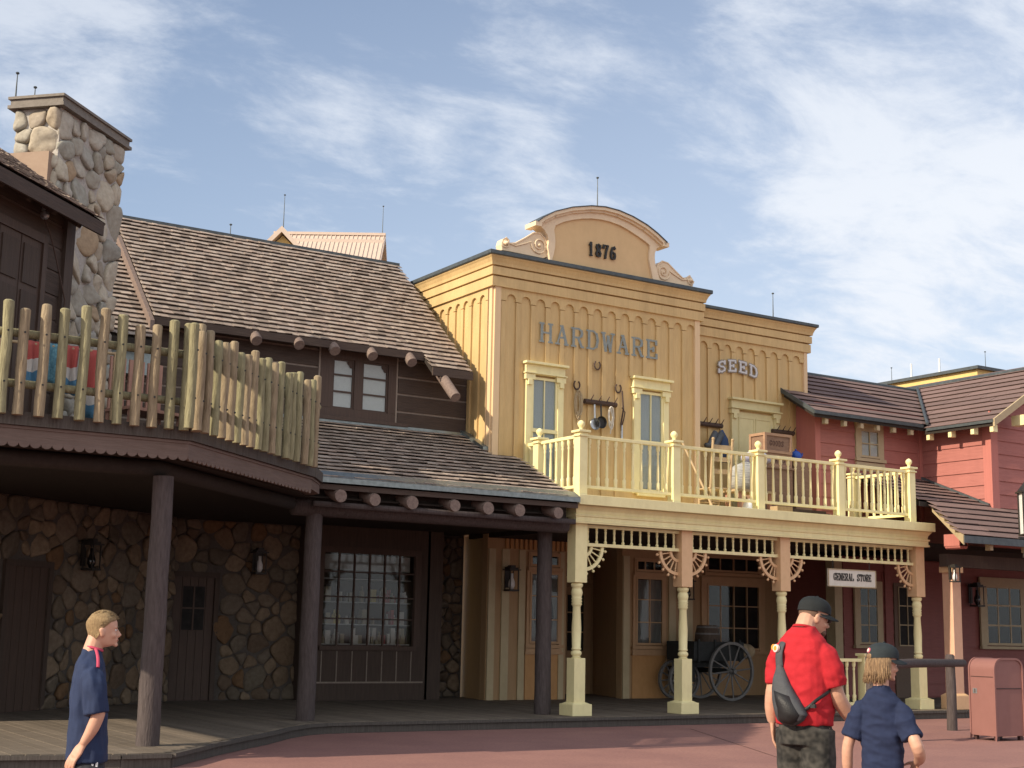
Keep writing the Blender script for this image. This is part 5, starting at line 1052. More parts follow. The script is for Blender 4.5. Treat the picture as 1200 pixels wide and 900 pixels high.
def chair(cx, cy, rot, lab):
    t = thing('ladderback_chair', lab, 'chair', (cx, cy, FZ)); X = Matrix.Translation((cx, cy, FZ)) @ Matrix.Rotation(rot, 4, 'Z')
    for dx in (-.22, .22):
        b = MB(X); b.tube([(dx, .20, 0), (dx, .20, .45), (dx, .30, 1.36)], [.022, .024, .026], 8); b.ell((dx, .305, 1.38), (.032, .032, .03)); b.build('leg', 'paleoak', t, smooth=2)
        b = MB(X); b.tube([(dx, -.2, 0), (dx, -.2, .46)], .023, 8); b.build('leg', 'paleoak', t)
    b = MB(X); b.box(-.25, .25, -.23, .23, .43, .46); b.build('seat', 'paleoak', t, bevel=.008)
    b = MB(X)
    for z in (.72, .95, 1.18): b.box(-.22, .22, .20 + (z - .45) * .11, .215 + (z - .45) * .11, z, z + .09)
    b.build('backrest', 'paleoak', t); b = MB(X)
    for y in (-.2, .2): b.tube([(-.22, y, .2), (.22, y, .2)], .014, 6)
    for x in (-.22, .22): b.tube([(x, -.2, .25), (x, .2, .25)], .014, 6)
    b.build('stretcher', 'paleoak', t)
chair(17.80, 20.62, R(172), 'pale ladder-back chair turned away behind the balcony railing')
# wash tub with linen on a stool
t = thing('wash_bench', 'low pale bench under the bundle of striped washing on the balcony', 'bench', (18.75, 20.65, FZ)); b = MB(); b.box(18.2, 19.2, 20.4, 20.9, 4.30, 4.345); b.build('seat', 'paleoak', t)
for x in (18.28, 19.06):
    for y in (20.45, 20.8): b = MB(); b.box(x, x + .06, y, y + .06, FZ, 4.30); b.build('leg', 'redwood', t)
b = MB(); rr = []
for k in range(9):
    z = 4.347 + .56 * k / 8; r = (.30, .38, .41, .42, .42, .40, .36, .26, .08)[k]; rr.append([V((18.66 + r * 1.05 * math.cos(a) * (1 + .1 * noise.noise(V((a * 2, z * 5, 0)))), 20.66 + r * .6 * math.sin(a), z + .03 * noise.noise(V((a * 2, z * 3, 4))))) for a in [j * 2 * math.pi / 20 for j in range(20)]])
b.rings(rr); single(b, 'laundry_bundle', 'linen', 'grey and white striped bundle of washing behind the third railing post', 'laundry', smooth=True)
b = MB(); rr = []
for k in range(6): z = 4.93 + .05 * k; r = (.22, .30, .33, .28, .18, .04)[k]; rr.append([V((18.95 + r * 1.2 * math.cos(a) * (1 + .25 * noise.noise(V((a * 1.7, z * 8, 3)))), 20.7 + r * .5 * math.sin(a), z + .05 * noise.noise(V((a * 3, z * 3, 9))))) for a in [j * 2 * math.pi / 18 for j in range(18)]])
b.rings(rr); single(b, 'crumpled_cloth', 'lilac', 'crumpled lilac patterned cloth heaped on the washing, left of the crates', 'cloth', smooth=True)
t = thing('tin_basin', 'upturned silver tin basin at the foot of the railing', 'basin', (18.25, 20.12, FZ)); b = MB(); b.lathe((18.28, 20.05, FZ), [(0, .25), (.02, .245), (.03, .235), (.22, .17), (.24, .16), (.245, .02)], 22); b.build('bowl', 'metal', t, smooth=2)
b = MB(); b.lathe((18.28, 20.05, FZ), [(0, .262), (.012, .268), (.024, .262)], 22); b.build('rim', 'metal', t)
b = MB(); b.tube([(17.42, 20.2, FZ), (17.30, 21.0, 5.25)], .022, 8); single(b, 'wooden_pole', 'paleoak', 'slender pale pole leaning behind the ladder-back chair', 'pole')
b = MB(); b.box(18.8, 19.2, 19.95, 20.15, FZ, 4.02); single(b, 'wood_block', 'paleoak', 'small pale timber block by the railing post near the crates', 'block')
b = MB(); b.box(19.25, 20.4, 20.15, 20.6, FZ, 3.97); b.box(19.3, 20.35, 20.2, 20.55, 3.97, 4.02); single(b, 'low_bench', 'brownv', 'very low dark plank bench behind the right balcony railing', 'bench')

# lodge balcony: cloths, table and slatted seat
def cloth(x0, x1, y, z0, z1, m, lab, nm='hanging_cloth', cat='cloth', amp=.03):
    b = MB(); nx, nz = 12, 9; vs = []; 
    for s in (0, .012):
        for j in range(nz + 1):
            for i in range(nx + 1):
                fx, fz = i / nx, j / nz; vs.append((x0 + (x1 - x0) * fx + .03 * noise.noise(V((fx * 2, fz * 2, x0))), y + s + amp * math.sin(fx * 9 + x0 * 5 + fz) * (1 - fz * .4) * 1.0, z0 + (z1 - z0) * fz + .03 * noise.noise(V((fx * 3, 0, x0))) * (1 - fz)))
    W = nx + 1; H = (nx + 1) * (nz + 1); fs = [(j * W + i, j * W + i + 1, (j + 1) * W + i + 1, (j + 1) * W + i) for j in range(nz) for i in range(nx)]; fs += [tuple(q + H for q in f) for f in fs]
    for i in range(nx): fs += [(i, i + 1, H + i + 1, H + i), (nz * W + i, nz * W + i + 1, H + nz * W + i + 1, H + nz * W + i)]
    for j in range(nz): fs += [(j * W, (j + 1) * W, H + (j + 1) * W, H + j * W), (j * W + nx, (j + 1) * W + nx, H + (j + 1) * W + nx, H + j * W + nx)]
    b.add(vs, fs); single(b, nm, m, lab, cat, 'cloths airing on the lodge balcony', smooth=True)
CY = 16.9
t = thing('drying_rack', 'wooden airing rack holding bright cloths behind the log railing', 'drying rack', (4.2, CY, 3.852))
for x in (3.55, 4.95): b = MB(); b.box(x, x + .05, CY - .02, CY + .03, 3.852, 4.84); b.box(x, x + .05, CY - .3, CY + .3, 3.852, 3.90); b.build('leg', 'paleoak', t)
b = MB(); b.tube([(3.5, CY, 4.82), (5.05, CY, 4.82)], .018, 8); b.build('rail', 'paleoak', t)
f = lambda x: onY(x, 420, CY).x
cloth(f(29), f(45), CY - .03, 4.30, 4.85, 'stripe', 'red, white and blue striped cloth hung furthest left behind the log railing')
cloth(f(50), f(68), CY - .03, 4.36, 4.85, 'towel_b', 'plain light blue towel hung behind the log railing')
cloth(f(76), f(92), CY - .03, 4.25, 4.85, 'stripe', 'red-striped cloth hung in the middle behind the log railing')
cloth(f(98), f(118), CY - .03, 3.98, 4.83, 'stripe', 'long red, white and blue cloth hung at the right end behind the log railing')
t = thing('slatted_seat', 'reddish slatted wooden garden seat on the lodge balcony', 'seat', (5.9, 17.8, 3.852)); X = Matrix.Translation((5.62, 18.1, 3.852)) @ Matrix.Rotation(R(20), 4, 'Z')
for i in range(6): b = MB(X); b.box(-.42 + i * .15, -.33 + i * .15, .0, .03, .42, 1.14); b.build('back_slat', 'redwood', t)
b = MB(X); b.box(-.45, .45, -.5, .02, .40, .44); b.build('seat', 'redwood', t)
for x in (-.43, .36):
    for y in (-.48, -.03): b = MB(X); b.box(x, x + .06, y, y + .06, 0, .40); b.build('leg', 'redwood', t)

# ================================================================== WAGON + BARREL
wc = onY(857, 787, 23.2); WR = .62; t = thing('delivery_wagon', 'old grey-teal wagon with large spoked wheel parked under the porch', 'wagon', (wc.x, 23.6, .166)); zc = .166 + WR
def wheel(cx, cy, r):
    b = MB(); AX = (V((1, 0, 0)), V((0, 0, 1)), V((0, -1, 0))); n_ = 36; c = V((cx, cy, .166 + r)); rr = []
    for ro, d in ((r, -.03), (r, .03), (r - .055, .03), (r - .055, -.03)): rr.append([c + V((math.cos(a) * ro, d, math.sin(a) * ro)) for a in [k * 2 * math.pi / n_ for k in range(n_)]])
    b.rings(rr, close=True); w = b.build('wheel', 'wheel', t)
    b = MB(); b.lathe(c, [(-.09, .05), (-.06, .075), (.06, .075), (.10, .05), (.13, .045)], 14, AX); b.build('hub', 'wheel', w)
    for k in range(12): a = k * math.pi / 6 + .1; b = MB(); d = V((math.cos(a), 0, math.sin(a))); b.tube([c + d * .06, c + d * (r - .05)], [.021, .015], 6); b.build('spoke', 'wheel', w)
wheel(wc.x, 23.2, WR); wheel(wc.x + .05, 24.3, WR); wheel(wc.x - .72, 23.9, .42); wheel(wc.x - .72, 24.25, .42)
b = MB(); bx0, bx1 = wc.x - .95, wc.x + .45; b.box(bx0, bx1, 23.32, 24.2, 1.0, 1.05); b.box(bx0, bx1, 23.30, 23.34, 1.05, 1.40); b.box(bx0, bx1, 24.17, 24.21, 1.05, 1.40); b.box(bx0, bx0 + .04, 23.34, 24.17, 1.05, 1.4); b.box(bx1 - .04, bx1, 23.34, 24.17, 1.05, 1.4)
for x in (bx0 + .1, wc.x - .4, bx1 - .15): b.box(x, x + .05, 23.27, 23.30, .98, 1.45)
b.build('wagon_box', 'teal', t); b = MB(); b.box(bx0 + .1, bx1 - .2, 23.6, 23.68, .86, 1.0); b.box(wc.x - .05, wc.x + .05, 23.1, 24.4, .74, .84); b.box(wc.x - .77, wc.x - .67, 23.6, 24.4, .55, .86); b.build('undercarriage', 'teal', t)
q = onY(829, 733, 23.7); t2 = thing('oak_barrel', 'small dark oak barrel with pale hoops standing in the wagon', 'barrel', (q.x, 23.7, 1.05)); b = MB(); pr = [(0, .22), (.15, .26), (.35, .285), (.55, .26), (.70, .22)]; b.lathe((q.x, 23.7, 1.05), pr, 20); b.build('staves', 'oakb', t2, smooth=2)
for z, r in ((.06, .238), (.2, .272), (.5, .272), (.64, .24)): b = MB(); b.lathe((q.x, 23.7, 1.05 + z), [(0, r), (.035, r)], 20); b.build('hoop', 'wheel', t2)
b = MB(); 
for k in range(3): b.ell((q.x + .75 + k * .2, 23.75, 1.2 + .03 * (k % 2)), (.2, .22, .17), 10, 6)
rr = single(b, 'grain_sacks', 'rope', 'lumpy sacks piled in the wagon beside the barrel', 'sacks', smooth=True)

# ================================================================== STREET FURNITURE
b1, b0 = onZ(1169, 869, 0), onZ(1138, 866.0, 0); ed = (b0 - b1); ed.z = 0; bw = ed.length; ed.normalize(); pd = V((ed.y, -ed.x, 0))
if pd.x < 0: pd = -pd
dw, H_, r_b = .66, 1.27, .17; t = thing('litter_bin', 'maroon metal litter bin with rounded hood at the lower right', 'litter bin', (b1.x, b1.y, 0))
def hood(w, z0, h, r, k=8):
    return [(0, z0), (w, z0)] + [(w - r + r * math.cos(a), h - r + r * math.sin(a)) for a in [j * math.pi / 2 / k for j in range(k + 1)]] + [(r - r * math.sin(a), h - r + r * math.cos(a)) for a in [j * math.pi / 2 / k for j in range(k + 1)]]
P3 = lambda x, e, z: b1 + pd * x + ed * e + V((0, 0, z))
b = MB(); b.prism([P3(x, .02, z) for x, z in hood(dw, .07, H_, r_b)], ed * (bw - .04)); b.build('body', 'bin', t, bevel=.006)
for e0 in (0, bw - .025):
    b = MB(); o_p, i_p = hood(dw + .03, .0, H_ + .015, r_b + .015), hood(dw - .03, .07, H_ - .02, r_b - .02)
    for k in range(1, len(o_p)): 
        k2 = (k + 1) % len(o_p); A_, B_, C_, D_ = o_p[k], o_p[k2], i_p[k2], i_p[k]; b.prism([P3(A_[0] - .015, e0, A_[1]), P3(B_[0] - .015, e0, B_[1]), P3(C_[0] + .015, e0, C_[1]), P3(D_[0] + .015, e0, D_[1])], ed * .025)
    b.build('side_rim', 'bin', t)
b = MB(); b.prism([P3(.05, .012, .80), P3(dw - .05, .012, .80), P3(dw - .05, .012, .815), P3(.05, .012, .815)], ed * .009); b.prism([P3(-.006, .04, .98), P3(-.006, bw - .04, .98), P3(-.006, bw - .04, .99), P3(-.006, .04, .99)], pd * .008); b.build('panel_seam', 'bindk', t)
b = MB(); b.prism([P3(-.006, bw * .70, .72), P3(-.006, bw * .86, .72), P3(-.006, bw * .86, .80), P3(-.006, bw * .70, .80)], pd * .008); b.build('latch', 'metal', t)
b = MB(); b.prism([P3(-.010, bw * .76, .73), P3(-.010, bw * .79, .73), P3(-.010, bw * .79, .79), P3(-.010, bw * .76, .79)], pd * .004); b.build('latch_slot', 'bindk', t)
b = MB()
for x in (.03, dw - .09):
    for e0 in (.03, bw - .09): b.prism([P3(x, e0, 0), P3(x + .06, e0, 0), P3(x + .06, e0 + .06, 0), P3(x, e0 + .06, 0)], (0, 0, .08))
b.build('foot', 'bindk', t)
# a second bin just behind
# hitching rail
pz_ = onZ(1116, 856, 0); t = thing('hitching_rail', 'weathered log hitching rail on round posts beside the litter bin', 'hitching rail', pz_)
zt_ = onP(1116, 777, pz_, ray(1116, 777).cross(V((0, 0, 1))).cross(V((0, 0, 1)))).z
dr_ = V((math.cos(R(23)), math.sin(R(23)), 0)); pc_ = V((pz_.x, pz_.y, zt_))
b = MB(); b.tube([(pz_.x, pz_.y, 0), (pz_.x + .01, pz_.y, .6), (pz_.x, pz_.y, zt_ + .12), (pz_.x, pz_.y, zt_ + .15)], [.09, .085, .08, .055], 14); b.build('post', 'logp', t, smooth=2)
p2 = pz_ - dr_ * 3.9; b = MB(); b.tube([(p2.x, p2.y, 0), (p2.x + .01, p2.y, .6), (p2.x, p2.y, zt_ + .12)], [.09, .085, .08], 14); b.build('post', 'logp', t, smooth=2)
b = MB(); n_o = V((dr_.y, -dr_.x, 0)) * .12; b.tube([pc_ - dr_ * 4.3 + n_o, pc_ - dr_ * 2.3 + n_o + V((0, 0, .02)), pc_ + dr_ * .35 + n_o, pc_ + dr_ * .42 + n_o], [.070, .073, .066, .045], 14); b.build('rail', 'logp', t, smooth=2)
b = MB(); b.lathe((pc_.x, pc_.y, zt_ - .06), [(0, .095), (.02, .095)], 12); b.build('iron_band', 'rust', t)
# lamp post on the right edge
lp = onZ(1216, 858, 0); t = thing('lamp_post', 'slim grey lamp post with boxy glass lantern head behind the litter bin', 'lamp post', lp)
dpt = math.hypot(lp.x * CX.x, 0); zat = lambda y: onP(1197.5, y, lp, V((ray(1197, 700).x, ray(1197, 700).y, 0))).z
z1, z2, z3, z4 = zat(678), zat(655), zat(626), zat(578)
b = MB(); b.lathe((lp.x, lp.y, 0), [(0, .12), (.35, .11), (.4, .06), (z1 - .1, .052), (z1, .06)], 16); b.build('pole', 'polegrey', t, smooth=2)
b = MB(); b.lathe((lp.x, lp.y, z1), [(0, .07), (.02, .09), (.06, .09), (.1, .06), (z2 - z1, .05), (z2 - z1 + .02, .12), (z2 - z1 + .05, .12), (z3 - z1, .06)], 14); b.box(lp.x - .28, lp.x + .28, lp.y - .015, lp.y + .015, z3 - .1, z3 - .06); b.build('bracket', 'iron', t)
vx = V((.842, -.54, 0)); b = MB(); HXX = frame((lp.x, lp.y, 0), vx, (-.54, -.842)); 
for a in (-1, 1):
    for d in (-1, 1): b.M = HXX; b.box(a * .12 - .014, a * .12 + .014, d * .12 - .014, d * .12 + .014, z3, z4)
b.M = HXX; b.box(-.16, .16, -.16, .16, z4, z4 + .03); b.lathe((0, 0, z4 + .03), [(0, .2), (.2, .03), (.26, .02)], 4, (V((.7071, .7071, 0)), V((-.7071, .7071, 0)), V((0, 0, 1)))); b.box(-.14, .14, -.14, .14, z3 - .03, z3); b.build('lantern_frame', 'iron', t)
b = MB(HXX); b.box(-.112, .112, -.112, .112, z3 + .001, z4 - .001); b.build('lantern_glass', 'globe', t)
# ================================================================== PEOPLE
def remeshed(mb, name, m, parent, vox=.006, smooth=4, fold=0.0, fscale=(5, 5, 2.2), seed=0, zr_=None):
    me = bpy.data.meshes.new('tmp'); me.from_pydata([tuple(p) for p in mb.v], [], mb.f)
    bm = bmesh.new(); bm.from_mesh(me); bmesh.ops.recalc_face_normals(bm, faces=bm.faces); bm.to_mesh(me); bm.free()
    ob = bpy.data.objects.new('tmp', me); COL.objects.link(ob)
    r = ob.modifiers.new('r', 'REMESH'); r.mode = 'VOXEL'; r.voxel_size = vox; r.adaptivity = 0
    s = ob.modifiers.new('s', 'SMOOTH'); s.iterations = smooth; s.factor = .5
    dg = bpy.context.evaluated_depsgraph_get(); dg.update(); out = bpy.data.meshes.new_from_object(ob.evaluated_get(dg)); bpy.data.objects.remove(ob)
    if fold:
        ns = [v.normal.copy() for v in out.vertices]
        for v, n_ in zip(out.vertices, ns):
            p = v.co; q = V((p.x * fscale[0], p.y * fscale[1], p.z * fscale[2] + p.x * 2.0)) + V((seed, 0, 0)); a = noise.noise(q); a2 = noise.noise(q * 2.6 + V((3, 1, 7)))
            rdg = (1 - abs(a) * 2.4); v.co = p + n_ * fold * (rdg * .7 + a2 * .6)
    out.polygons.foreach_set('use_smooth', [True] * len(out.polygons)); out.name = name; out.materials.clear(); out.materials.append(M[m] if isinstance(m, str) else m)
    o = bpy.data.objects.new(name, out); COL.objects.link(o); o.parent = parent; return o
def smooth_pts(pts, rad, k=4):
    P, Q = [], []
    n = len(pts)
    for i in range(n - 1):
        p0, p1, p2, p3 = [V(pts[max(0, min(n - 1, j))]) for j in (i - 1, i, i + 1, i + 2)]
        for j in range(k):
            t = j / k; P.append(.5 * ((2 * p1) + (p2 - p0) * t + (2 * p0 - 5 * p1 + 4 * p2 - p3) * t * t + (3 * p1 - p0 - 3 * p2 + p3) * t ** 3))
            a, b = rad[i], rad[i + 1]; a = a if isinstance(a, tuple) else (a, a); b = b if isinstance(b, tuple) else (b, b); Q.append(((a[0] * (1 - t) + b[0] * t), (a[1] * (1 - t) + b[1] * t)))
    P.append(V(pts[-1])); q = rad[-1]; Q.append(q if isinstance(q, tuple) else (q, q)); return P, Q
def limb(mb, pts, rad, n=14, ref=None, k=4): P, Q = smooth_pts(pts, rad, k); mb.tube(P, Q, n, ref=ref)
ST_ = [1.0]; XY_ = [1.0, 1.0]
def stz(z): return z + .22 * max(0, z - 1.2 * ST_[0])
def loftz(mb, rows, n=24, pw=2.4):
    rr = []; rows = [(x * XY_[0], y * XY_[1], stz(z), rx * XY_[0], ry * XY_[1]) for x, y, z, rx, ry in rows]
    for x, y, z, rx, ry in rows:
        ring = []
        for j in range(n):
            a = j * 2 * math.pi / n; c, s = math.cos(a), math.sin(a); ring.append(V((x + rx * math.copysign(abs(c) ** (2 / pw), c), y + ry * math.copysign(abs(s) ** (2 / pw), s), z)))
        rr.append(ring)
    mb.rings(rr)
def hand(mb, w, a, nrm, s=1.0, curl=.5, thumb=1):
    w, a = V(w), V(a).normalized(); nrm = V(nrm); nrm = (nrm - a * nrm.dot(a)).normalized(); sd = a.cross(nrm) * thumb
    mb.tube([w - a * .02 * s, w + a * .02 * s, w + a * .055 * s, w + a * .092 * s], [(.026 * s, .019 * s), (.033 * s, .017 * s), (.041 * s, .016 * s), (.038 * s, .012 * s)], 12, ref=sd)
    for i, (off, L) in enumerate(((.028, .92), (.010, 1.0), (-.009, .95), (-.027, .76))):
        p = w + a * .082 * s + sd * off * s; d = (a + sd * off * 1.2).normalized(); pts = [p]; ang = curl * (.35 + .12 * i)
        for q, l in enumerate((.036, .040, .025, .019)):
            if q: d = (d * math.cos(ang) + nrm * math.sin(ang)).normalized(); ang = curl * .75
            pts.append(pts[-1] + d * l * L * s)
        mb.tube(pts, [.0095 * s, .0092 * s, .0088 * s, .0082 * s, .0058 * s], 8)
    p = w + a * .022 * s + sd * .022 * s; d = (a * .65 + sd * .7 + nrm * .25).normalized(); p1 = p + d * .042 * s; d2 = (d + a * .55 + nrm * .25 * curl).normalized(); p2 = p1 + d2 * .034 * s; d3 = (d2 + a * .3 + nrm * .3 * curl).normalized()
    mb.tube([p, p1, p2, p2 + d3 * .026 * s], [.015 * s, .0125 * s, .0105 * s, .0075 * s], 8)
HEAD = [(-.004, .030, .035, -.02), (.012, .047, .088, -.035), (.035, .058, .098, -.060), (.060, .065, .098, -.078), (.085, .069, .096, -.088), (.110, .072, .094, -.095), (.140, .0755, .099, -.101), (.165, .076, .096, -.101), (.190, .072, .084, -.093), (.210, .060, .064, -.075), (.225, .042, .040, -.050), (.233, .018, .012, -.018)]
def head(mb, T, s=1.0, w=1.0, detail=True):
    """T: head frame (origin under the chin's neck line, y forward)"""
    rr = []
    for z, rx, f, bk in HEAD:
        ring = []
        for j in range(28):
            a = j * 2 * math.pi / 28; c, sn = math.cos(a), math.sin(a); ry = f if sn > 0 else -bk; ry = max(ry, .005); p = 2.2 if z > .05 or sn < 0 else 1.9
            ring.append(T @ V((rx * w * s * math.copysign(abs(c) ** (2 / p), c), (ry * math.copysign(abs(sn) ** (2 / p), sn)) * s, z * s)))
        rr.append(ring)
    mb.rings(rr); R3 = T.to_3x3()
    E = lambda c, r: mb.ell(T @ (V(c) * s), [q * s for q in r], 12, 8, R3)
    mb.tube([T @ (V((0, .093, .116)) * s), T @ (V((0, .103, .095)) * s), T @ (V((0, .117, .074)) * s), T @ (V((0, .104, .066)) * s)], [.008 * s, .010 * s, .0125 * s, .010 * s], 10)
    for k in (-1, 1):
        E((k * .011, .105, .070), (.008, .009, .007)); E((k * .033, .086, .126), (.022, .012, .007)); E((k * .076 * w, -.006, .098), (.011, .019, .033)); E((k * .081 * w, -.014, .108), (.008, .014, .020)); E((k * .04, .066, .075), (.022, .026, .022))
    E((0, .094, .046), (.022, .010, .0065)); E((0, .093, .036), (.019, .010, .0065)); E((0, .088, .010), (.022, .016, .016))
def face_parts(par, T, s, brow='hair_dark', w=1.0):
    R3 = T.to_3x3(); g = lambda c, r, n_, m: (lambda b: (b.ell(T @ (V(c) * s), [q * s for q in r], 10, 8, R3), b.build(n_, m, None, smooth=True)))(MB())[1]
    out = []
    for k in (-1, 1): out += [g((k * .033, .0825, .109), (.014, .009, .0075), 'eye', 'eyew'), g((k * .034, .0895, .109), (.006, .004, .006), 'iris', 'eyed'), g((k * .034, .097, .130), (.02, .006, .0035), 'eyebrow', brow)]
    out.append(g((0, .1005, .0415), (.021, .0055, .0065), 'lips', 'lip'))
    for o in out: o.parent = par
def cap(T, s, m, par, bill=True, w=1.0, hole=False):
    rr = []; rows = [(.150, 1.06), (.165, 1.07), (.185, 1.05), (.205, .98), (.225, .82), (.240, .58), (.248, .30), (.251, .05)]
    for z, k in rows:
        zz = z
        rr.append([T @ V((.082 * w * k * s * math.cos(a), (-.003 + (.106 if math.sin(a) > 0 else .110) * k * math.sin(a)) * s, (zz + (-.018 * (math.sin(a) < 0) * abs(math.sin(a)) if z < .17 else 0)) * s)) for a in [j * 2 * math.pi / 32 for j in range(32)]])
    b = MB(); b.rings(rr); o = b.build('cap', m, par, smooth=2); b = MB(); b.ell(T @ V((0, -.003 * s, .254 * s)), (.008 * s, .008 * s, .005 * s)); b.build('cap_button', m, o)
    if bill:
        b = MB(); n_ = 14; up, lo_ = [], []
        for j in range(n_ + 1):
            a = math.pi * j / n_; x = .080 * w * math.cos(a); y0 = .095 * math.sin(a) ** .6 + .0; y1 = .085 + .090 * math.sin(a) ** .8 if 0 < j < n_ else .05
            z = .155 - .016 * (x / .08) ** 2; up.append((T @ V((x * s, max(.0, y0) * s * .95, z * s)), T @ V((x * s * 1.0, y1 * s, (z - .022) * s))))
        vs = [p for q in up for p in q]; vs2 = [p + T.to_3x3() @ V((0, 0, -.004 * s)) for p in vs]; L = len(vs); fs = [(2 * i, 2 * i + 1, 2 * i + 3, 2 * i + 2) for i in range(n_)]; fs += [tuple(q + L for q in f) for f in fs]; fs += [(2 * i + 1, 2 * i + 3, L + 2 * i + 3, L + 2 * i + 1) for i in range(n_)]
        b.add(vs + vs2, fs); b.build('cap_bill', m, o, smooth=True)
    return o
def person(label, px, depth, face, H, col, spec):
    d_ = ray(px, 744) * (depth / CF); pos = V((d_.x, d_.y, 0)); t = thing('person', label, 'person', (0, 0, 0)); spec(t, H / 1.80); t.location = pos; t.rotation_euler = (0, 0, face - math.pi / 2); return t
def headframe(c, yaw, pitch_=0, roll=0): return Matrix.Translation(c) @ Matrix.Rotation(yaw, 4, 'Z') @ Matrix.Rotation(pitch_, 4, 'X') @ Matrix.Rotation(roll, 4, 'Y')

def man(t, s):
    XY_[:] = (.88, 1.0)
    ST_[0] = s
    def S(*p): q = V(p) * s; q.z = stz(q.z); q.x *= XY_[0]; q.y *= XY_[1]; return q
    hd = headframe(S(.015, .070, 1.478), R(-40), R(-14)); b = MB()
    head(b, hd, s * .96, 1.06); limb(b, [S(0, -.03, 1.38), S(0, -.015, 1.45), S(.005, .015, 1.51), S(.012, .05, 1.56)], [(.09 * s, .08 * s), (.070 * s, .072 * s), (.066 * s, .070 * s), (.060 * s, .066 * s)])
    loftz(b, [(0, 0, z * s, rx * s, ry * s) for z, rx, ry in ((.92, .16, .12), (1.0, .16, .11), (1.15, .155, .11), (1.3, .15, .09), (1.38, .12, .07), (1.42, .09, .06))])
    la = [S(-.16, -.01, 1.41), S(-.188, -.02, 1.33), S(-.225, -.045, 1.16), S(-.245, -.035, 1.05), S(-.250, -.02, .965)]
    ra = [S(.16, .0, 1.41), S(.19, .01, 1.33), S(.225, .04, 1.16), S(.26, .12, 1.05), S(.29, .21, .955)]
    for a in (la, ra): limb(b, [a[1] + V((0, 0, -.02)) * s] + a[2:], [.050 * s, .052 * s, .047 * s, (.031 * s, .027 * s)])
    hand(b, la[-1], S(.04, .08, -1), S(.9, .25, .0), s * 1.02, .55, -1); hand(b, ra[-1], (ra[-1] - ra[-2]), S(-.8, .2, -.3), s * 1.02, .5, 1)
    for k, y in ((-1, .05), (1, -.04)): limb(b, [S(k * .10, 0, .95), S(k * .105, y * .5, .70), S(k * .10, y, .50), S(k * .10, y - .03, .28), S(k * .10, y - .05, .08)], [.080 * s, .080 * s, .060 * s, .056 * s, .040 * s])
    remeshed(b, 'body', 'skin', t, .0055, 3)
    b = MB(); rows = [(.965, .196, .150, -.005), (1.02, .203, .165, .0), (1.10, .205, .172, .01), (1.20, .203, .165, .008), (1.30, .197, .146, 0), (1.38, .190, .125, -.01), (1.435, .165, .105, -.015), (1.475, .120, .092, -.015), (1.497, .088, .080, -.012), (1.509, .076, .072, -.008)]
    loftz(b, [(0, y * s, z * s, rx * s, ry * s) for z, rx, ry, y in rows]); 
    limb(b, [S(-.10, -.01, 1.385), S(-.155, -.012, 1.365), S(-.190, -.02, 1.30), S(-.203, -.03, 1.205)], [.060 * s, .080 * s, .083 * s, .081 * s]); limb(b, [S(.10, -.01, 1.385), S(.155, -.005, 1.365), S(.194, .005, 1.30), S(.216, .025, 1.205)], [.060 * s, .080 * s, .083 * s, .081 * s])
    sh = remeshed(b, 'shirt', 'tee_red', t, .007, 3, .011, (7, 7, 9.5), 2)
    b = MB(); b.rings([[S(rr_ * math.cos(a), -.008 + rr_ * 1.02 * math.sin(a), z - .012 * math.sin(a)) for a in [j * 2 * math.pi / 24 for j in range(24)]] for rr_, z in ((.076, 1.500), (.078, 1.506), (.072, 1.514), (.068, 1.506))], close=True); b.build('shirt_collar', 'tee_red', sh, smooth=True)
    b = MB(); loftz(b, [(0, y * s, z * s, rx * s, ry * s) for z, rx, ry, y in ((.84, .185, .145, 0), (.92, .188, .145, -.005), (.99, .178, .138, -.003), (1.02, .172, .13, 0))])
    for k, y in ((-1, .05), (1, -.04)): limb(b, [S(k * .095, -.005, .93), S(k * .105, y * .4, .75), S(k * .11, y * .8, .52), S(k * .11, y, .42)], [.112 * s, .108 * s, .096 * s, .097 * s])
    remeshed(b, 'shorts', 'camo', t, .008, 2, .006, (6, 6, 5), 5)
    for k, y in ((-1, .05), (1, -.04)): b = MB(); limb(b, [S(k * .10, y - .13, .04), S(k * .10, y - .05, .055), S(k * .10, y + .07, .04), S(k * .10, y + .16, .03)], [(.035 * s, .035 * s), (.05 * s, .045 * s), (.05 * s, .035 * s), (.035 * s, .022 * s)]); b.build('shoe', 'sole', t, smooth=True)
    face_parts(t, hd, s * .96)
    # cropped hair, beard
    b = MB(); R3 = hd.to_3x3(); q = s * .96
    b.ell(hd @ (V((0, -.024, .128)) * q), (.0835 * q, .0845 * q, .068 * q), 20, 10, R3); b.build('hair', 'hair_dark', t, smooth=True)
    b = MB(); b.ell(hd @ (V((0, .076, .022)) * q), (.043 * q, .033 * q, .026 * q), 16, 10, R3); b.ell(hd @ (V((0, .101, .057)) * q), (.024 * q, .008 * q, .005 * q), 12, 6, R3); b.build('beard', 'hair_dark', t, smooth=True)
    cap(hd, q, 'capblk', t, w=1.08)
    b = MB()
    for k in (-1, 1):
        b.ell(hd @ (V((k * .036, .101, .112)) * q), (.031 * q, .010 * q, .018 * q), 14, 8, R3)
    g = b.build('sunglasses', 'lens', t, smooth=True); b = MB()
    for k in (-1, 1): b.tube([hd @ (V((k * .066, .092, .119)) * q), hd @ (V((k * .084, .05, .120)) * q), hd @ (V((k * .086, -.01, .118)) * q)], .004 * q, 6)
    b.tube([hd @ (V((-.012, .108, .116)) * q), hd @ (V((.012, .108, .116)) * q)], .004 * q, 6); b.build('temple_arm', 'lens', g)
    w_ = la[-1].lerp(la[-2], .10); b = MB(); b.tube([w_, w_.lerp(la[-2], .16)], [(.034 * s, .030 * s)] * 2, 16); b.build('wristband', 'metal', t)
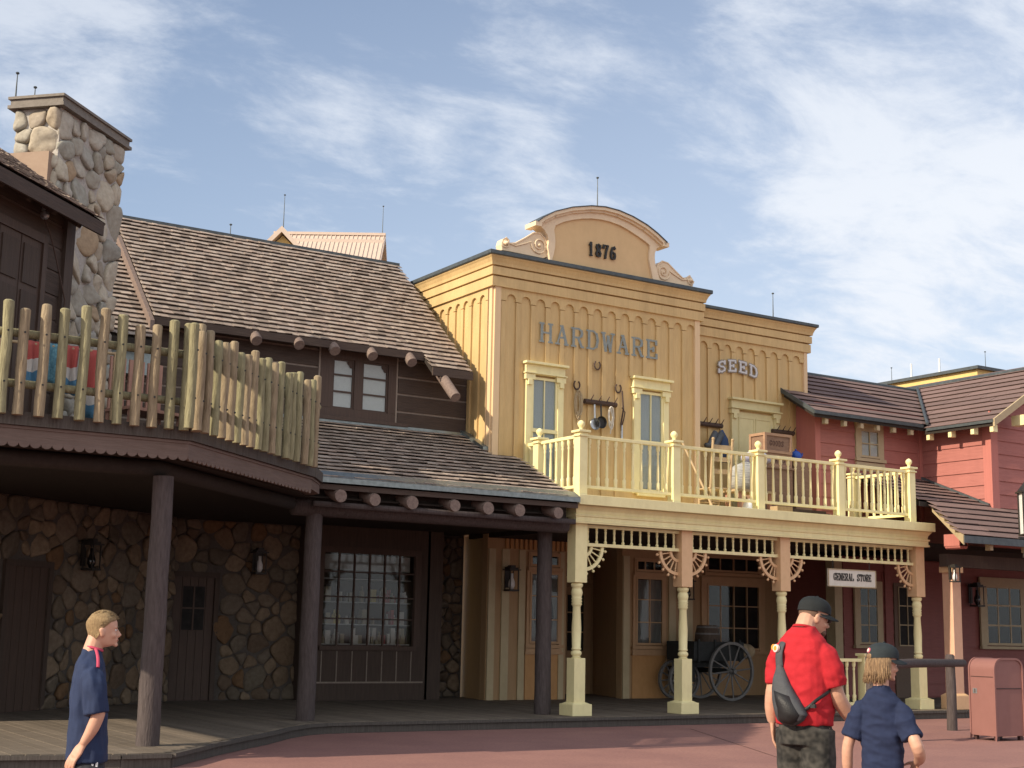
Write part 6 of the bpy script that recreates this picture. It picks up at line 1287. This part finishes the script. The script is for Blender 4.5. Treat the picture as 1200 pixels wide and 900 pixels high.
    for c, m, r in ((S(-.140, -.150, 1.395), 'pinw', .026), (S(-.172, -.125, 1.40), 'pino', .02)):
        b = MB(); n_ = V((-.45, -.9, .12)).normalized(); ax_x = n_.cross(V((0, 0, 1))).normalized(); b.lathe(c + n_ * .004, [(-.012, r * s), (.004, r * s), (.006, r * .9 * s)], 16, (ax_x, n_.cross(ax_x), n_)); o = b.build('badge', m, sh)
        if m == 'pinw': b = MB(); b.lathe(c + n_ * .010, [(0, r * .6 * s), (.002, r * .55 * s)], 12, (ax_x, n_.cross(ax_x), n_)); b.build('badge_centre', 'pino', o)
def bag(t, s):
    XY_[:] = (.88, 1.0)
    ST_[0] = s
    def S(*p): q = V(p) * s; q.z = stz(q.z); q.x *= XY_[0]; q.y *= XY_[1]; return q
    base = lambda x, z: S(x, -.155 - .05 * (1 - min(1, abs(z - 1.15) / .35)), z)
    rows = [(1.355, -.120, .026, .020), (1.31, -.108, .044, .030), (1.26, -.090, .068, .040), (1.20, -.065, .098, .050), (1.14, -.035, .122, .056), (1.09, -.012, .134, .058), (1.045, -.025, .110, .052), (1.015, -.050, .075, .04), (1.0, -.065, .035, .018)]
    b = MB(); rr = []
    for z, x, rx, ry in rows:
        y = -.150 - ry * .75 + (0.02 if z > 1.3 else 0); rr.append([S(x + rx * math.copysign(abs(math.cos(a)) ** .8, math.cos(a)), y + ry * math.copysign(abs(math.sin(a)) ** .8, math.sin(a)), z + rx * .18 * -math.cos(a)) for a in [j * 2 * math.pi / 22 for j in range(22)]])
    b.rings(rr); remeshed(b, 'body', 'baggry', t, .007, 4, .004, (7, 7, 7), 9)
    b = MB(); b.rings([[S(x + rx * .78 * math.cos(a), -.150 - ry * .75 + (ry + .022) * -abs(math.sin(a)) ** .8 if math.sin(a) < 0 else -.150 - ry * .75, z + rx * .18 * -math.cos(a)) for a in [j * 2 * math.pi / 22 for j in range(22)]] for z, x, rx, ry in rows[3:8]]); b.build('front_pocket', 'bagblk', t, smooth=True)
    def strap(pts, w, m, nm):
        P, _ = smooth_pts(pts, [1] * len(pts), 6); b = MB(); b.tube(P, [(w * s, .005 * s)] * len(P), 8, ref=(.85, 0, .5)); return b.build(nm, m, t)
    b = MB(); pts = [S(-.118, -.160, 1.34), S(-.122, -.155, 1.41), S(-.114, -.122, 1.462), S(-.104, -.055, 1.495), S(-.092, .03, 1.485), S(-.075, .09, 1.44), S(-.02, .125, 1.38), S(.05, .155, 1.28)]; P, _ = smooth_pts(pts, [1] * 8, 6); b.tube(P, [(.026 * s, .007 * s)] * len(P), 10, ref=(1, .1, .3)); b.build('shoulder_strap', 'baggry', t, smooth=True)
    b = MB(); pts = [S(.08, -.175, 1.095), S(.13, -.170, 1.125), S(.17, -.140, 1.165), S(.212, -.05, 1.21), S(.205, .05, 1.24), S(.15, .13, 1.26), S(.05, .165, 1.28)]; P, _ = smooth_pts(pts, [1] * 7, 6); b.tube(P, [(.012 * s, .006 * s)] * len(P), 8, ref=(0, 0, 1)); b.build('cross_strap', 'bagblk', t, smooth=True)
    b = MB(); b.box(*[q * s for q in (.125, .155, -.185, -.16, 1.115, 1.14)]); b.build('buckle', 'bagblk', t); 
    b = MB(); b.tube([S(-.07, -.205, 1.235), S(-.09, -.222, 1.20), S(-.12, -.225, 1.14)], .006 * s, 6); b.tube([S(-.06, -.205, 1.235), S(-.03, -.225, 1.20), S(.03, -.222, 1.14)], .005 * s, 6); b.build('zip', 'metal', t)
def capkid(t, s):
    XY_[:] = (.87, .92)
    ST_[0] = s
    def S(*p): q = V(p) * s; q.z = stz(q.z); q.x *= XY_[0]; q.y *= XY_[1]; return q
    hd = headframe(S(.0, .03, 1.520), R(-48), R(-6)); b = MB(); hs = s * 1.02; head(b, hd, hs, 1.0)
    limb(b, [S(0, -.02, 1.38), S(0, -.01, 1.46), S(.0, .01, 1.56)], [(.085 * s, .075 * s), (.058 * s, .058 * s), (.055 * s, .055 * s)])
    loftz(b, [(0, 0, z * s, rx * s, ry * s) for z, rx, ry in ((.92, .13, .09), (1.0, .12, .09), (1.15, .12, .08), (1.3, .12, .07), (1.36, .10, .06), (1.40, .07, .05))])
    la = [S(-.175, -.01, 1.40), S(-.20, -.02, 1.29), S(-.275, -.045, 1.12), S(-.295, -.015, .98), S(-.30, .03, .87)]
    ra = [S(.175, .0, 1.40), S(.205, -.03, 1.29), S(.305, -.09, 1.13), S(.30, .02, 1.045), S(.25, .12, 1.00)]
    limb(b, la[1:], [.044 * s, .042 * s, .040 * s, (.028 * s, .025 * s)]); limb(b, ra[1:], [.044 * s, .046 * s, .042 * s, (.028 * s, .025 * s)], k=5)
    hand(b, la[-1], S(-.05, .1, -1), S(.9, .3, 0), s * .98, .6, -1); hand(b, ra[-1], S(-.5, .5, -.75), S(-.6, -.5, -.2), s * .98, .6, 1)
    for k, y in ((-1, .08), (1, -.06)): limb(b, [S(k * .09, 0, .93), S(k * .095, y * .5, .70), S(k * .09, y, .50), S(k * .09, y - .03, .28), S(k * .09, y - .05, .08)], [.068 * s, .066 * s, .052 * s, .050 * s, .036 * s])
    remeshed(b, 'body', 'skin_b', t, .0052, 3)
    b = MB(); loftz(b, [(0, y * s, z * s, rx * s, ry * s) for z, rx, ry, y in ((.925, .168, .130, 0), (.97, .166, .128, 0), (1.05, .164, .122, 0), (1.15, .168, .12, 0), (1.25, .176, .118, 0), (1.34, .172, .108, -.005), (1.40, .148, .095, -.01), (1.44, .115, .08, -.01), (1.465, .075, .068, -.008), (1.478, .060, .060, -.005))])
    limb(b, [S(-.09, -.01, 1.35), S(-.155, -.012, 1.335), S(-.195, -.02, 1.28), S(-.245, -.04, 1.17)], [.052 * s, .068 * s, .074 * s, .076 * s]); limb(b, [S(.09, -.01, 1.35), S(.155, -.012, 1.335), S(.20, -.03, 1.28), S(.265, -.07, 1.18)], [.052 * s, .068 * s, .074 * s, .074 * s])
    sh = remeshed(b, 'shirt', 'tee_navy', t, .0065, 3, .011, (7, 7, 13), 12)
    b = MB(); b.box(*[q * s for q in (.03, .075, -.137, -.131, .928, .940)]); b.build('hem_tag', 'white', sh)
    b = MB(); loftz(b, [(0, 0, z * s, rx * s, ry * s) for z, rx, ry in ((.80, .17, .125), (.88, .165, .12), (.97, .155, .11))])
    for k, y in ((-1, .08), (1, -.06)): limb(b, [S(k * .085, 0, .85), S(k * .10, y * .5, .65), S(k * .10, y, .48)], [.098 * s, .095 * s, .090 * s])
    remeshed(b, 'shorts', 'shorts_d', t, .008, 2, .005)
    for k, y in ((-1, .08), (1, -.06)): b = MB(); limb(b, [S(k * .09, y - .12, .04), S(k * .09, y - .04, .055), S(k * .09, y + .07, .04), S(k * .09, y + .15, .03)], [.033 * s, .046 * s, .043 * s, .026 * s]); b.build('shoe', 'sole', t, smooth=True)
    face_parts(t, hd, hs)
    # long hair below the cap
    R3 = hd.to_3x3(); rg = random.Random(4); b = MB(); b.ell(hd @ (V((0, -.030, .095)) * hs), (.084 * hs, .082 * hs, .105 * hs), 20, 12, R3)
    for k in range(460):
        a = R(rg.uniform(168, 372)); r0 = rg.uniform(.93, 1.06); x, y = .084 * math.cos(a) * r0, -.008 + .100 * math.sin(a) * r0; L = rg.uniform(.14, .205) * (1 if math.sin(a) < -.2 else .8); fl = rg.uniform(.9, 1.35); tw = rg.uniform(-.012, .012); z0 = .155
        b.tube([hd @ (V((x, y, z0)) * hs), hd @ (V((x * 1.10, y * 1.08, z0 - L * .4)) * hs), hd @ (V((x * 1.12 + tw, y * 1.06, z0 - L * .75)) * hs), hd @ (V((x * (1.0 + .18 * fl) + tw * 2, y * (1.0 + .12 * fl), z0 - L)) * hs)], [.0055 * hs, .0062 * hs, .005 * hs, .0012 * hs], 5)
    b.build('hair', 'hair_long', t, smooth=True)
    c = cap(hd, hs * 1.03, 'capgrn', t, w=1.08)
    a_ = hd @ (V((.006, -.112, .150)) * hs); b = MB(); b.ell(a_, (.034 * hs, .015 * hs, .026 * hs), 14, 8, R3); b.build('hair_tuft', 'hair_long', t, smooth=True)
    n_ = (R3 @ V((.0, -1, .15))).normalized(); ax_x = n_.cross(V((0, 0, 1))).normalized(); q = hd @ (V((.004, -.122, .190)) * hs) ; b = MB(); b.lathe(q - n_ * .012, [(0, .019 * hs), (.010, .019 * hs), (.013, .017 * hs)], 18, (ax_x, n_.cross(ax_x), n_)); o = b.build('badge', 'pinr', c); b = MB(); b.lathe(q + n_ * .0015, [(0, .0135 * hs), (.002, .013 * hs)], 18, (ax_x, n_.cross(ax_x), n_)); b.build('badge_centre', 'pinw', o)
    w_ = la[-1].lerp(la[-2], .15); b = MB(); b.tube([w_, w_.lerp(la[-2], .16)], [(.031 * s, .028 * s)] * 2, 16); b.build('wristband', 'shorts_d', t)
def boy(t, s):
    XY_[:] = (.92, .86)
    ST_[0] = s
    def S(*p): q = V(p) * s; q.z = stz(q.z); q.x *= XY_[0]; q.y *= XY_[1]; return q
    hd = headframe(S(0, .045, 1.494), R(2), R(2)); b = MB(); hs = s * .90; head(b, hd, hs, .98)
    limb(b, [S(0, -.035, 1.38), S(0, -.025, 1.46), S(0, .005, 1.54), S(0, .02, 1.60)], [(.075 * s, .07 * s), (.058 * s, .058 * s), (.052 * s, .056 * s), (.050 * s, .056 * s)])
    loftz(b, [(0, 0, z * s, rx * s, ry * s) for z, rx, ry in ((.92, .12, .08), (1.0, .11, .07), (1.15, .11, .07), (1.3, .11, .06), (1.36, .09, .05), (1.40, .06, .05))])
    ra = [S(.165, -.0, 1.39), S(.19, .02, 1.30), S(.205, .045, 1.19), S(.19, .01, 1.08), S(.165, -.045, .99)]
    la = [S(-.165, -.02, 1.40), S(-.19, -.03, 1.30), S(-.205, -.06, 1.14), S(-.19, -.04, 1.0), S(-.16, -.0, .89)]
    for a in (la, ra): limb(b, a[1:], [.042 * s, .041 * s, .038 * s, (.026 * s, .023 * s)])
    hand(b, ra[-1], S(-.12, -.55, -.80), S(-.5, .5, -.2), s * .96, .45, -1); hand(b, la[-1], S(.1, .2, -1), S(.9, 0, 0), s * .96, .5, -1)
    for k, y in ((-1, .05), (1, -.03)): limb(b, [S(k * .09, 0, .93), S(k * .095, y * .5, .70), S(k * .09, y, .50), S(k * .09, y - .03, .28), S(k * .09, y - .05, .08)], [.066 * s, .064 * s, .050 * s, .048 * s, .036 * s])
    remeshed(b, 'body', 'skin_b', t, .005, 2)
    b = MB(); loftz(b, [(0, y * s, z * s, rx * s, ry * s) for z, rx, ry, y in ((.875, .172, .138, -.005), (.95, .170, .135, -.01), (1.05, .163, .130, -.015), (1.15, .162, .125, -.02), (1.25, .168, .120, -.025), (1.34, .172, .108, -.028), (1.40, .155, .095, -.028), (1.44, .11, .08, -.026), (1.468, .072, .068, -.018), (1.482, .058, .060, -.012))])
    for k, a in ((1, ra), (-1, la)): limb(b, [S(k * .09, -.02, 1.36), S(k * .15, -.01, 1.34), S(k * .188, .005, 1.28), S(k * .20, .03, 1.17)], [.052 * s, .066 * s, .070 * s, .070 * s])
    sh = remeshed(b, 'shirt', 'tee_navy2', t, .0062, 3, .010, (13, 13, 4.5), 20)
    b = MB(); b.rings([[S(rr_ * math.cos(a), -.010 + rr_ * 1.02 * math.sin(a), z - .012 * math.sin(a)) for a in [j * 2 * math.pi / 24 for j in range(24)]] for rr_, z in ((.063, 1.478), (.066, 1.487), (.060, 1.494), (.056, 1.486))], close=True); b.build('shirt_collar', 'pink', sh, smooth=True)
    for k in (1, -1): b = MB(); P, _ = smooth_pts([S(k * .062, .0, 1.482), S(k * .095, .01, 1.462), S(k * .135, .018, 1.432), S(k * .165, .02, 1.395)], [1] * 4, 5); b.tube(P, [(.007 * s, .010 * s)] * len(P), 8); b.build('shoulder_piping', 'pink', sh)
    b = MB(); loftz(b, [(0, -.003 * s, z * s, rx * s, ry * s) for z, rx, ry in ((.78, .165, .128), (.86, .16, .122), (.95, .15, .11))])
    for k, y in ((-1, .05), (1, -.03)): limb(b, [S(k * .085, 0, .85), S(k * .10, y * .5, .65), S(k * .10, y, .45)], [.098 * s, .098 * s, .094 * s])
    so = remeshed(b, 'shorts', 'shorts_d', t, .008, 2, .004)
    for y in (.028, .056):
        b = MB(); P, _ = smooth_pts([S(.158, y, .89), S(.165, y, .84), S(.185, y, .78), S(.198, y - .01, .70), S(.200, y - .02, .46)], [1] * 5, 4); b.tube(P, [(.006 * s, .008 * s)] * len(P), 6); b.build('side_stripe', 'white', so)
    for k, y in ((-1, .05), (1, -.03)): b = MB(); limb(b, [S(k * .09, y - .12, .04), S(k * .09, y - .04, .055), S(k * .09, y + .07, .04), S(k * .09, y + .15, .03)], [.033 * s, .046 * s, .043 * s, .026 * s]); b.build('shoe', 'sole', t, smooth=True)
    face_parts(t, hd, hs, 'hair_blond'); R3 = hd.to_3x3()
    # short hair: shell following the skull, open at the face
    b = MB(); rr = []; rows = [(.050, -.060), (.075, -.045), (.100, -.028), (.125, -.012), (.150, .020), (.172, .070), (.190, .085), (.207, .070), (.222, .050), (.234, .026), (.240, .006)]
    import bisect
    for z, fl in rows:
        i = max(0, min(len(HEAD) - 2, next((k for k in range(len(HEAD) - 1) if HEAD[k + 1][0] >= z), len(HEAD) - 2))); h0, h1 = HEAD[i], HEAD[i + 1]; u_ = max(0, min(1, (z - h0[0]) / (h1[0] - h0[0]))); rx, f, bk = [h0[k] * (1 - u_) + h1[k] * u_ for k in (1, 2, 3)]
        g_ = .009 if z < .22 else .016; rx += g_ * .7; bk = -bk + g_; f += g_ * .8; ring = []
        for j in range(30):
            a = j * 2 * math.pi / 30; c, sn = math.cos(a), math.sin(a); x = rx * c; y = (f if sn > 0 else bk) * sn; y = min(y, fl + .012); q = V((x, y, z)); q += V((x, y, .05)).normalized() * .006 * noise.noise(q * 60); ring.append(hd @ (q * hs))
        rr.append(ring)
    b.rings(rr); rg = random.Random(8)
    for k in range(300):
        a = rg.uniform(0, 2 * math.pi); e_ = rg.uniform(.15, 1.45); q = V((.078 * math.cos(a) * math.cos(e_), -.004 + .099 * math.sin(a) * math.cos(e_), .125 + .112 * math.sin(e_)))
        if q.y > .03 and q.z < .178: continue
        if q.y > -.01 and q.z < .14: continue
        d = V((q.x * .6, (q.y + .03) * 1.2 + .03, .05)).normalized(); b.tube([hd @ (q * hs), hd @ ((q + d * .012 + V((0, .004, 0))) * hs), hd @ ((q + d * .016 + V((0, .014, .0))) * hs)], [.005 * hs, .004 * hs, .001 * hs], 5)
    b.build('hair', 'hair_blond', t, smooth=True)
vb = lambda px: math.atan2(ray(px, 744).y, ray(px, 744).x)
tm = person('person in a bright red t-shirt and black cap with a sling bag, walking away', 942, 9.4, vb(942) - R(25), 1.864, 'red', man)
tk = person('child with long fair hair, charcoal cap and navy t-shirt walking away', 1031, 8.6, vb(1031) - R(14), 1.50, 'navy', capkid)
tb = person('boy with short blond hair and blue sports shirt standing in profile', 113, 7.95, vb(113) - R(88), 1.66, 'blue', boy)
bgt = thing('sling_bag', 'grey and black sling bag worn across the back of the red t-shirt', 'bag', (0, 0, 0)); bag(bgt, 1.0); bgt.location = tm.location; bgt.rotation_euler = tm.rotation_euler

# ================================================================== CAMERA, LIGHT, SKY
cam = bpy.data.cameras.new('camera'); cam.sensor_width = 36; cam.lens = CF / 1200 * 36; cam.clip_end = 1000; cam.clip_start = .1
co_ = bpy.data.objects.new('camera', cam); COL.objects.link(co_); scene.camera = co_
right = V((CU.x, CV.x, CW.x)); down = V((CU.y, CV.y, CW.y)); fwd = V((CU.z, CV.z, CW.z))
co_.matrix_world = Matrix(((right.x, -down.x, -fwd.x, CAM.x), (right.y, -down.y, -fwd.y, CAM.y), (right.z, -down.z, -fwd.z, CAM.z), (0, 0, 0, 1)))
to_sun = V((-1, -.03, .577)).normalized(); sl_ = bpy.data.lights.new('sun', 'SUN'); sl_.energy = SUN; sl_.angle = R(.5); sl_.color = (1, .86, .66); so_ = bpy.data.objects.new('sun', sl_); COL.objects.link(so_)
so_.rotation_euler = to_sun.to_track_quat('Z', 'Y').to_euler()
wd = bpy.data.worlds.new('World'); scene.world = wd; wd.use_nodes = True; nt = wd.node_tree; bg = nt.nodes['Background']; L_ = nt.links.new
sk = nn(nt, 'ShaderNodeTexSky'); sk.sky_type = 'NISHITA'; sk.sun_disc = False; sk.sun_elevation = math.asin(to_sun.z); sk.sun_rotation = math.atan2(to_sun.x, to_sun.y) % (2 * math.pi); sk.air_density = 1.0; sk.dust_density = 1.2; sk.ozone_density = 3.0
tc = nn(nt, 'ShaderNodeTexCoord'); sep = nn(nt, 'ShaderNodeSeparateXYZ'); L_(tc.outputs['Generated'], sep.inputs[0])
zz = nn(nt, 'ShaderNodeMath', operation='ADD'); zz.inputs[1].default_value = .22; L_(sep.outputs[2], zz.inputs[0])
dx = nn(nt, 'ShaderNodeMath', operation='DIVIDE'); L_(sep.outputs[0], dx.inputs[0]); L_(zz.outputs[0], dx.inputs[1]); dy = nn(nt, 'ShaderNodeMath', operation='DIVIDE'); L_(sep.outputs[1], dy.inputs[0]); L_(zz.outputs[0], dy.inputs[1])
cb_ = nn(nt, 'ShaderNodeCombineXYZ'); L_(dx.outputs[0], cb_.inputs[0]); L_(dy.outputs[0], cb_.inputs[1])
def cloud(scale, rot, sc, lo, hi, off, det=8, rg_=.58, dist=.0):
    mp = nn(nt, 'ShaderNodeMapping'); mp.inputs['Scale'].default_value = sc; mp.inputs['Rotation'].default_value = (0, 0, rot); mp.inputs['Location'].default_value = off; L_(cb_.outputs[0], mp.inputs[0])
    n_ = nn(nt, 'ShaderNodeTexNoise'); n_.inputs['Scale'].default_value = scale; n_.inputs['Detail'].default_value = det; n_.inputs['Roughness'].default_value = rg_; n_.inputs['Distortion'].default_value = dist; L_(mp.outputs[0], n_.inputs['Vector'])
    r = nn(nt, 'ShaderNodeMapRange', interpolation_type='SMOOTHSTEP'); r.inputs['From Min'].default_value = lo; r.inputs['From Max'].default_value = hi; L_(n_.outputs['Fac'], r.inputs['Value']); return r.outputs[0]
def addn(a_, b_, op='ADD'):
    m_ = nn(nt, 'ShaderNodeMath', operation=op); L_(a_, m_.inputs[0])
    if isinstance(b_, (int, float)): m_.inputs[1].default_value = b_
    else: L_(b_, m_.inputs[1])
    return m_.outputs[0]
cov = None                                             # cloud banks at chosen bearings, broken up by noise
for x_, y_, r_, k_ in ((1080, 170, .17, .13), (900, 130, .10, .11), (1180, 340, .22, .12), (420, 205, .10, .10), (560, 170, .07, .08), (70, 30, .10, .14), (640, 215, .07, .09), (640, 105, .05, .06), (200, -60, .2, .06), (900, -200, .3, .08), (-500, 200, .4, .1), (1900, 200, .5, .1)):
    dv = ray(x_, y_).normalized(); vm = nn(nt, 'ShaderNodeVectorMath', operation='DOT_PRODUCT'); L_(tc.outputs['Generated'], vm.inputs[0]); vm.inputs[1].default_value = dv
    mrn = nn(nt, 'ShaderNodeMapRange', interpolation_type='SMOOTHSTEP'); mrn.inputs['From Min'].default_value = math.cos(r_); mrn.inputs['From Max'].default_value = 1.0; mrn.inputs['To Max'].default_value = k_ * .78; L_(vm.outputs['Value'], mrn.inputs['Value'])
    cov = mrn.outputs[0] if cov is None else addn(cov, mrn.outputs[0])
def fbm(scale, rot, sc, off, det, rg_, dist):
    mp = nn(nt, 'ShaderNodeMapping'); mp.inputs['Scale'].default_value = sc; mp.inputs['Rotation'].default_value = (0, 0, rot); mp.inputs['Location'].default_value = off; L_(cb_.outputs[0], mp.inputs[0])
    n_ = nn(nt, 'ShaderNodeTexNoise'); n_.inputs['Scale'].default_value = scale; n_.inputs['Detail'].default_value = det; n_.inputs['Roughness'].default_value = rg_; n_.inputs['Distortion'].default_value = dist; L_(mp.outputs[0], n_.inputs['Vector']); return n_.outputs['Fac']
na = fbm(3.4, R(30), (1, 1.5, 1), (3.1, 1.7, 0), 12, .64, .35); nb = fbm(11.0, R(20), (1, 1.7, 1), (7.3, 2.1, 0), 10, .66, .3)
tot = addn(addn(addn(na, .78, 'MULTIPLY'), addn(nb, .22, 'MULTIPLY')), cov)
rp = nn(nt, 'ShaderNodeMapRange', interpolation_type='SMOOTHSTEP'); rp.inputs['From Min'].default_value = .505; rp.inputs['From Max'].default_value = .80; L_(tot, rp.inputs['Value'])
m2 = nn(nt, 'ShaderNodeMath', operation='MULTIPLY'); L_(rp.outputs[0], m2.inputs[0]); m2.inputs[1].default_value = .66
# thicker veil low towards the right end of the street
hz = nn(nt, 'ShaderNodeMapRange'); hz.inputs['From Min'].default_value = .62; hz.inputs['From Max'].default_value = .12; hz.inputs['To Min'].default_value = .05; hz.inputs['To Max'].default_value = .42; L_(sep.outputs[2], hz.inputs['Value'])
hx = nn(nt, 'ShaderNodeMapRange'); hx.inputs['From Min'].default_value = .1; hx.inputs['From Max'].default_value = .9; hx.inputs['To Min'].default_value = .55; hx.inputs['To Max'].default_value = 1.7; L_(sep.outputs[0], hx.inputs['Value'])
hm = nn(nt, 'ShaderNodeMath', operation='MULTIPLY'); L_(hz.outputs[0], hm.inputs[0]); L_(hx.outputs[0], hm.inputs[1])
m3 = nn(nt, 'ShaderNodeMath', operation='MULTIPLY_ADD', use_clamp=True); L_(m2.outputs[0], m3.inputs[0]); m3.inputs[1].default_value = .85; L_(hm.outputs[0], m3.inputs[2])
vl = nn(nt, 'ShaderNodeVectorMath', operation='DOT_PRODUCT'); L_(tc.outputs['Generated'], vl.inputs[0]); vl.inputs[1].default_value = V((-.45, -.75, .35)).normalized()  # unseen bright sky behind the camera, added to fill the shaded fronts
vr = nn(nt, 'ShaderNodeMapRange', interpolation_type='SMOOTHSTEP'); vr.inputs['From Min'].default_value = -.05; vr.inputs['From Max'].default_value = .8; vr.inputs['To Min'].default_value = 0; vr.inputs['To Max'].default_value = .85; L_(vl.outputs['Value'], vr.inputs['Value'])
mx = nn(nt, 'ShaderNodeMix', data_type='RGBA'); L_(m3.outputs[0], mx.inputs[0]); L_(sk.outputs[0], mx.inputs[6]); mx.inputs[7].default_value = CLOUD; mv = nn(nt, 'ShaderNodeMix', data_type='RGBA'); L_(vr.outputs[0], mv.inputs[0]); L_(mx.outputs[2], mv.inputs[6]); mv.inputs[7].default_value = FILL_SKY; L_(mv.outputs[2], bg.inputs[0]); bg.inputs[1].default_value = SKY
scene.view_settings.view_transform = 'Standard'; scene.view_settings.look = 'None'; scene.view_settings.exposure = EXPO; scene.view_settings.gamma = 1; scene.view_settings.use_curve_mapping = False
scene.cycles.max_bounces = 6; scene.cycles.use_denoising = True
